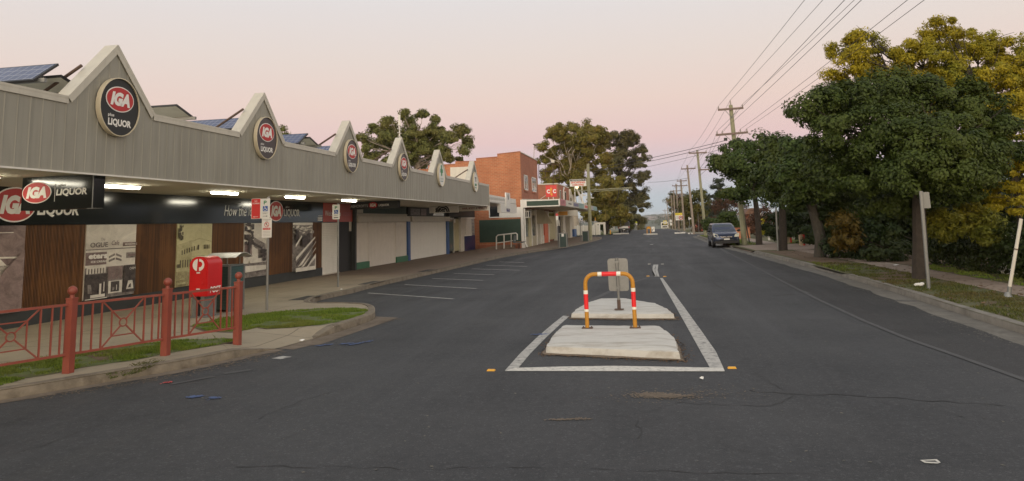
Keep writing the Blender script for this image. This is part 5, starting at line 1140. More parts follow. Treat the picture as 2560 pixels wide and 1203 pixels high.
MB('offwhite').box((-16.3, YB-.015, 5.2), (-14.4, YB, 6.9)).build('painted_patch', t)
# corner downpipe and shopfront
t = thing('corner_shop', 'white posted corner shop front with pale door, air conditioner and white downpipe', 'shop', (XB, 66, 0)); xs_ = XB
MB('brick_front').box((XB-.6, YB+.3, 0), (-30, 70.7, 3.3)).build('wall', t)
each('post', 'white_paint', t, [((xs_-.1, YB-.1, KZ), (xs_+.12, YB+.35, 4.0)), ((xs_-.1, 65.8, KZ), (xs_+.06, 66.1, 3.3)), ((xs_-.1, 68.7, KZ), (xs_+.06, 69.1, 3.3))])
MB('white_paint').tube([(xs_+.2, YB+.05, 3.3), (xs_+.2, YB+.05, .5), (xs_+.34, YB-.02, .2)], .055, 8).build('downpipe', t, smooth=True)
MB('shop_glass').box((xs_-.08, 61.9, 1.0), (xs_-.04, 64.6, 2.75)).build('window', t)
each('stallboard', 'curtain', t, [((xs_-.09, 61.8, KZ), (xs_, 64.6, 1.0)), ((xs_-.09, 66.1, KZ), (xs_, 68.7, 1.0))])
MB('door_cream').box((xs_-.08, 64.6, KZ), (xs_+.02, 65.8, 2.75)).build('door', t)
MB('dark_glass').box((xs_-.08, 66.1, 1.0), (xs_-.04, 68.7, 2.75)).build('window', t)
mb = MB('sign_white').box((xs_-.05, 62.0, 2.55), (xs_+.45, 63.2, 3.1)); w_ = mb.build('air_conditioner', t)
mb = MB('dark_inside')
for k in range(3): mb.box((xs_+.05+.13*k, 61.99, 2.62), (xs_+.13+.13*k, 62.0, 3.02))
mb.box((xs_+.45, 62.1, 2.62), (xs_+.455, 62.7, 3.02)); mb.build('grille', w_)
MB('curtain').box((XB-.5, 61.75, 2.75), (XB-.1, 70.6, 3.4)).build('header', t)
MB('curtain').prism([(xs_-.1, 69.0, 3.3), (xs_+.0, 69.0, 2.0), (xs_+1.5, 69.0, 2.0), (xs_+.7, 69.0, 3.3)], (0, .1, 0)).build('awning_drop', t)
t = thing('orange_door_shop', 'single storey brick shop with bright orange door under the signed awning', 'shop', (XB, 78, 0))
MB('brick_front').box((XB-.5, 71.05, 0), (-30, 88.6, 4.3)).build('wall', t)
MB('shutter_box').box((XB-.5, 69.2, KZ), (XB-.3, 71.2, 3.3)).build('dark_panel', t)
each('post', 'white_paint', t, [((XB-.3, y-.18, KZ), (XB+.04, y+.18, 3.3)) for y in (71.4, 73.0, 77.3, 83.8)])
MB('offwhite').box((XB-.2, 71.6, KZ), (XB-.1, 73.0, 3.3)).build('door', t)
MB('door_orange').box((XB-.25, 74.6, KZ), (XB-.05, 77.1, 2.6)).build('door', t, label='orange door')
MB('offwhite').box((XB-.3, 73.2, KZ), (XB-.1, 74.6, .9)).build('stallboard', t)
mb = MB('door_cream')
for k in range(5): mb.box((XB-.2, 78.1+k*1.05, KZ+.3), (XB-.1, 78.9+k*1.05, 2.6))
mb.box((XB-.28, 77.5, KZ+.2), (XB-.2, 83.6, 3.2)); mb.build('window', t)
MB('dark_glass').box((XB-.22, 78.4, 2.75), (XB-.08, 82.6, 3.05)).build('fanlight', t)
MB('roof_metal').box((XB-.4, 71.05, 4.3), (-30, 88.5, 4.38)).build('roof', t)
MB('teal').box((-13.6, 71.2, 4.4), (-10.6, 71.5, 5.5)).build('parapet_panel', t)
t = thing('far_brick_shop', 'lower brick shop with white edged parapet beyond the red logo sign', 'building', (XB, 94, 0))
mb = MB('brick_front').box((XB-.3, 88.7, 3.3), (-26, 101, 6.5)).box((XB-.8, 88.7, 0), (-26, 101, 3.3)); mb.build('wall', t)
MB('offwhite').box((XB-.26, 88.65, 6.5), (-26, 101, 6.62)).build('coping', t)
each('opening', 'dark_inside', t, [((XB-.6, 84.6, KZ), (XB-.4, 91, 3.3)), ((XB-.7, 93.6, KZ), (XB-.5, 95.8, 3.3))])
each('pier', 'offwhite', t, [((XB-.6, 91, KZ), (XB-.1, 93.6, 3.3)), ((XB-.4, 95.8, KZ), (XB+.2, 98.2, 3.2))])
MB('wall_green').box((XB-.6, 98.2, KZ), (XB-.2, 100.8, 3.3)).build('pier', t)
for y0, y1 in ((90.6, 91.8), (95.5, 97.2)):
    w_ = MB('white_paint').box((XB-.3, y0, 4.4), (XB-.26, y1, 5.9)).build('window', t); MB('dark_glass').box((XB-.28, y0+.2, 4.5), (XB-.25, y1-.2, 5.8)).build('pane', w_)
MB('white_paint').tube([(XB-.2, 93.5, 4.0), (XB-.2, 93.5, 5.9), (XB-.2, 94.4, 6.3)], .09, 8).build('downpipe', t, smooth=True)
t = thing('cream_shop', 'cream weatherboard end building with white window past the brick parapet', 'building', (XB, 103, 0))
mb = MB('house_render').box((XB-.3, 101.1, 0), (-24, 106, 5.4)); mb.prism([(XB-.3, 101.1, 5.4), (XB-.3, 106, 5.4), (XB-.3, 103.5, 6.5)], (-10, 0, 0)); mb.build('wall', t)
mb = MB('offwhite')
for k in range(14): mb.box((XB-.3, 101.1, 3.9+k*.13), (XB-.28, 106, 3.98+k*.13))
mb.build('weatherboard', t)
MB('dark_glass').box((XB-.29, 102.4, 4.2), (XB-.26, 103.6, 5.3)).build('window', t); MB('shop_blue').box((XB-.4, 101.8, KZ), (XB+.1, 105, 1.1)).build('stallboard', t)
# signed awning
XA = -7.24
t = thing('signed_awning', 'white edged awning with dark green end panel and coloured sign boards along its edge', 'awning', (XA, 82, 3.4))
mb = MB('white_paint').box((XB, YB-.05, 3.38), (XA, YB+.08, 3.95)); mb.box((XB+.13, YB-.085, 3.36), (XB+.42, YB-.05, 3.98)); mb.build('end_panel', t)
MB('wall_green').box((XB+.42, YB-.062, 3.47), (XA-.12, YB-.05, 3.86)).build('inset_panel', t)
MB('offwhite').box((XA-.1, YB, 3.42), (XA, 103, 3.97)).build('fascia', t)
MB('soffit').box((XB-.5, YB+.1, 3.40), (XA-.1, 103, 3.46)).build('soffit', t)
MB('roof_metal').prism([(XB-.5, YB+.08, 3.5), (XA-.1, YB+.08, 3.5), (XA-.1, YB+.08, 3.9), (XB-.5, YB+.08, 4.1)], (0, 41.4, 0)).build('roof', t)
segs = [(61.5, 65.4, 'pink', 'PIE', 'white_letter'), (65.6, 71.5, 'offwhite', 'BAKERY', 'letter_black'), (71.7, 77.5, 'grey_letter', 'NEWSAGENCY', 'navy_letter'), (77.7, 83.0, 'teal', 'CAFE', 'white_letter'), (83.2, 90.0, 'offwhite', 'TAKEAWAY', 'stop_red'), (90.2, 96.5, 'grey_letter', '', ''), (96.6, 103, 'teal', '', '')]
for a, b_, m1, tx, m2 in segs:
    o = MB(m1).box((XA, a, 3.44), (XA+.03, b_, 3.95)).build('sign_board', t)
XA2 = XA
mb = MB('letter_black').text('I Y', (XA+.036, 63.4, 3.7), Y_, Z_, 2.0, .26).build('lettering', t)
mb = MB('letter_black').box((XA+.03, 67.5, 3.64), (XA+.036, 70, 3.74)).build('lettering', t)
mb = MB('navy_letter'); 
for k in range(9): mb.box((XA+.03, 72.1+k*.55, 3.56), (XA+.037, 72.45+k*.55, 3.84))
mb.build('lettering', t)
MB('stop_red').box((XA+.03, 84.2, 3.56), (XA+.037, 88.6, 3.82)).build('colour_band', t)
for y in (84.5, 86.8, 93.5, 97.5): MB('white_paint').tube([(XA-.6, y, 3.9), (XA-.6, y, 4.75), (XA-.4, y, 5.0), (XA+.1, y, 5.0)], .05, 6).build('vent_pipe', t, smooth=True)  # curved white vent pipes rising from the awning roof, no lamps on them
t = thing('hanging_sign', 'cream and mustard lightbox hung below the signed awning', 'hanging sign', (-8.2, 63.2, 2.9)); y = 70
a, b_ = AY(1389, 530, y), AY(1444, 539.5, y)
MB('offwhite').box((a.x, y, b_.z), (b_.x, y+.2, a.z+.1)).build('box', t); MB('hoop_yellow').box((a.x+.25, y-.01, b_.z+.08), (a.x+(b_.x-a.x)*.55, y, a.z+.02)).build('panel', t)
mb = MB('galv').cyl((a.x+.3, y+.1, a.z+.1), (a.x+.3, y+.1, 3.42), .02, n=6).cyl((b_.x-.3, y+.1, a.z+.1), (b_.x-.3, y+.1, 3.42), .02, n=6); mb.build('hanger', t)
y = YB+.3; a, b_ = AY(1364, 464, y), AY(1392, 492, y); w = b_.x-a.x; cx_ = (a.x+b_.x)/2; cz_ = (a.z+b_.z)/2
t = thing('logo_sign', 'square red sign with white letters and a tall yellow letter on the awning roof', 'sign', (cx_, y, 3.95))
MB('sign_red').box((a.x, y, b_.z), (b_.x, y+.12, a.z)).build('panel', t)
MB('white_letter').text('C', (cx_-w*.27, y-.004, cz_-.02), X_, Z_, w*.30, w*.38, 0, .06).text('C', (cx_+w*.30, y-.004, cz_-.02), X_, Z_, w*.30, w*.38, 0, .06).build('lettering', t)
MB('sign_amber').text('t', (cx_+.0, y-.006, cz_+.0), X_, Z_, w*.22, w*.86, 0, .03).build('lettering', t)
mb = MB('white_paint').cyl((a.x+.2, y+.06, 3.9), (a.x+.2, y+.06, b_.z), .03).cyl((b_.x-.3, y+.06, 3.9), (b_.x-.3, y+.06, b_.z), .03).tube([(a.x-.6, y+.3, 3.95), (cx_, y+.13, cz_)], .015, 6); mb.build('post', t)
y = 72; P_ = lambda u, v: AY(u, v, y)
mb = MB('rust')
for a, b_ in (((1347, 411), (1399, 411)), ((1347, 445), (1399, 445)), ((1347, 411), (1347, 445)), ((1399, 411), (1399, 445)), ((1363, 411), (1363, 445)), ((1382, 402), (1383, 470)), ((1347, 429), (1399, 428))): mb.tube([P_(*a), P_(*b_)], .035, 5)
mb.tube([P_(1383, 470), P_(1384, 492)], .05, 5); mb.build('steel_lattice', label='rusty empty steel lattice above the red logo sign', cat='lattice', loc=P_(1383, 470)); 
mb = MB('offwhite'); p = AY(1382, 403, 71.9); mb.box((p.x-.15, 71.8, p.z-.15), (p.x+.15, 72, p.z+.1)).box((p.x-.25, 71.8, p.z+.1), (p.x-.1, 72, p.z+.16)); mb.build('floodlight', label='small white floodlight on top of the rusty sign frame', cat='lamp', loc=p)
p = AX(1333, 398, XB-.2); q = AX(1336, 362, XB-.2)
mb = MB('pole_grey').cyl(p-Z_*.6, q, .03, n=6).box((q.x-.1, q.y-.5, q.z), (q.x+.1, q.y+.5, q.z+.05)).box((q.x-.02, q.y+.1, q.z-.1), (q.x+.02, q.y+.7, q.z-.05)); mb.build('roof_antenna', label='leaning thin aerial at the far top corner of the brick building', cat='antenna', loc=p)
y = 82; a, b_ = AY(1424, 449, y), AY(1466, 465, y); cx_, cz_, w, h = (a.x+b_.x)/2, (a.z+b_.z)/2, b_.x-a.x, a.z-b_.z
t = thing('shopping_centre_sign', 'white board with black and red shopping centre lettering above the awning', 'sign', (cx_, y, 3.95))
MB('sign_white').box((a.x, y, b_.z), (b_.x, y+.1, a.z)).build('panel', t); MB('letter_black').box((a.x+.05, y-.008, cz_+h*.22), (b_.x-.05, y, a.z-.02)).build('band', t)
MB('white_letter').text('TAMWORTH ST', (cx_, y-.012, cz_+h*.35), X_, Z_, w*.8, h*.2).build('lettering', t)
MB('stop_red').text('SHOPPING', (cx_, y-.006, cz_+h*.04), X_, Z_, w*.86, h*.28, 0, .04).text('CENTRE', (cx_, y-.006, cz_-h*.30), X_, Z_, w*.7, h*.27, 0, .04).build('lettering', t)
mb = MB('white_paint').cyl((a.x+.5, y+.05, 3.9), (a.x+.5, y+.05, b_.z), .05).cyl((b_.x-.5, y+.05, 3.9), (b_.x-.5, y+.05, b_.z), .05); mb.build('post', t)
lp_ = AY(1442, 468, 86)
t = thing('street_lamp', 'lit globe lamp on a pale post above the end of the awning', 'lamp', (lp_.x+.5, 86, KZ)); MB('offwhite').cyl((lp_.x+.75, 86, 3.9), lp_-Z_*.2, .12, .09).build('post', t, smooth=True)
MB('lamp_glow').sphere(lp_, .19, 12, 8).build('globe', t, smooth=True)
# leaning timber pole with its long outreach arm
pb = G(1476, 601, KZ); ptp = AY(1470, 410, pb.y)
t = thing('timber_pole', 'weathered timber pole at the kerb with a long thin arm reaching over the road', 'pole', pb)
MB('pole_green').tube([pb-Z_*.2, pb.lerp(ptp, .5), ptp], [.21, .18, .15], 12).build('pole', t, smooth=True)
a, b_ = AY(1436, 478, pb.y), AY(1581, 469, pb.y)
MB('pole_green').tube([a, b_], .055, 6).tube([a-Z_*.12+X_*2, b_-Z_*.14], .04, 6).build('outreach_arm', t, smooth=True)
MB('galv').tube([AY(1473, 420, pb.y), AY(1480, 422, pb.y)], .06, 6).build('bracket', t)
# furniture under the awning
p = [G(1243, 624, KZ), G(1279, 618, KZ)]; t = thing('handrail', 'white tubular handrail beside the ramp before the green painted wall', 'handrail', p[0])
def PX(u, v): return AY(u, v, 59.9)
q = [PX(1241, 626), PX(1241, 592), PX(1245, 588), PX(1290, 583), PX(1293, 586), PX(1293, 600)]
mb = MB('white_paint').tube(q, .05, 8).tube([PX(1242, 608), PX(1288, 601)], .035, 6).tube([PX(1260, 588), PX(1260, 622)], .05, 8).tube([PX(1278, 586), PX(1278, 618)], .04, 8); mb.build('rail', t, smooth=True)
MB('concrete_path_brown').prism([(-14.2, 60.2, KZ+.002), (-12.2, 60.2, KZ+.3), (-10.9, 60.2, KZ+.3), (-10.9, 60.2, KZ+.002)], (0, 1.15, 0)).build('ramp', kind='structure')
b0 = G(1297, 622, KZ); t = thing('bench', 'small dark grey street seat beside the corner shop downpipe', 'bench', b0); x, y = b0.x, b0.y
mb = MB('bench_grey').obox((x+.05, y, .62), (.32, 0, 0), (0, .55, 0), (0, 0, .025)); mb.build('seat', t); MB('bench_grey').obox((x-.30, y, .90), (.05, 0, .29), (0, .55, 0), (-.02, 0, .005)).build('backrest', t)
for s in (-.35, .35): MB('letter_black').tube([(x+.02, y+s, KZ), (x+.02, y+s, .6)], .03, 6).build('leg', t)
MB('letter_black').box((x+.3, y-.55, .66), (x+.5, y+.55, .69)).build('armrest', t)
b0 = G(1260, 620, KZ); y = b0.y; t = thing('parking_sign', 'thin pole with a red topped white parking board behind the handrail', 'street sign', b0)
MB('galv').cyl(b0, (b0.x, y, AY(1260, 545, y).z), .04, n=8).build('post', t); mb = MB(); cx_, cz_, w, h = board(mb, (1258.5, 535), (1263.5, 549), y-.06, 'sign_white', .02); mb.build('panel', t); MB('letter_red').box((cx_-w/2, y-.075, cz_+h*.1), (cx_+w/2, y-.065, cz_+h/2)).build('lettering', t)
b0 = G(1396, 619, KZ); y = b0.y; t = thing('parking_sign', 'thin pole with red topped white and cream parking boards beside the near green bin', 'street sign', b0)
MB('galv').cyl(b0, (b0.x, y, AY(1394, 536, y).z), .04, n=8).build('post', t); mb = MB(); cx_, cz_, w, h = board(mb, (1389, 534), (1396, 550), y-.06, 'sign_white', .02); mb.build('panel', t); MB('letter_red').box((cx_-w/2, y-.075, cz_+h*.12), (cx_+w/2, y-.065, cz_+h/2)).build('lettering', t)
mb = MB(); board(mb, (1391, 550.5), (1394.5, 565), y-.06, 'offwhite', .01); board(mb, (1396, 550.5), (1399, 565), y-.06, 'offwhite', .01); mb.build('panel', t)
for u0, u1, v0, v1, lab, hoop in ((1397, 1418, 583, 619, 'green panelled bin enclosure with wire hoop by the near parking sign', True), (1455, 1472, 578, 604, 'farther green panelled bin enclosure beside the timber pole', False)):
    b0 = G((u0+u1)/2, v1, KZ); y = b0.y; a, b_ = AY(u0, v0, y), AY(u1, v1, y); t = thing('litter_bin', lab, 'bin', b0, 'green bins along the far footpath'); dp = .75
    MB('bin_dark').box((a.x+.05, y, KZ+.04), (b_.x-.05, y+dp, a.z-.05)).build('body', t)
    mb = MB('galv')
    for x in (a.x, b_.x-.06):
        for yq in (y-.01, y+dp-.05): mb.box((x, yq, KZ), (x+.06, yq+.06, a.z))
    mb.box((a.x, y-.015, a.z-.06), (b_.x, y+dp, a.z)); mb.build('frame', t)
    if hoop: MB('sign_white').box(((a.x+b_.x)/2-.1, y-.02, a.z-.28), ((a.x+b_.x)/2+.08, y-.012, a.z-.06)).build('notice', t); MB('galv').tube([(a.x+.1, y+.4, a.z), (a.x+.25, y+.4, a.z+.18), (b_.x-.25, y+.4, a.z+.18), (b_.x-.1, y+.4, a.z)], .015, 6).build('wire_hoop', t)
b0 = G(1453, 605, KZ); y = b0.y; t = thing('parking_sign', 'small white and blue disabled parking board on a thin pole by the far green bin', 'street sign', b0)
MB('galv').cyl(b0, (b0.x, y, AY(1453, 545, y).z), .04, n=8).build('post', t); mb = MB(); cx_, cz_, w, h = board(mb, (1449, 543), (1456, 551), y-.06, 'sign_white', .02); mb.build('panel', t); MB('sign_blue').box((cx_-.0, y-.075, cz_-h*.4), (cx_+w*.35, y-.065, cz_+.02)).build('lettering', t)

# ------------------------------------------------------------------ parked car
def suv(loc, label, yaw=0):
    t = thing('parked_car', label, 'car', loc); o = V3(loc)
    P = lambda x, y, z: o+Vector((x*math.cos(yaw)-y*math.sin(yaw), x*math.sin(yaw)+y*math.cos(yaw), z))
    st = [(0, .70, .40, .76), (.04, .79, .33, .84), (.16, .85, .29, .93), (.45, .88, .27, 1.0), (.85, .89, .27, 1.06), (1.2, .89, .27, 1.10), (2.2, .90, .27, 1.12), (3.4, .90, .27, 1.12), (4.2, .88, .30, 1.10), (4.45, .82, .36, 1.05), (4.55, .74, .45, .95)]
    mb = MB('car_paint'); vs = []; n = 12
    for y, w, zb, zt in st:
        half = [(.86*w, zb), (w, zb+.14), (w*1.0, zb+.36*(zt-zb)), (w*.985, zt-.16), (w*.93, zt-.04), (w*.70, zt+.005)]
        vs += [P(x, y, z) for x, z in half]+[P(-x, y, z) for x, z in half[::-1]]
    fs = [(i*n+j, i*n+(j+1) % n, (i+1)*n+(j+1) % n, (i+1)*n+j) for i in range(len(st)-1) for j in range(n)]
    mb.add(vs, [f[::-1] for f in fs]+[tuple(range(n)), tuple((len(st)-1)*n+j for j in range(n-1, -1, -1))])
    lay = [(1.08, 1.02, 4.47, .83), (1.36, 1.48, 4.40, .765), (1.57, 1.86, 4.30, .69), (1.64, 2.1, 4.15, .61)]; vs = []
    for z, y0, y1, w in lay:
        k = .12; vs += [P(x, y, z) for x, y in ((-w+k, y0), (w-k, y0), (w, y0+k*1.6), (w, y1-k), (w-k, y1), (-w+k, y1), (-w, y1-k), (-w, y0+k*1.6))]
    mb.add(vs, [(i*8+j, i*8+(j+1) % 8, (i+1)*8+(j+1) % 8, (i+1)*8+j) for i in range(3) for j in range(8)]+[tuple(24+j for j in range(8))])
    mb.build('body', t, smooth=True, ang=40)
    def pane(pts, mat, name, par=t): return MB(mat).poly([P(*p) for p in pts]).build(name, par)
    pane([(-.70, 1.10, 1.13), (.70, 1.10, 1.13), (.60, 1.77, 1.53), (-.60, 1.77, 1.53)], 'car_glass', 'windscreen')
    for s in (-1, 1):
        for y0, y1, a0 in ((1.65, 2.55, .25), (2.62, 3.45, 0), (3.52, 4.2, 0)):
            q = [(s*.835, y0, 1.13), (s*.835, y1, 1.13), (s*.708, y1-.02, 1.53), (s*.708, y0+a0+.05, 1.53)]; pane(q if s > 0 else q[::-1], 'car_glass', 'side_window')
        mb = MB('headlamp').add([P(*p) for p in ((s*.50, -.005, .70), (s*.80, .05, .72), (s*.86, .2, .92), (s*.80, .30, .97), (s*.56, .07, .87))], [(0, 1, 2, 3, 4) if s > 0 else (4, 3, 2, 1, 0)]); mb.v = [p+Vector((s*.02, -.03, .02)) for p in mb.v]; mb.build('headlight', t)
        m_ = MB('car_dark').sphere(P(s*1.02, 1.35, 1.13), (.13, .08, .085), 10, 7); m_.build('wing_mirror', t, smooth=True)
        MB('tail_red').box(P(s*.74, 4.5, .85)-Vector((.06, .03, .2)), P(s*.74, 4.5, .85)+Vector((.06, .03, .3))).build('tail_light', t)
        for y in (.88, 3.52):
            w_ = MB('tyre').cyl(P(s*.70, y, .335), P(s*.92, y, .335), .335, n=24).build('wheel', t, smooth=True)
            MB('rim').cyl(P(s*.90, y, .335), P(s*.93, y, .335), .21, .19, n=14).build('rim', w_, smooth=True)
            MB('car_dark').cyl(P(s*.82, y, .36), P(s*.905, y, .36), .41, n=20).build('wheel_arch', t)
    MB('car_dark').box(P(-.82, -.03, .30), P(.82, .5, .47)).box(P(-.46, -.045, .50), P(.46, .2, .585)).build('bumper', t)
    MB('chrome').box(P(-.40, -.03, .735), (P(-.03, .02, .76))).box(P(.03, -.03, .735), P(.40, .02, .76)).box(P(-.36, -.035, .69), P(.36, .02, .71)).build('grille', t)
    MB('sign_white').box(P(-.19, -.06, .53), P(.19, -.04, .63)).build('number_plate', t); return t
suv((4.93, 54.7, 0), 'blue grey SUV parked at the right kerb facing the camera', R(1.5))
def simple_vehicle(name, label, cat, loc, w, l, parts):
    t = thing(name, label, cat, loc); o = V3(loc)
    for nm, mat, a, b_ in parts:
        mb = MB(mat)
        if nm == 'wheel': mb.cyl(o+V3(a), o+V3(b_), .38, n=14)
        else:
            a, b_ = V3(a), V3(b_); k = min(.12, (b_.z-a.z)*.35, (b_.x-a.x)*.2)
            pr = [(a.x, a.z), (b_.x, a.z), (b_.x, b_.z-k), (b_.x-k, b_.z), (a.x+k, b_.z), (a.x, b_.z-k)]; mb.prism([o+Vector((x, a.y, z)) for x, z in pr], (0, b_.y-a.y, 0))
        mb.build(nm, t, smooth=(nm == 'wheel'))
    return t
uo = G(1562, 582.5); uo.x -= .1
simple_vehicle('utility_truck', 'dark utility with pale tailgate parked at the far left kerb', 'ute', uo, 1.8, 5, [('tray', 'ute_paint', (-.9, 0, .55), (.9, 2.2, 1.15)), ('tailgate', 'white_paint', (-.75, -.04, .75), (.75, 0, 1.1)), ('cab', 'ute_paint', (-.82, 2.0, .6), (.82, 3.6, 1.85)), ('rear_window', 'dark_glass', (-.6, 1.97, 1.25), (.6, 2.0, 1.7)), ('bonnet', 'ute_paint', (-.85, 3.6, .5), (.85, 5, 1.15)), ('bumper', 'car_dark', (-.88, -.12, .42), (.88, .05, .6)), ('roll_bar', 'letter_black', (-.8, 1.7, 1.15), (.8, 1.85, 1.8)), ('tail_light', 'tail_red', (-.9, -.03, .75), (-.77, 0, 1.1)), ('tail_light', 'tail_red', (.77, -.03, .75), (.9, 0, 1.1)), ('number_plate', 'sign_white', (-.2, -.14, .48), (.2, -.12, .58))]+[('wheel', 'tyre', (s*.7, y, .38), (s*.92, y, .38)) for s in (-1, 1) for y in (.9, 4.1)])
to = AY(1662.5, 574.5, 235); to.z = tz(0, 235)
simple_vehicle('white_van', 'white van facing the camera at the far end of the road', 'van', (to.x, 235, to.z), 2, 5, [('body', 'sign_white', (-1.05, 0, .4), (1.05, 5, 2.2)), ('windscreen', 'dark_glass', (-.85, -.03, 1.3), (.85, 0, 1.9)), ('grille', 'dark_glass', (-.7, -.03, .7), (.7, 0, 1.0)), ('bumper', 'canopy_grey', (-1.05, -.1, .3), (1.05, .1, .6))]+[('wheel', 'tyre', (s*.8, y, .38), (s*1.0, y, .38)) for s in (-1, 1) for y in (.9, 4.1)])

# ------------------------------------------------------------------ power poles and wires
INS = []
def power_pole(label, bpx_, tpx, y, r, mat, arms, extra=None, by=None, arm_mat='arm_timber'):
    b0 = AY(bpx_[0], bpx_[1], y); b0.z = tz(0, y)-.1 if y > 150 else .1; tp = AY(tpx[0], tpx[1], y)
    t = thing('power_pole', label, 'power pole', b0, 'power poles along the right side'); MB(mat).tube([b0-Z_*.2, b0.lerp(tp, .5), tp], [r, r*.85, r*.68], 12).build('pole', t, smooth=True)
    for (a, b_, pins) in arms:
        a, b_ = AY(*a, y-.18), AY(*b_, y-.18); d = (b_-a); L = d.length; d.normalize()
        MB(arm_mat).obox((a+b_)/2, d*L/2, Y_*.055, Z_*.07).build('crossarm', t)
        for s in (.25, .75):
            f = a+d*L*s; MB('galv').tube([f, Vector((b0.x+(tp.x-b0.x)*.9, y-.15, f.z-.65))], .02, 5).build('brace', t)
        out = []
        for k in pins:
            f = a+d*L*k; MB('porcelain').cyl(f+Z_*.05, f+Z_*.26, .05, .035, 8).build('insulator', t, smooth=True); out.append(f+Z_*.27)
        INS.append(out)
    return t, b0, tp
t, b0, tp = power_pole('nearest tall timber power pole behind the parked car, pale green at the top', (1862, 612), (1826.5, 263), 55.5, .20, 'pole_green', [((1795, 275), (1858.5, 270), (.03, .97)), ((1790, 338), (1870, 331), (.04, .21, .77, .97))])
MB('porcelain').cyl(tp, tp+Z_*.35, .06, .04, 8).build('insulator', t, smooth=True); I1t, I1l = INS[0], INS[1]; I1p = tp+Z_*.36
mb = MB('galv').tube([G(1874, 607, KZ), AY(1858, 528, 56)], .05, 6); mb.build('stay', t)
for k in (.3, .7): MB('letter_black').cyl(AY(1790+80*k, 345, 55.2), AY(1790+80*k, 352, 55.2), .12, n=8).build('fuse', t)
t, b0, tp = power_pole('second power pole with a slender green cast trunk', (1764, 591), (1743, 375), 84.7, .17, 'pole_green', [((1722, 383.5), (1767, 381.5), (.03, .5, .97)), ((1746, 425), (1774, 423.5), (.2, .95))]); I2t, I2l = INS[2], INS[3]
power_pole('third power pole, greyish and leaning slightly left', (1735, 584), (1718, 413), 101.5, .17, 'pole_grey', [((1703, 423), (1739, 421), (.03, .4, .97))]); I3 = INS[4]
power_pole('fourth power pole behind the yellow speed sign', (1711, 577), (1702, 449), 126, .18, 'pole_grey', [((1692, 453), (1717, 452), (.05, .95)), ((1690, 465), (1719, 464), (.1, .9))]); I4 = INS[5]
power_pole('fifth power pole left of the yellow speed sign', (1698, 575), (1690, 460), 142, .17, 'pole_grey', [((1680, 465), (1702, 464.5), (.05, .95)), ((1692, 486), (1712, 485), (.5,))])
power_pole('sixth and thin power pole by the far dark trees', (1688, 574), (1684, 476), 166, .15, 'pole_grey', [((1676, 478), (1702, 477), (.05, .95))])
power_pole('seventh power pole, grey and narrow, in the dark trees', (1682, 574), (1678.5, 488), 190, .14, 'pole_grey', [((1669, 493), (1687, 492), (.05, .95))])
power_pole('far small power pole before the dark trees', (1673, 575), (1667, 500), 222, .13, 'pole_grey', [((1663, 505), (1678, 505), (.1, .9))])
power_pole('farthest tiny power pole against the hills', (1667, 572), (1662, 523), 330, .15, 'pole_grey', [((1656, 527), (1670, 527), (.1, .9))])
WL = 'thin dark overhead wire strung between the power poles'
def wire(pts, r=.009, sag=.45, name='overhead_wire', label=WL, group='overhead wires of the pole line'):
    out = []
    for a, b_ in zip(pts, pts[1:]):
        a, b_ = V3(a), V3(b_); s = min(.3, sag*((b_-a).length/35)**2) if (b_-a).length > 8 else 0
        for k in range(13): q = k/12; out.append(a.lerp(b_, q)-Z_*s*4*q*(1-q))
    out = [p for i, p in enumerate(out) if i == 0 or (p-out[i-1]).length > 1e-3]
    MB('wire').tube(out, r, 5).build(name, label=label, cat='wire', group=group, loc=pts[0])
def near(px, u, y=-14, z=None):
    # carry the wire on past the camera in the line it has over the picture's top edge
    a = px; d = G(u[0], u[1], a.z); k = (y-a.y)/(d.y-a.y); return a.lerp(d, k)
far3 = I3+I3
wire([near(I1t[0], (1995, 0)), I1t[0], I2t[0], I3[0], I4[0]]); wire([near(I1p, (2040, 0)), I1p, I2t[1], I3[1], I4[0]]); wire([near(I1t[1], (2115, 0)), I1t[1], I2t[2], I3[2], I4[1]])
wire([near(I1l[0], (2085, 0)), I1l[0], I2l[0], I3[1]]); wire([near(I1l[1], (2125, 0)), I1l[1], I2l[0], I3[1]]); wire([near(I1l[2], (2235, 0)), I1l[2], I2l[1], I3[2]]); wire([near(I1l[3], (2275, 0)), I1l[3], I2l[1], I3[2]])
tpl = AY(1474, 421, 81.5); hub = AY(1815, 351, 55.3)
for dz, r_ in ((0, .02), (-.35, .02), (-.9, .012)): wire([hub+Z_*dz*.6, tpl+Z_*dz], r_, .28, label='dark service cable crossing the road from the nearest power pole to the timber pole', group='service cables crossing the road')
wire([AY(1620, 456, 118), AY(1720, 445, 101)], .02, .5, label='short cable sagging from the gum tree side to the third power pole', group=None)
wire([I4[0], AY(1666, 512, 222), AY(1661, 527, 330)]); wire([I4[1], AY(1678, 505, 222), AY(1669, 527, 330)])

# ------------------------------------------------------------------ right-hand side: street trees, garden, posts
def B(*rows): return [bpx(*r) for r in rows]
b0 = G(2300, 697, KZ)
tree('street_tree', 'biggest dark green street tree with a thick straight trunk beside the leaning sign post', 'tree', b0, [b0, AY(2300, 600, b0.y), AY(2296, 480, b0.y), AY(2290, 420, b0.y)], .205,
     B((2040, 268, 24.5, 62, 45), (2120, 262, 25, 80, 55), (2230, 240, 26, 95, 55), (2340, 250, 26, 100, 55), (2440, 300, 26, 80, 55), (2110, 345, 24, 90, 60), (2230, 330, 24, 90, 50), (2330, 350, 23.5, 110, 60), (2440, 385, 24.5, 95, 50), (2500, 345, 26, 60, 45), (2190, 420, 24, 110, 55), (2310, 430, 23, 110, 50), (2400, 450, 24, 90, 45), (2090, 420, 25.5, 70, 55), (2250, 490, 25.5, 110, 40)),
     135000, .11, .062, 'leaf_dark', 'bark_brown', .36, 1.15, limbn=8)
b0 = G(2050, 643, KZ)
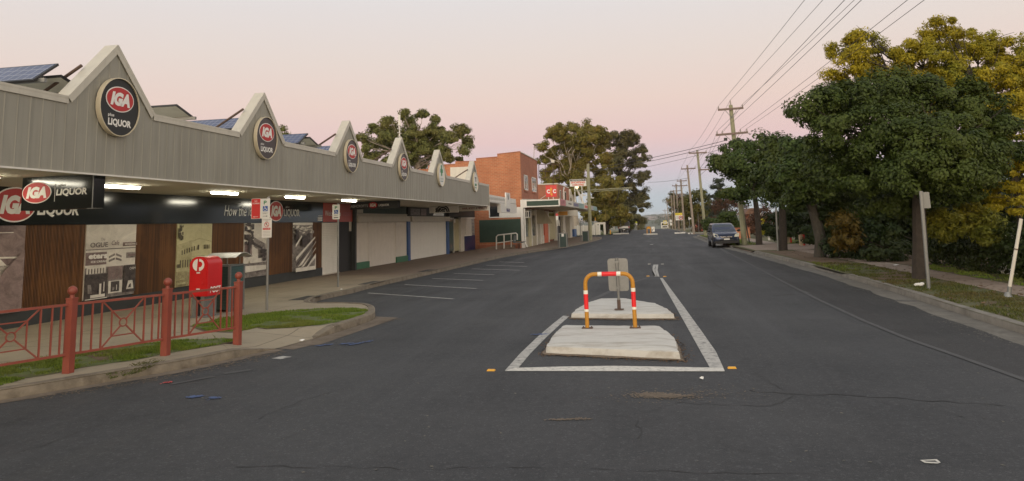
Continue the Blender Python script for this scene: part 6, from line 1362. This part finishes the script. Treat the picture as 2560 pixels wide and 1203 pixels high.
tree('street_tree', 'dark street tree with a bent grey trunk leaning left', 'tree', b0, [b0, AY(2052, 600, b0.y), AY(2040, 550, b0.y), AY(2024, 500, b0.y), AY(2014, 450, b0.y)], .26,
     B((2000, 385, 37, 60, 42), (2060, 400, 37, 60, 45), (2030, 440, 36, 80, 45), (1990, 455, 36.5, 60, 40), (2090, 460, 37.5, 60, 50), (2020, 490, 37.5, 70, 30)), 20000, .19, .10, 'leaf_dark_warm', 'bark_grey', .5, 1.1)
b0 = G(1958, 626, KZ)
tree('street_tree', 'dark street tree with a forked trunk beside the thin grey post', 'tree', b0, [b0, AY(1957, 580, b0.y), AY(1956, 530, b0.y), AY(1952, 470, b0.y)], .235,
     B((1930, 380, 45, 50, 36), (1975, 385, 45, 50, 38), (1950, 430, 44, 70, 40), (1990, 430, 45, 45, 45), (1940, 475, 45, 55, 28)), 15000, .21, .11, 'leaf_dark', 'bark_brown', .55, 1.1)
b0 = G(1898, 612, KZ)
tree('street_tree', 'farthest dark street tree, its crown overlapping the nearest power pole', 'tree', b0, [b0, AY(1896, 570, b0.y), AY(1891, 520, b0.y), AY(1884, 470, b0.y)], .215,
     B((1850, 372, 54, 45, 28), (1905, 368, 54, 45, 30), (1810, 405, 54, 36, 22), (1795, 420, 54, 22, 16), (1860, 410, 53, 60, 34), (1915, 415, 54, 45, 40), (1860, 445, 54, 45, 25), (1905, 465, 55, 45, 24), (1832, 478, 53, 32, 22), (1850, 492, 53.5, 28, 14)), 17000, .23, .12, 'leaf_dark_warm', 'bark_brown', .6, 1.05)
b0 = V3((13.2, 34, KZ))
tree('golden_tree', 'tall airy golden green tree towering behind the dark street trees', 'tree', b0, [b0, b0+Vector((.2, 0, 2.5)), b0+Vector((.6, .3, 5))], .34,
     B((2130, 130, 33, 55, 50), (2150, 90, 33, 30, 26), (2110, 200, 33, 48, 40), (2195, 165, 33.5, 50, 55), (2250, 185, 34, 60, 50), (2300, 150, 34, 45, 50), (2350, 105, 34, 42, 48), (2360, 65, 34, 24, 24), (2390, 160, 34, 55, 60), (2450, 120, 35, 60, 40), (2500, 160, 35, 55, 60), (2440, 210, 34, 80, 50), (2340, 220, 34.5, 60, 40), (2540, 230, 34, 50, 60), (2500, 280, 33.5, 70, 45), (2570, 160, 35, 50, 60), (2215, 235, 34, 55, 40), (2275, 140, 34.5, 35, 30), (2100, 265, 33, 50, 35), (2065, 300, 33, 30, 25), (2180, 110, 33.5, 22, 24), (2330, 270, 34, 60, 40), (2420, 280, 34, 60, 40)),
     105000, .15, .05, 'leaf_gold', 'bark_grey', .34, .7, twig=6, lr=.26, flat=.7, droop=.4, core=.3)
b0 = V3((14.6, 26.5, KZ))
tree('golden_tree', 'slender golden leaved tree at the right edge above the hedge', 'tree', b0, [b0, AY(2552, 590, 26.5), AY(2545, 500, 26.5), AY(2538, 440, 26.5)], .11,
     B((2490, 468, 26.5, 55, 22), (2545, 430, 26.5, 50, 40), (2550, 350, 27, 40, 60), (2520, 510, 26, 45, 20), (2460, 500, 27, 40, 18), (2575, 480, 27, 40, 30)), 11000, .16, .055, 'leaf_gold', 'bark_grey', .35, 1., lr=.3, flat=.35, droop=.5)
shrub('golden_shrub', 'golden shrub spilling over the dark hedge beside the biggest trunk', 'shrub', (11.6, 25.4, KZ), B((2390, 535, 25.2, 55, 22), (2430, 560, 25, 60, 22), (2360, 560, 25.5, 35, 22), (2475, 590, 24.6, 35, 16), (2350, 585, 25.4, 28, 18)), 7500, .14, .05, 'leaf_golden_shrub', .28)
# dark garden mass behind the footpath: separate shrubs
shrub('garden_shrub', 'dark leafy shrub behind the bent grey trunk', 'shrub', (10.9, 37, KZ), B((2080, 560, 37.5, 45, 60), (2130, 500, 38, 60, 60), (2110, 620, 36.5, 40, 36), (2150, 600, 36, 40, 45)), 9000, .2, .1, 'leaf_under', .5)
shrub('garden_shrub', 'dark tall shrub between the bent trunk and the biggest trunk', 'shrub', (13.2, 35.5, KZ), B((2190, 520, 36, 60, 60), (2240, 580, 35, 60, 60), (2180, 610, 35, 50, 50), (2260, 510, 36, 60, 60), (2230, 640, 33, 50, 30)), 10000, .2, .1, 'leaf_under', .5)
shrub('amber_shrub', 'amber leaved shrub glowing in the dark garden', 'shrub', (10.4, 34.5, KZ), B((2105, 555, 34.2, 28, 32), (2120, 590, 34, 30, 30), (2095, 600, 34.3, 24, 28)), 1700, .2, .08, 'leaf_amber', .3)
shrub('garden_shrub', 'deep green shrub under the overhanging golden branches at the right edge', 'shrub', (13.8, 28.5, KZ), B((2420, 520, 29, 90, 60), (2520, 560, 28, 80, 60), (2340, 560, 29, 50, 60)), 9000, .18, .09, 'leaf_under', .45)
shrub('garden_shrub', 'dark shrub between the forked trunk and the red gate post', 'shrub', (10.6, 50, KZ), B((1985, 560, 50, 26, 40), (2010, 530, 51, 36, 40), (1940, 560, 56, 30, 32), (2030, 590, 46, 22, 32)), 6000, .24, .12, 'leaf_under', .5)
for i, (u, v, y, a, b_, l_) in enumerate(((2150, 470, 46, 90, 110, 'first dark tree in the background screen of the garden'), (2300, 480, 44, 110, 110, 'second dark tree in the background screen of the garden'), (2450, 470, 42, 110, 120, 'third dark tree in the background screen near the right edge'), (2040, 500, 56, 60, 80, 'dark background tree above the red gate post'), (2600, 480, 38, 100, 120, 'dark background tree cut by the right edge'))):
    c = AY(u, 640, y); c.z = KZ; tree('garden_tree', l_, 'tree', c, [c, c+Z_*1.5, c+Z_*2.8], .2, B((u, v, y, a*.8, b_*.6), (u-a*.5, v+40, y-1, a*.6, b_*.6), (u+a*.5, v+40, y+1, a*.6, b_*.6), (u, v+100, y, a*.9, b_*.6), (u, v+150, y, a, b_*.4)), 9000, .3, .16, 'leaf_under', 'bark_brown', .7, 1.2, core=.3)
bs = thing('bare_shrub', 'leafless twiggy brown shrub beside the footpath', 'shrub', (11.2, 31, KZ)); mb = MB('bark_pale')
for k in range(46):
    p = Vector((11.2+random.uniform(-.5, .5), 31+random.uniform(-.4, .4), KZ-.05)); mb.use('rust' if k % 3 else 'bark_grey').tube(wob(p, p+Vector((random.uniform(-1.3, 1.3), random.uniform(-.9, .9), random.uniform(1.0, 2.6))), 5, .25, k), [.018, .015, .012, .01, .007, .004], 5)
mb.build('stem', bs)
# hedge and the white picket fence inside it
hb_ = []
for k in range(13): y = 19.0+k*.95; hb_.append(((10.05+.10*math.sin(k*2.1), y, KZ+.55), (.55, .75, .62+.1*math.sin(k*1.7)))); hb_.append(((10.1, y+.4, KZ+1.0), (.5, .6, .42)))
h1 = [b for b in hb_ if b[0][1] > 21.4 or b[0][1] < 20.2]
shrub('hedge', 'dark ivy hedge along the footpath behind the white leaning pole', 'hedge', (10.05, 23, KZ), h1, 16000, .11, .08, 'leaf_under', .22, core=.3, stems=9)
t = thing('fence', 'white picket fence showing through the hedge at the right edge', 'fence', (10.35, 20.5, KZ))
mb = MB('white_paint'); mb.box((10.32, 16.5, 1.15), (10.38, 26, 1.25)).box((10.32, 16.5, .45), (10.38, 26, .53)); mb.build('rail', t)
for k in range(48): MB('white_paint').box((10.29, 16.6+k*.195, KZ), (10.315, 16.7+k*.195, 1.3)).build('picket', t)
b0 = G(2322, 722, KZ); y = b0.y; tp = AY(2302, 478, y)
t = thing('sign_post', 'leaning galvanised sign post showing the grey back of its narrow sign', 'street sign', b0)
MB('galv').tube([b0-Z_*.1, tp], .045, 10).build('post', t, smooth=True)
a, b_ = AY(2299, 481, y+.06), AY(2310, 521, y+.06); MB('steel_grey').plate((a.x+.13, y+.07, (a.z+b_.z)/2), X_, Z_, .20, a.z-b_.z, -.004, .02).build('panel', t)
b0 = G(2520, 742, KZ); tp = AY(2553, 547, b0.y-.1)
t = thing('leaning_pole', 'white painted pole leaning right beside the footpath at the right edge', 'pole', b0)
k1 = b0.lerp(tp, .13); MB('galv').cyl(b0-Z_*.1, k1, .045, .045).cyl(b0, b0+Z_*.1, .09, .05).build('base', t, smooth=True); MB('offwhite').cyl(k1, tp, .036, .036).build('pole', t, smooth=True); k2 = b0.lerp(tp, .6); MB('rust').cyl(k2, k2+(tp-b0)*.015, .045).build('clamp', t)
b0 = G(1945, 627, KZ); MB('galv').tube([b0-Z_*.1, AY(1940, 520, b0.y)], .05, 8).build('grey_post', smooth=True, label='thin plain grey post left of the forked tree trunk', cat='post', loc=b0)
b0 = G(1923, 601, KZ); y = b0.y; t = thing('letterbox', 'small white letterbox on a post behind the driveway', 'letterbox', b0)
MB('white_paint').box((b0.x-.07, y-.05, KZ), (b0.x+.07, y+.05, .9)).build('post', t); a, b_ = AY(1919, 580, y), AY(1928, 587, y)
mb = MB('white_paint').prism([(a.x, y-.25, b_.z), (b_.x, y-.25, b_.z), (b_.x, y-.25, a.z-.06), ((a.x+b_.x)/2, y-.25, a.z+.03), (a.x, y-.25, a.z-.06)], (0, .5, 0)); mb.build('box', t)
for u0, u1, v0, v1, lab in ((1967, 1980, 580, 608, 'cream and red gate pillar left of the garden entrance'), (1999, 2013, 582, 614, 'cream and red gate pillar right of the garden entrance')):
    b0 = G((u0+u1)/2, v1, KZ); y = b0.y; a, b_ = AY(u0, v0, y), AY(u1, v1, y); t = thing('gate_pillar', lab, 'gate pillar', b0, 'gate pillars')
    MB('picket_cream').box((a.x, y, 0), (a.x+(b_.x-a.x)*.6, y+.5, a.z)).build('panel', t); MB('post_red').box((a.x+(b_.x-a.x)*.6, y-.04, 0), (b_.x, y+.5, a.z-.05)).build('post', t); MB('picket_cream').box((a.x-.04, y-.05, a.z), (b_.x-.08, y+.55, a.z+.06)).build('cap', t)
t = thing('garden_wall', 'low red brick garden wall behind the parked car', 'wall', (10, 72, 0)); a, b_ = AY(1826, 572, 72), AY(1876, 600, 72)
MB('brick_orange').box((a.x, 72, 0), (b_.x, 72.3, a.z)).build('wall', t); MB('brick_front').box((a.x-.04, 71.96, a.z), (b_.x+.04, 72.34, a.z+.07)).build('coping', t)
t = thing('house', 'orange brick house with dark tiled roof glimpsed between the trunks', 'house', (17, 96, 0)); a, b_ = AY(1868, 538, 95), AY(1900, 590, 95)
MB('orange_brick').box((a.x, 95, 0), (b_.x-.4, 103, 2.3)).build('wall', t); MB('roof_tile').prism([(a.x-.4, 94.4, 2.3), (b_.x, 94.4, 2.3), ((a.x+b_.x)/2+.2, 94.4, 3.0), ((a.x+b_.x)/2-.4, 94.4, 3.0)], (0, 9, 0)).build('roof', t)
f = MB('white_paint').box((a.x+.3, 94.95, 1.0), (a.x+1.6, 95, 2.5)).build('window', t); MB('dark_glass').box((a.x+.4, 94.93, 1.1), (a.x+1.5, 94.95, 2.4)).build('pane', f)
# far right
shrub('rounded_hedge', 'clipped rounded hedge behind the power poles and the parked car', 'hedge', AY(1785, 585, 80), [((AY(u, 561, 80)), (.75, .9, .72)) for u in (1769, 1780, 1792, 1800)], 6000, .16, .1, 'leaf_dark_warm', .25, core=.3)
shrub('round_bush', 'big round dark bush left of the nearest power pole', 'shrub', AY(1822, 592, 76), B((1822, 548, 76, 26, 26), (1812, 565, 75.5, 20, 18), (1838, 562, 76, 20, 22)), 8000, .2, .12, 'leaf_dark', .45)
shrub('brown_shrub', 'brownish drooping shrub between the far trunks', 'shrub', AY(1905, 592, 74), B((1900, 540, 74, 24, 30), (1925, 545, 76, 26, 30), (1880, 560, 73, 20, 24)), 5000, .22, .08, 'leaf_rust', .5)
shrub('golden_shrub', 'small yellow shrub right of the far trunk', 'shrub', AY(1908, 585, 66), B((1908, 565, 66, 5, 18), (1910, 582, 65.5, 6, 6)), 500, .15, .1, 'leaf_gold', .2)
def ftree(name, lab, base_px, y, blobs, n, L, Wd, leaf, bark, cl, **k):
    b0 = AY(base_px[0], base_px[1], y); b0.z = tz(0, y); tp = V3(blobs[0][0]); mid = b0.lerp(tp, .5)
    return tree(name, lab, 'tree', b0, [b0, mid, b0.lerp(tp, .75)], k.pop('r0', .3), blobs, n, L, Wd, leaf, bark, cl, **k)
ftree('conifer', 'dark layered conifer beyond the rounded hedge', (1802, 588), 120, B(*[(1800+du, 452+i*13, 120, w, 5, ) for i, (du, w) in enumerate(((0, 14), (-8, 20), (4, 22), (-10, 26), (8, 26), (-6, 30), (4, 30), (-8, 32)))]), 7000, .4, .14, 'leaf_conifer', 'bark_brown', .45, core=.4)
ftree('rust_tree', 'reddish bare tree right of the layered conifer', (1815, 588), 104, B((1818, 490, 104, 26, 24), (1800, 515, 104, 24, 20), (1840, 510, 105, 26, 22)), 3600, .26, .07, 'leaf_rust', 'bark_brown', .6, twig=6, core=.3)
ftree('olive_tree', 'golden green tree behind the third power pole', (1745, 580), 140, B((1745, 490, 140, 30, 14), (1725, 515, 140, 24, 22), (1760, 515, 141, 26, 22), (1740, 540, 140, 34, 20), (1770, 550, 138, 26, 16)), 8000, .38, .2, 'leaf_olive', 'bark_grey', .8)
shrub('brown_shrub', 'dry brown shrub with palm like fronds right of the third power pole', 'shrub', AY(1775, 590, 112), B((1775, 556, 112, 22, 18), (1755, 562, 113, 18, 16), (1745, 570, 115, 14, 12)), 3500, .3, .1, 'leaf_rust', .5)
ftree('dark_tree', 'dark round tree at the far end of the pole line', (1690, 574), 230, B((1682, 500, 230, 14, 18), (1695, 520, 232, 18, 24), (1690, 550, 230, 18, 22), (1676, 512, 231, 10, 12)), 5000, .6, .3, 'leaf_gum_dark', 'bark_brown', 1.2)
ftree('dark_tree', 'dark spreading tree between the fifth and third power poles', (1712, 574), 190, B((1715, 520, 190, 18, 28), (1708, 552, 190, 18, 20), (1726, 548, 188, 18, 22)), 5000, .5, .25, 'leaf_gum_dark', 'bark_brown', 1.1)
ftree('rust_tree', 'reddish crown peeping between the far power poles', (1700, 574), 205, B((1701, 498, 205, 10, 12), (1704, 515, 205, 10, 12)), 900, .4, .18, 'leaf_rust', 'bark_brown', .8)

# ------------------------------------------------------------------ left: gum trees
b0 = V3((-32, 74, 0)); yg = 74
g = lambda *rows: [bpx(u, v, yg+random.uniform(-2.5, 2.5), a*1.12, b_*1.15) for u, v, a, b_ in rows]
tree('gum_tree', 'spreading gum tree with pale limbs behind the grey awning peaks', 'tree', b0, [b0, AY(1040, 520, yg), AY(1045, 430, yg), AY(1040, 390, yg)], .42,
     g((1007, 285, 13, 11), (1055, 288, 15, 11), (1088, 298, 13, 10), (967, 304, 17, 12), (1030, 296, 9, 8), (942, 324, 19, 13), (907, 347, 16, 10), (935, 360, 22, 11), (965, 338, 26, 14), (1000, 338, 22, 14), (1042, 330, 22, 13), (1092, 328, 28, 15), (1122, 345, 24, 14), (1150, 328, 19, 15), (1165, 355, 16, 14), (1160, 375, 10, 9), (930, 395, 24, 14), (972, 368, 30, 15), (1015, 378, 28, 16), (1060, 372, 18, 12), (1095, 362, 24, 14), (1120, 392, 22, 12), (1045, 405, 30, 14), (990, 405, 30, 16), (1150, 395, 12, 8), (910, 372, 12, 8), (1030, 352, 30, 18), (1062, 345, 24, 16), (1010, 396, 30, 16), (1075, 385, 28, 16), (985, 322, 20, 12), (1025, 312, 16, 10), (1102, 380, 26, 14), (1045, 370, 26, 14)),
     70000, .26, .12, 'leaf_gum', 'bark_pale', .5, 1.2, core=.4, lr=.2)
tree('gum_tree', 'small gum crown peeping over the awning beside the second peak', 'tree', (-34, 52, 0), [(-34, 52, 0), (-33.4, 52, 4), AY(715, 345, 52)], .15, [bpx(706, 332, 52, 13, 12), bpx(716, 350, 52, 8, 8)], 900, .2, .09, 'leaf_gum', 'bark_pale', .3)
rows_a = [(1396, 322, 18, 11), (1436, 320, 22, 13), (1464, 318, 16, 13), (1490, 322, 20, 13), (1378, 336, 18, 12), (1412, 342, 25, 17), (1452, 346, 25, 18), (1484, 342, 25, 17), (1507, 346, 18, 18), (1357, 368, 13, 11), (1378, 378, 18, 15), (1414, 368, 26, 20), (1456, 374, 28, 20), (1490, 370, 24, 20), (1424, 408, 27, 20), (1382, 414, 22, 17), (1362, 402, 18, 11), (1470, 408, 26, 20), (1510, 402, 20, 22), (1404, 438, 24, 16), (1440, 442, 28, 17), (1498, 436, 24, 17), (1380, 455, 22, 14), (1470, 460, 25, 17), (1425, 475, 30, 18), (1365, 440, 14, 12)]
A_ = [bpx(u, v, 125+random.uniform(-4, 4), a*1.1, b_*1.12) for u, v, a, b_ in rows_a]
ftree('gum_tree', 'large golden green gum tree beyond the brick shops', (1442, 590), 125, [A_[14]]+A_, 80000, .34, .17, 'leaf_gum_gold', 'bark_pale', .8, r0=.55, lr=.22, core=.35, limbn=16)
rows_b = [(1540, 340, 20, 10), (1566, 338, 20, 10), (1588, 350, 15, 12), (1540, 362, 24, 15), (1568, 364, 22, 14), (1608, 374, 11, 13), (1590, 386, 18, 11), (1552, 386, 25, 15), (1614, 396, 9, 10), (1580, 406, 20, 11), (1540, 410, 20, 18), (1602, 412, 10, 8), (1552, 434, 24, 14), (1598, 442, 16, 11), (1618, 440, 8, 11), (1580, 462, 20, 13), (1540, 465, 18, 14), (1612, 484, 12, 12), (1582, 492, 24, 15), (1608, 508, 14, 10), (1590, 520, 22, 12), (1560, 510, 22, 15)]
B_ = [bpx(u, v, 142+random.uniform(-4, 4), a*1.1, b_*1.12) for u, v, a, b_ in rows_b]
ftree('gum_tree', 'darker open gum tree right of the golden gum', (1560, 585), 142, [B_[10]]+B_, 42000, .36, .18, 'leaf_gum_dark', 'bark_brown', .75, r0=.5, lr=.22, core=.3, twig=1)
rows_c = [(1518, 458, 26, 16), (1552, 455, 17, 11), (1500, 482, 32, 17), (1532, 492, 30, 18), (1488, 508, 24, 16), (1520, 522, 34, 18), (1500, 545, 30, 16), (1550, 535, 22, 18), (1470, 530, 22, 16), (1535, 555, 24, 12)]
C_ = [bpx(u, v, 118+random.uniform(-3, 3), a*1.1, b_*1.12) for u, v, a, b_ in rows_c]
ftree('amber_tree', 'low amber green tree in front of the gums beside the road signs', (1515, 588), 118, [C_[3]]+C_, 38000, .32, .16, 'leaf_gum_gold', 'bark_brown', .75, core=.4)
ftree('brown_tree', 'brownish tree at the end of the gums beyond the yellow sign', (1595, 574), 175, B((1592, 545, 175, 18, 16), (1602, 560, 175, 14, 10), (1580, 560, 176, 12, 12)), 3500, .5, .2, 'leaf_gum_dark', 'bark_brown', 1.)
ftree('olive_tree', 'small lime green tree behind the stop sign', (1575, 574), 150, B((1572, 548, 150, 12, 14), (1578, 562, 150, 10, 10)), 1800, .4, .2, 'leaf_olive', 'bark_brown', .7)
shrub('round_bush', 'dark green bush at the end of the white fence', 'shrub', AY(1512, 582, 122), B((1512, 562, 122, 14, 16), (1500, 555, 123, 10, 12)), 2200, .3, .18, 'leaf_dark', .5)
t = thing('fence', 'long pale panel fence across the side street past the shops', 'fence', (-12, 113, 0)); yf = 113; a, b_ = AY(1404, 566, yf), AY(1500, 588, yf); k = (b_.x-a.x)/7
for i in range(7): MB('offwhite').box((a.x+i*k+.06, yf, .1), (a.x+(i+1)*k-.06, yf+.06, a.z)).build('panel', t)
for i in range(8): MB('white_paint').box((a.x+i*k-.07, yf-.06, .05), (a.x+i*k+.07, yf+.1, a.z+.12)).build('post', t)
p = AY(1502, 556, 114); t = thing('carport', 'cream flat roofed carport at the end of the pale fence', 'carport', (p.x, 114, 0)); MB('offwhite').box((p.x-1.0, 114, p.z-.3), (p.x+.6, 116, p.z)).build('roof', t)
for x in (-.9, .35): MB('offwhite').box((p.x+x, 114, 0), (p.x+x+.3, 114.3, p.z-.3)).build('post', t)
MB('sign_white').prism([AY(1528, 574, 125), AY(1537, 574, 125), AY(1537, 566, 125), AY(1533, 562, 125), AY(1526, 562, 125)], (0, .3, 0)).build('white_letterbox', label='white block letterbox on the grass near the diamond sign', cat='letterbox', loc=AY(1532, 574, 125))

# ------------------------------------------------------------------ far road signs
def rsign(name, lab, bpx_, y, tpx, boards, base=None, cat='road sign', posts=(0,), r=.04, pm='galv'):
    b0 = AY(bpx_[0], bpx_[1], y); b0.z = .05; t = thing(name, lab, cat, b0)
    for dx in posts:
        tp = AY(tpx[0], tpx[1], y); MB(pm).cyl((b0.x+dx, y, 0), (b0.x+dx, y, tp.z), r, n=8).build('post', t)
        if base: MB('sign_white').box((b0.x+dx-base, y-.3, .0), (b0.x+dx+base, y+.3, .16)).build('base', t)
    for k_, (shp, mat, u0, u1, v0, v1, inner) in enumerate(boards):
        a, b_ = AY(u0, v0, y-.06), AY(u1, v1, y-.06); c = ((a.x+b_.x)/2, y-.06-.016*k_, (a.z+b_.z)/2); w, h = b_.x-a.x, a.z-b_.z; mb = MB(mat)
        if shp == 'rect': mb.plate(c, X_, Z_, w, h, .01, .0)
        else:
            n = {'diamond': 4, 'oct': 8, 'disc': 20}[shp]; o_ = {'diamond': 0, 'oct': 22.5, 'disc': 0}[shp]
            mb.prism([(c[0]+w/2*math.cos(R(o_+360*i/n)), c[1], c[2]+h/2*math.sin(R(o_+360*i/n))) for i in range(n)], (0, -.01, 0))
        mb.build('panel', t)
        if inner: inner(t, c, w, h)
    return t
def IN(fn):
    def f(t, c, w, h):
        mb = MB(); fn(mb, c, w, h); mb.build('lettering', t)
    return f
def txt(s, mat, kx, kz, kw, kh): return lambda mb, c, w, h: mb.use(mat).text(s, (c[0]+w*kx, c[1]-.016, c[2]+h*kz), X_, Z_, w*kw, h*kh, 0, .03)
def spd(mb, c, w, h):
    mb.use('letter_red').tube([(c[0]+w*.26+h*.24*math.cos(R(g)), c[1]-.015, c[2]-h*.16+h*.24*math.sin(R(g))) for g in range(0, 361, 20)], .05, 5, False); mb.use('letter_black').text('40', (c[0]+w*.26, c[1]-.016, c[2]-h*.16), X_, Z_, h*.3, h*.22, 0, .03)
    mb.use('sign_yellow').box((c[0]-w/2, c[1]-.014, c[2]+h*.17), (c[0]+w/2, c[1]-.011, c[2]+h/2)); mb.use('letter_black').text('SCHOOL ZONE', (c[0], c[1]-.018, c[2]+h*.33), X_, Z_, w*.8, h*.13)
    mb.use('grey_letter')
    for k in range(3): mb.box((c[0]-w*.42, c[1]-.014, c[2]-h*(.02+.14*k)), (c[0]-w*.05, c[1]-.011, c[2]-h*(-.04+.14*k)))
rsign('speed_sign', 'yellow and white school zone speed sign on two posts at the right kerb', (1693.5, 582), 109.5, (1697, 534), [('rect', 'sign_white', 1688, 1706.5, 533, 550.5, IN(spd))], .38, posts=(0, .68))
def topy(mb, c, w, h): mb.use('sign_lime').box((c[0]-w/2, c[1]-.014, c[2]+h*.0), (c[0]+w/2, c[1]-.011, c[2]+h/2)); mb.use('grey_letter').box((c[0]-w*.35, c[1]-.014, c[2]-h*.2), (c[0]+w*.35, c[1]-.011, c[2]-h*.12))
rsign('warning_sign', 'lime topped white sign on two short posts beyond the left kerb', (1587, 575), 153, (1587, 555), [('rect', 'sign_white', 1584, 1593.5, 554, 563, IN(topy))], posts=(0, .42), r=.06)
def ringp(mb, c, w, h): mb.use('letter_red').tube([(c[0]+w*.12+h*.3*math.cos(R(g)), c[1]-.015, c[2]+h*.3*math.sin(R(g))) for g in range(0, 361, 20)], .05, 5, False); mb.use('letter_black').text('40', (c[0]+w*.12, c[1]-.016, c[2]), X_, Z_, h*.34, h*.26)
t = rsign('speed_sign', 'tall lime and white speed sign on the small white island beside the dark utility', (1553, 583), 118, (1551, 533), [('rect', 'sign_lime', 1545.5, 1552, 529.5, 536, None), ('rect', 'sign_white', 1543, 1556, 535.5, 546, IN(ringp))])
b0 = V3(ORIG[t.name]); MB('pad_concrete').prism([(b0.x-1.2, 117.2, 0), (b0.x+1.1, 117.2, 0), (b0.x+1.1, 118.8, 0), (b0.x-1.2, 118.8, 0)], (0, 0, .15)).build('traffic_island', label='small white island under the tall lime speed sign', cat='traffic island', loc=b0)
def ped(mb, c, w, h):
    mb.use('letter_black')
    for s in (-.13, .13): mb.sphere((c[0]+w*s, c[1]-.02, c[2]+h*.2), (.06, .01, .06), 8, 5).box((c[0]+w*s-w*.06, c[1]-.02, c[2]-h*.22), (c[0]+w*s+w*.06, c[1]-.012, c[2]+h*.14))
rsign('warning_sign', 'amber diamond sign with two dark figures on a pole left of the utility', (1537.5, 576), 134, (1537, 545), [('diamond', 'sign_amber', 1531, 1542, 544, 556, IN(ped))])
rsign('warning_sign', 'orange diamond sign partly hidden by the stop sign', (1559, 580), 134, (1559, 552), [('diamond', 'sign_amber', 1554.5, 1563, 550, 560, None)])
rsign('stop_sign', 'faded red octagonal stop sign behind the utility', (1564.5, 580), 131, (1564.5, 546), [('oct', 'stop_red', 1560, 1569, 545, 556, IN(txt('STOP', 'white_letter', 0, 0, .75, .3)))])
rsign('round_sign_post', 'small round white road sign left of the amber diamond', (1523, 578), 140, (1523, 546), [('disc', 'sign_white', 1520.5, 1526, 545, 551, None)])
rsign('marker_post', 'short yellow post on the grass verge at the far left', (1526, 585), 116, (1526, 576), [('rect', 'sign_amber', 1524.5, 1527.5, 575, 586, None)])
rsign('marker_post', 'thin orange topped post beside the timber pole', (1489, 594), 100, (1488, 546), [('rect', 'sign_amber', 1487, 1489.5, 544, 552, None)], r=.03)
rsign('street_name_sign', 'white street name blades on a thin post by the third power pole', (1725.5, 584), 104, (1722.5, 545), [('rect', 'sign_white', 1721, 1724, 543, 550, None), ('rect', 'sign_white', 1724, 1729.5, 545, 548, None)], .25)
rsign('grey_post', 'thin grey post on a white slab beside the second power pole', (1748, 584), 103, (1746, 535), [], None, 'post', r=.03)
p = AY(1748, 584, 103); MB('sign_white').box((p.x-1.0, 102.7, .0), (p.x+1.0, 103.4, .15)).build('kerb_block', label='white painted kerb block between the street sign and the second power pole', cat='kerb block', loc=(p.x, 103, 0))
rsign('advance_sign', 'pale yellow board standing at the far end of the road by the white van', (1663, 572), 170, (1663, 553), [('rect', 'sign_yellow', 1658, 1667.5, 552, 561, None), ('rect', 'offwhite', 1659, 1666.5, 553.5, 560, None)])
rsign('advance_sign', 'cluster of white round signs on one pole left of the far power poles', (1677, 574), 160, (1677, 549), [('disc', 'sign_white', 1674, 1680, 549, 556, None), ('disc', 'sign_white', 1674.5, 1680.5, 557, 564, None)])
# far median with its own hoop and keep-left sign
fm = G(1627, 587); y = fm.y; a, b_ = AY(1609, 587, y), AY(1644, 587, y)
MB('pad_concrete').prism([(a.x, y-.2, 0), (a.x+.5, y-.9, 0), (b_.x-.5, y-.9, 0), (b_.x, y-.2, 0), (b_.x, y+1, 0), (a.x, y+1, 0)], (0, 0, .15)).build('traffic_island', label='far concrete island across the road with an amber hoop and white sign', cat='traffic island', loc=fm)
l, r_, tt = AY(1618, 585, y), AY(1627, 585, y), AY(1622, 567, y)
t = thing('hoop_barrier', 'far amber hoop rail on the distant island', 'barrier', (l.x, y, .15)); MB('hoop_yellow').tube([(l.x, y, .15), (l.x, y, tt.z-.2), (l.x+.12, y, tt.z), (r_.x-.12, y, tt.z), (r_.x, y, tt.z-.2), (r_.x, y, .15)], .06, 8).build('rail', t, smooth=True); MB('sign_amber').box((l.x+.0, y-.02, tt.z-.28), (r_.x, y+.02, tt.z-.02)).build('panel', t)
rsign('keep_left_sign', 'white keep left sign with black arrow on the distant island', (1632.5, 586), y+.2, (1632.5, 568), [('rect', 'sign_white', 1628.5, 1637, 567, 579, IN(lambda mb, c, w, h: mb.use('letter_black').obox((c[0], c[1]-.016, c[2]-h*.05), Vector((.7, 0, .7))*w*.3, Y_*.003, Vector((-.7, 0, .7))*w*.06).prism([(c[0]-w*.36, c[1]-.02, c[2]-h*.32), (c[0]-w*.02, c[1]-.02, c[2]-h*.25), (c[0]-w*.28, c[1]-.02, c[2]-h*.02)], (0, .003, 0))))], None)
for px in (((1616, 588), (1618, 591), (1626, 594)), ((1641, 588), (1638, 591), (1628, 594))): strip(px, .3, 'road_paint_faint')
for u in (1626, 1630): strip([(u-1, 597), (u+1, 597)], .5, 'road_paint_worn')
strip([(1628, 612), (1630, 611)], .25, 'road_paint_worn'); strip([(1633, 625), (1634, 622)], .14, 'road_paint_faint')
t = thing('fence', 'orange temporary mesh fence beyond the third power pole', 'fence', (8, 118, 0)); a, b_ = AY(1733, 565, 118), AY(1756, 581, 118); MB('orange_brick').box((a.x, 118, .1), (b_.x, 118.05, a.z)).build('mesh', t)
for k in range(4): MB('stop_red').box((a.x+(b_.x-a.x)*k/3-.05, 117.95, 0), (a.x+(b_.x-a.x)*k/3+.05, 118.1, a.z+.15)).build('post', t)

# ------------------------------------------------------------------ evening air
mt = bpy.data.materials.new('haze'); mt.use_nodes = True; nt = mt.node_tree; nt.nodes.clear()
o_ = N(nt, 'ShaderNodeOutputMaterial'); pv_ = N(nt, 'ShaderNodeVolumePrincipled'); pv_.inputs['Color'].default_value = (.90, .92, .95, 1); pv_.inputs['Density'].default_value = 1.0e-4; pv_.inputs['Anisotropy'].default_value = 0.
nt.links.new(pv_.outputs[0], o_.inputs['Volume']); MATS['haze'] = mt
MB('haze').box((-5200, -95, -60), (5200, 6200, 50)).build('haze', kind='stuff')
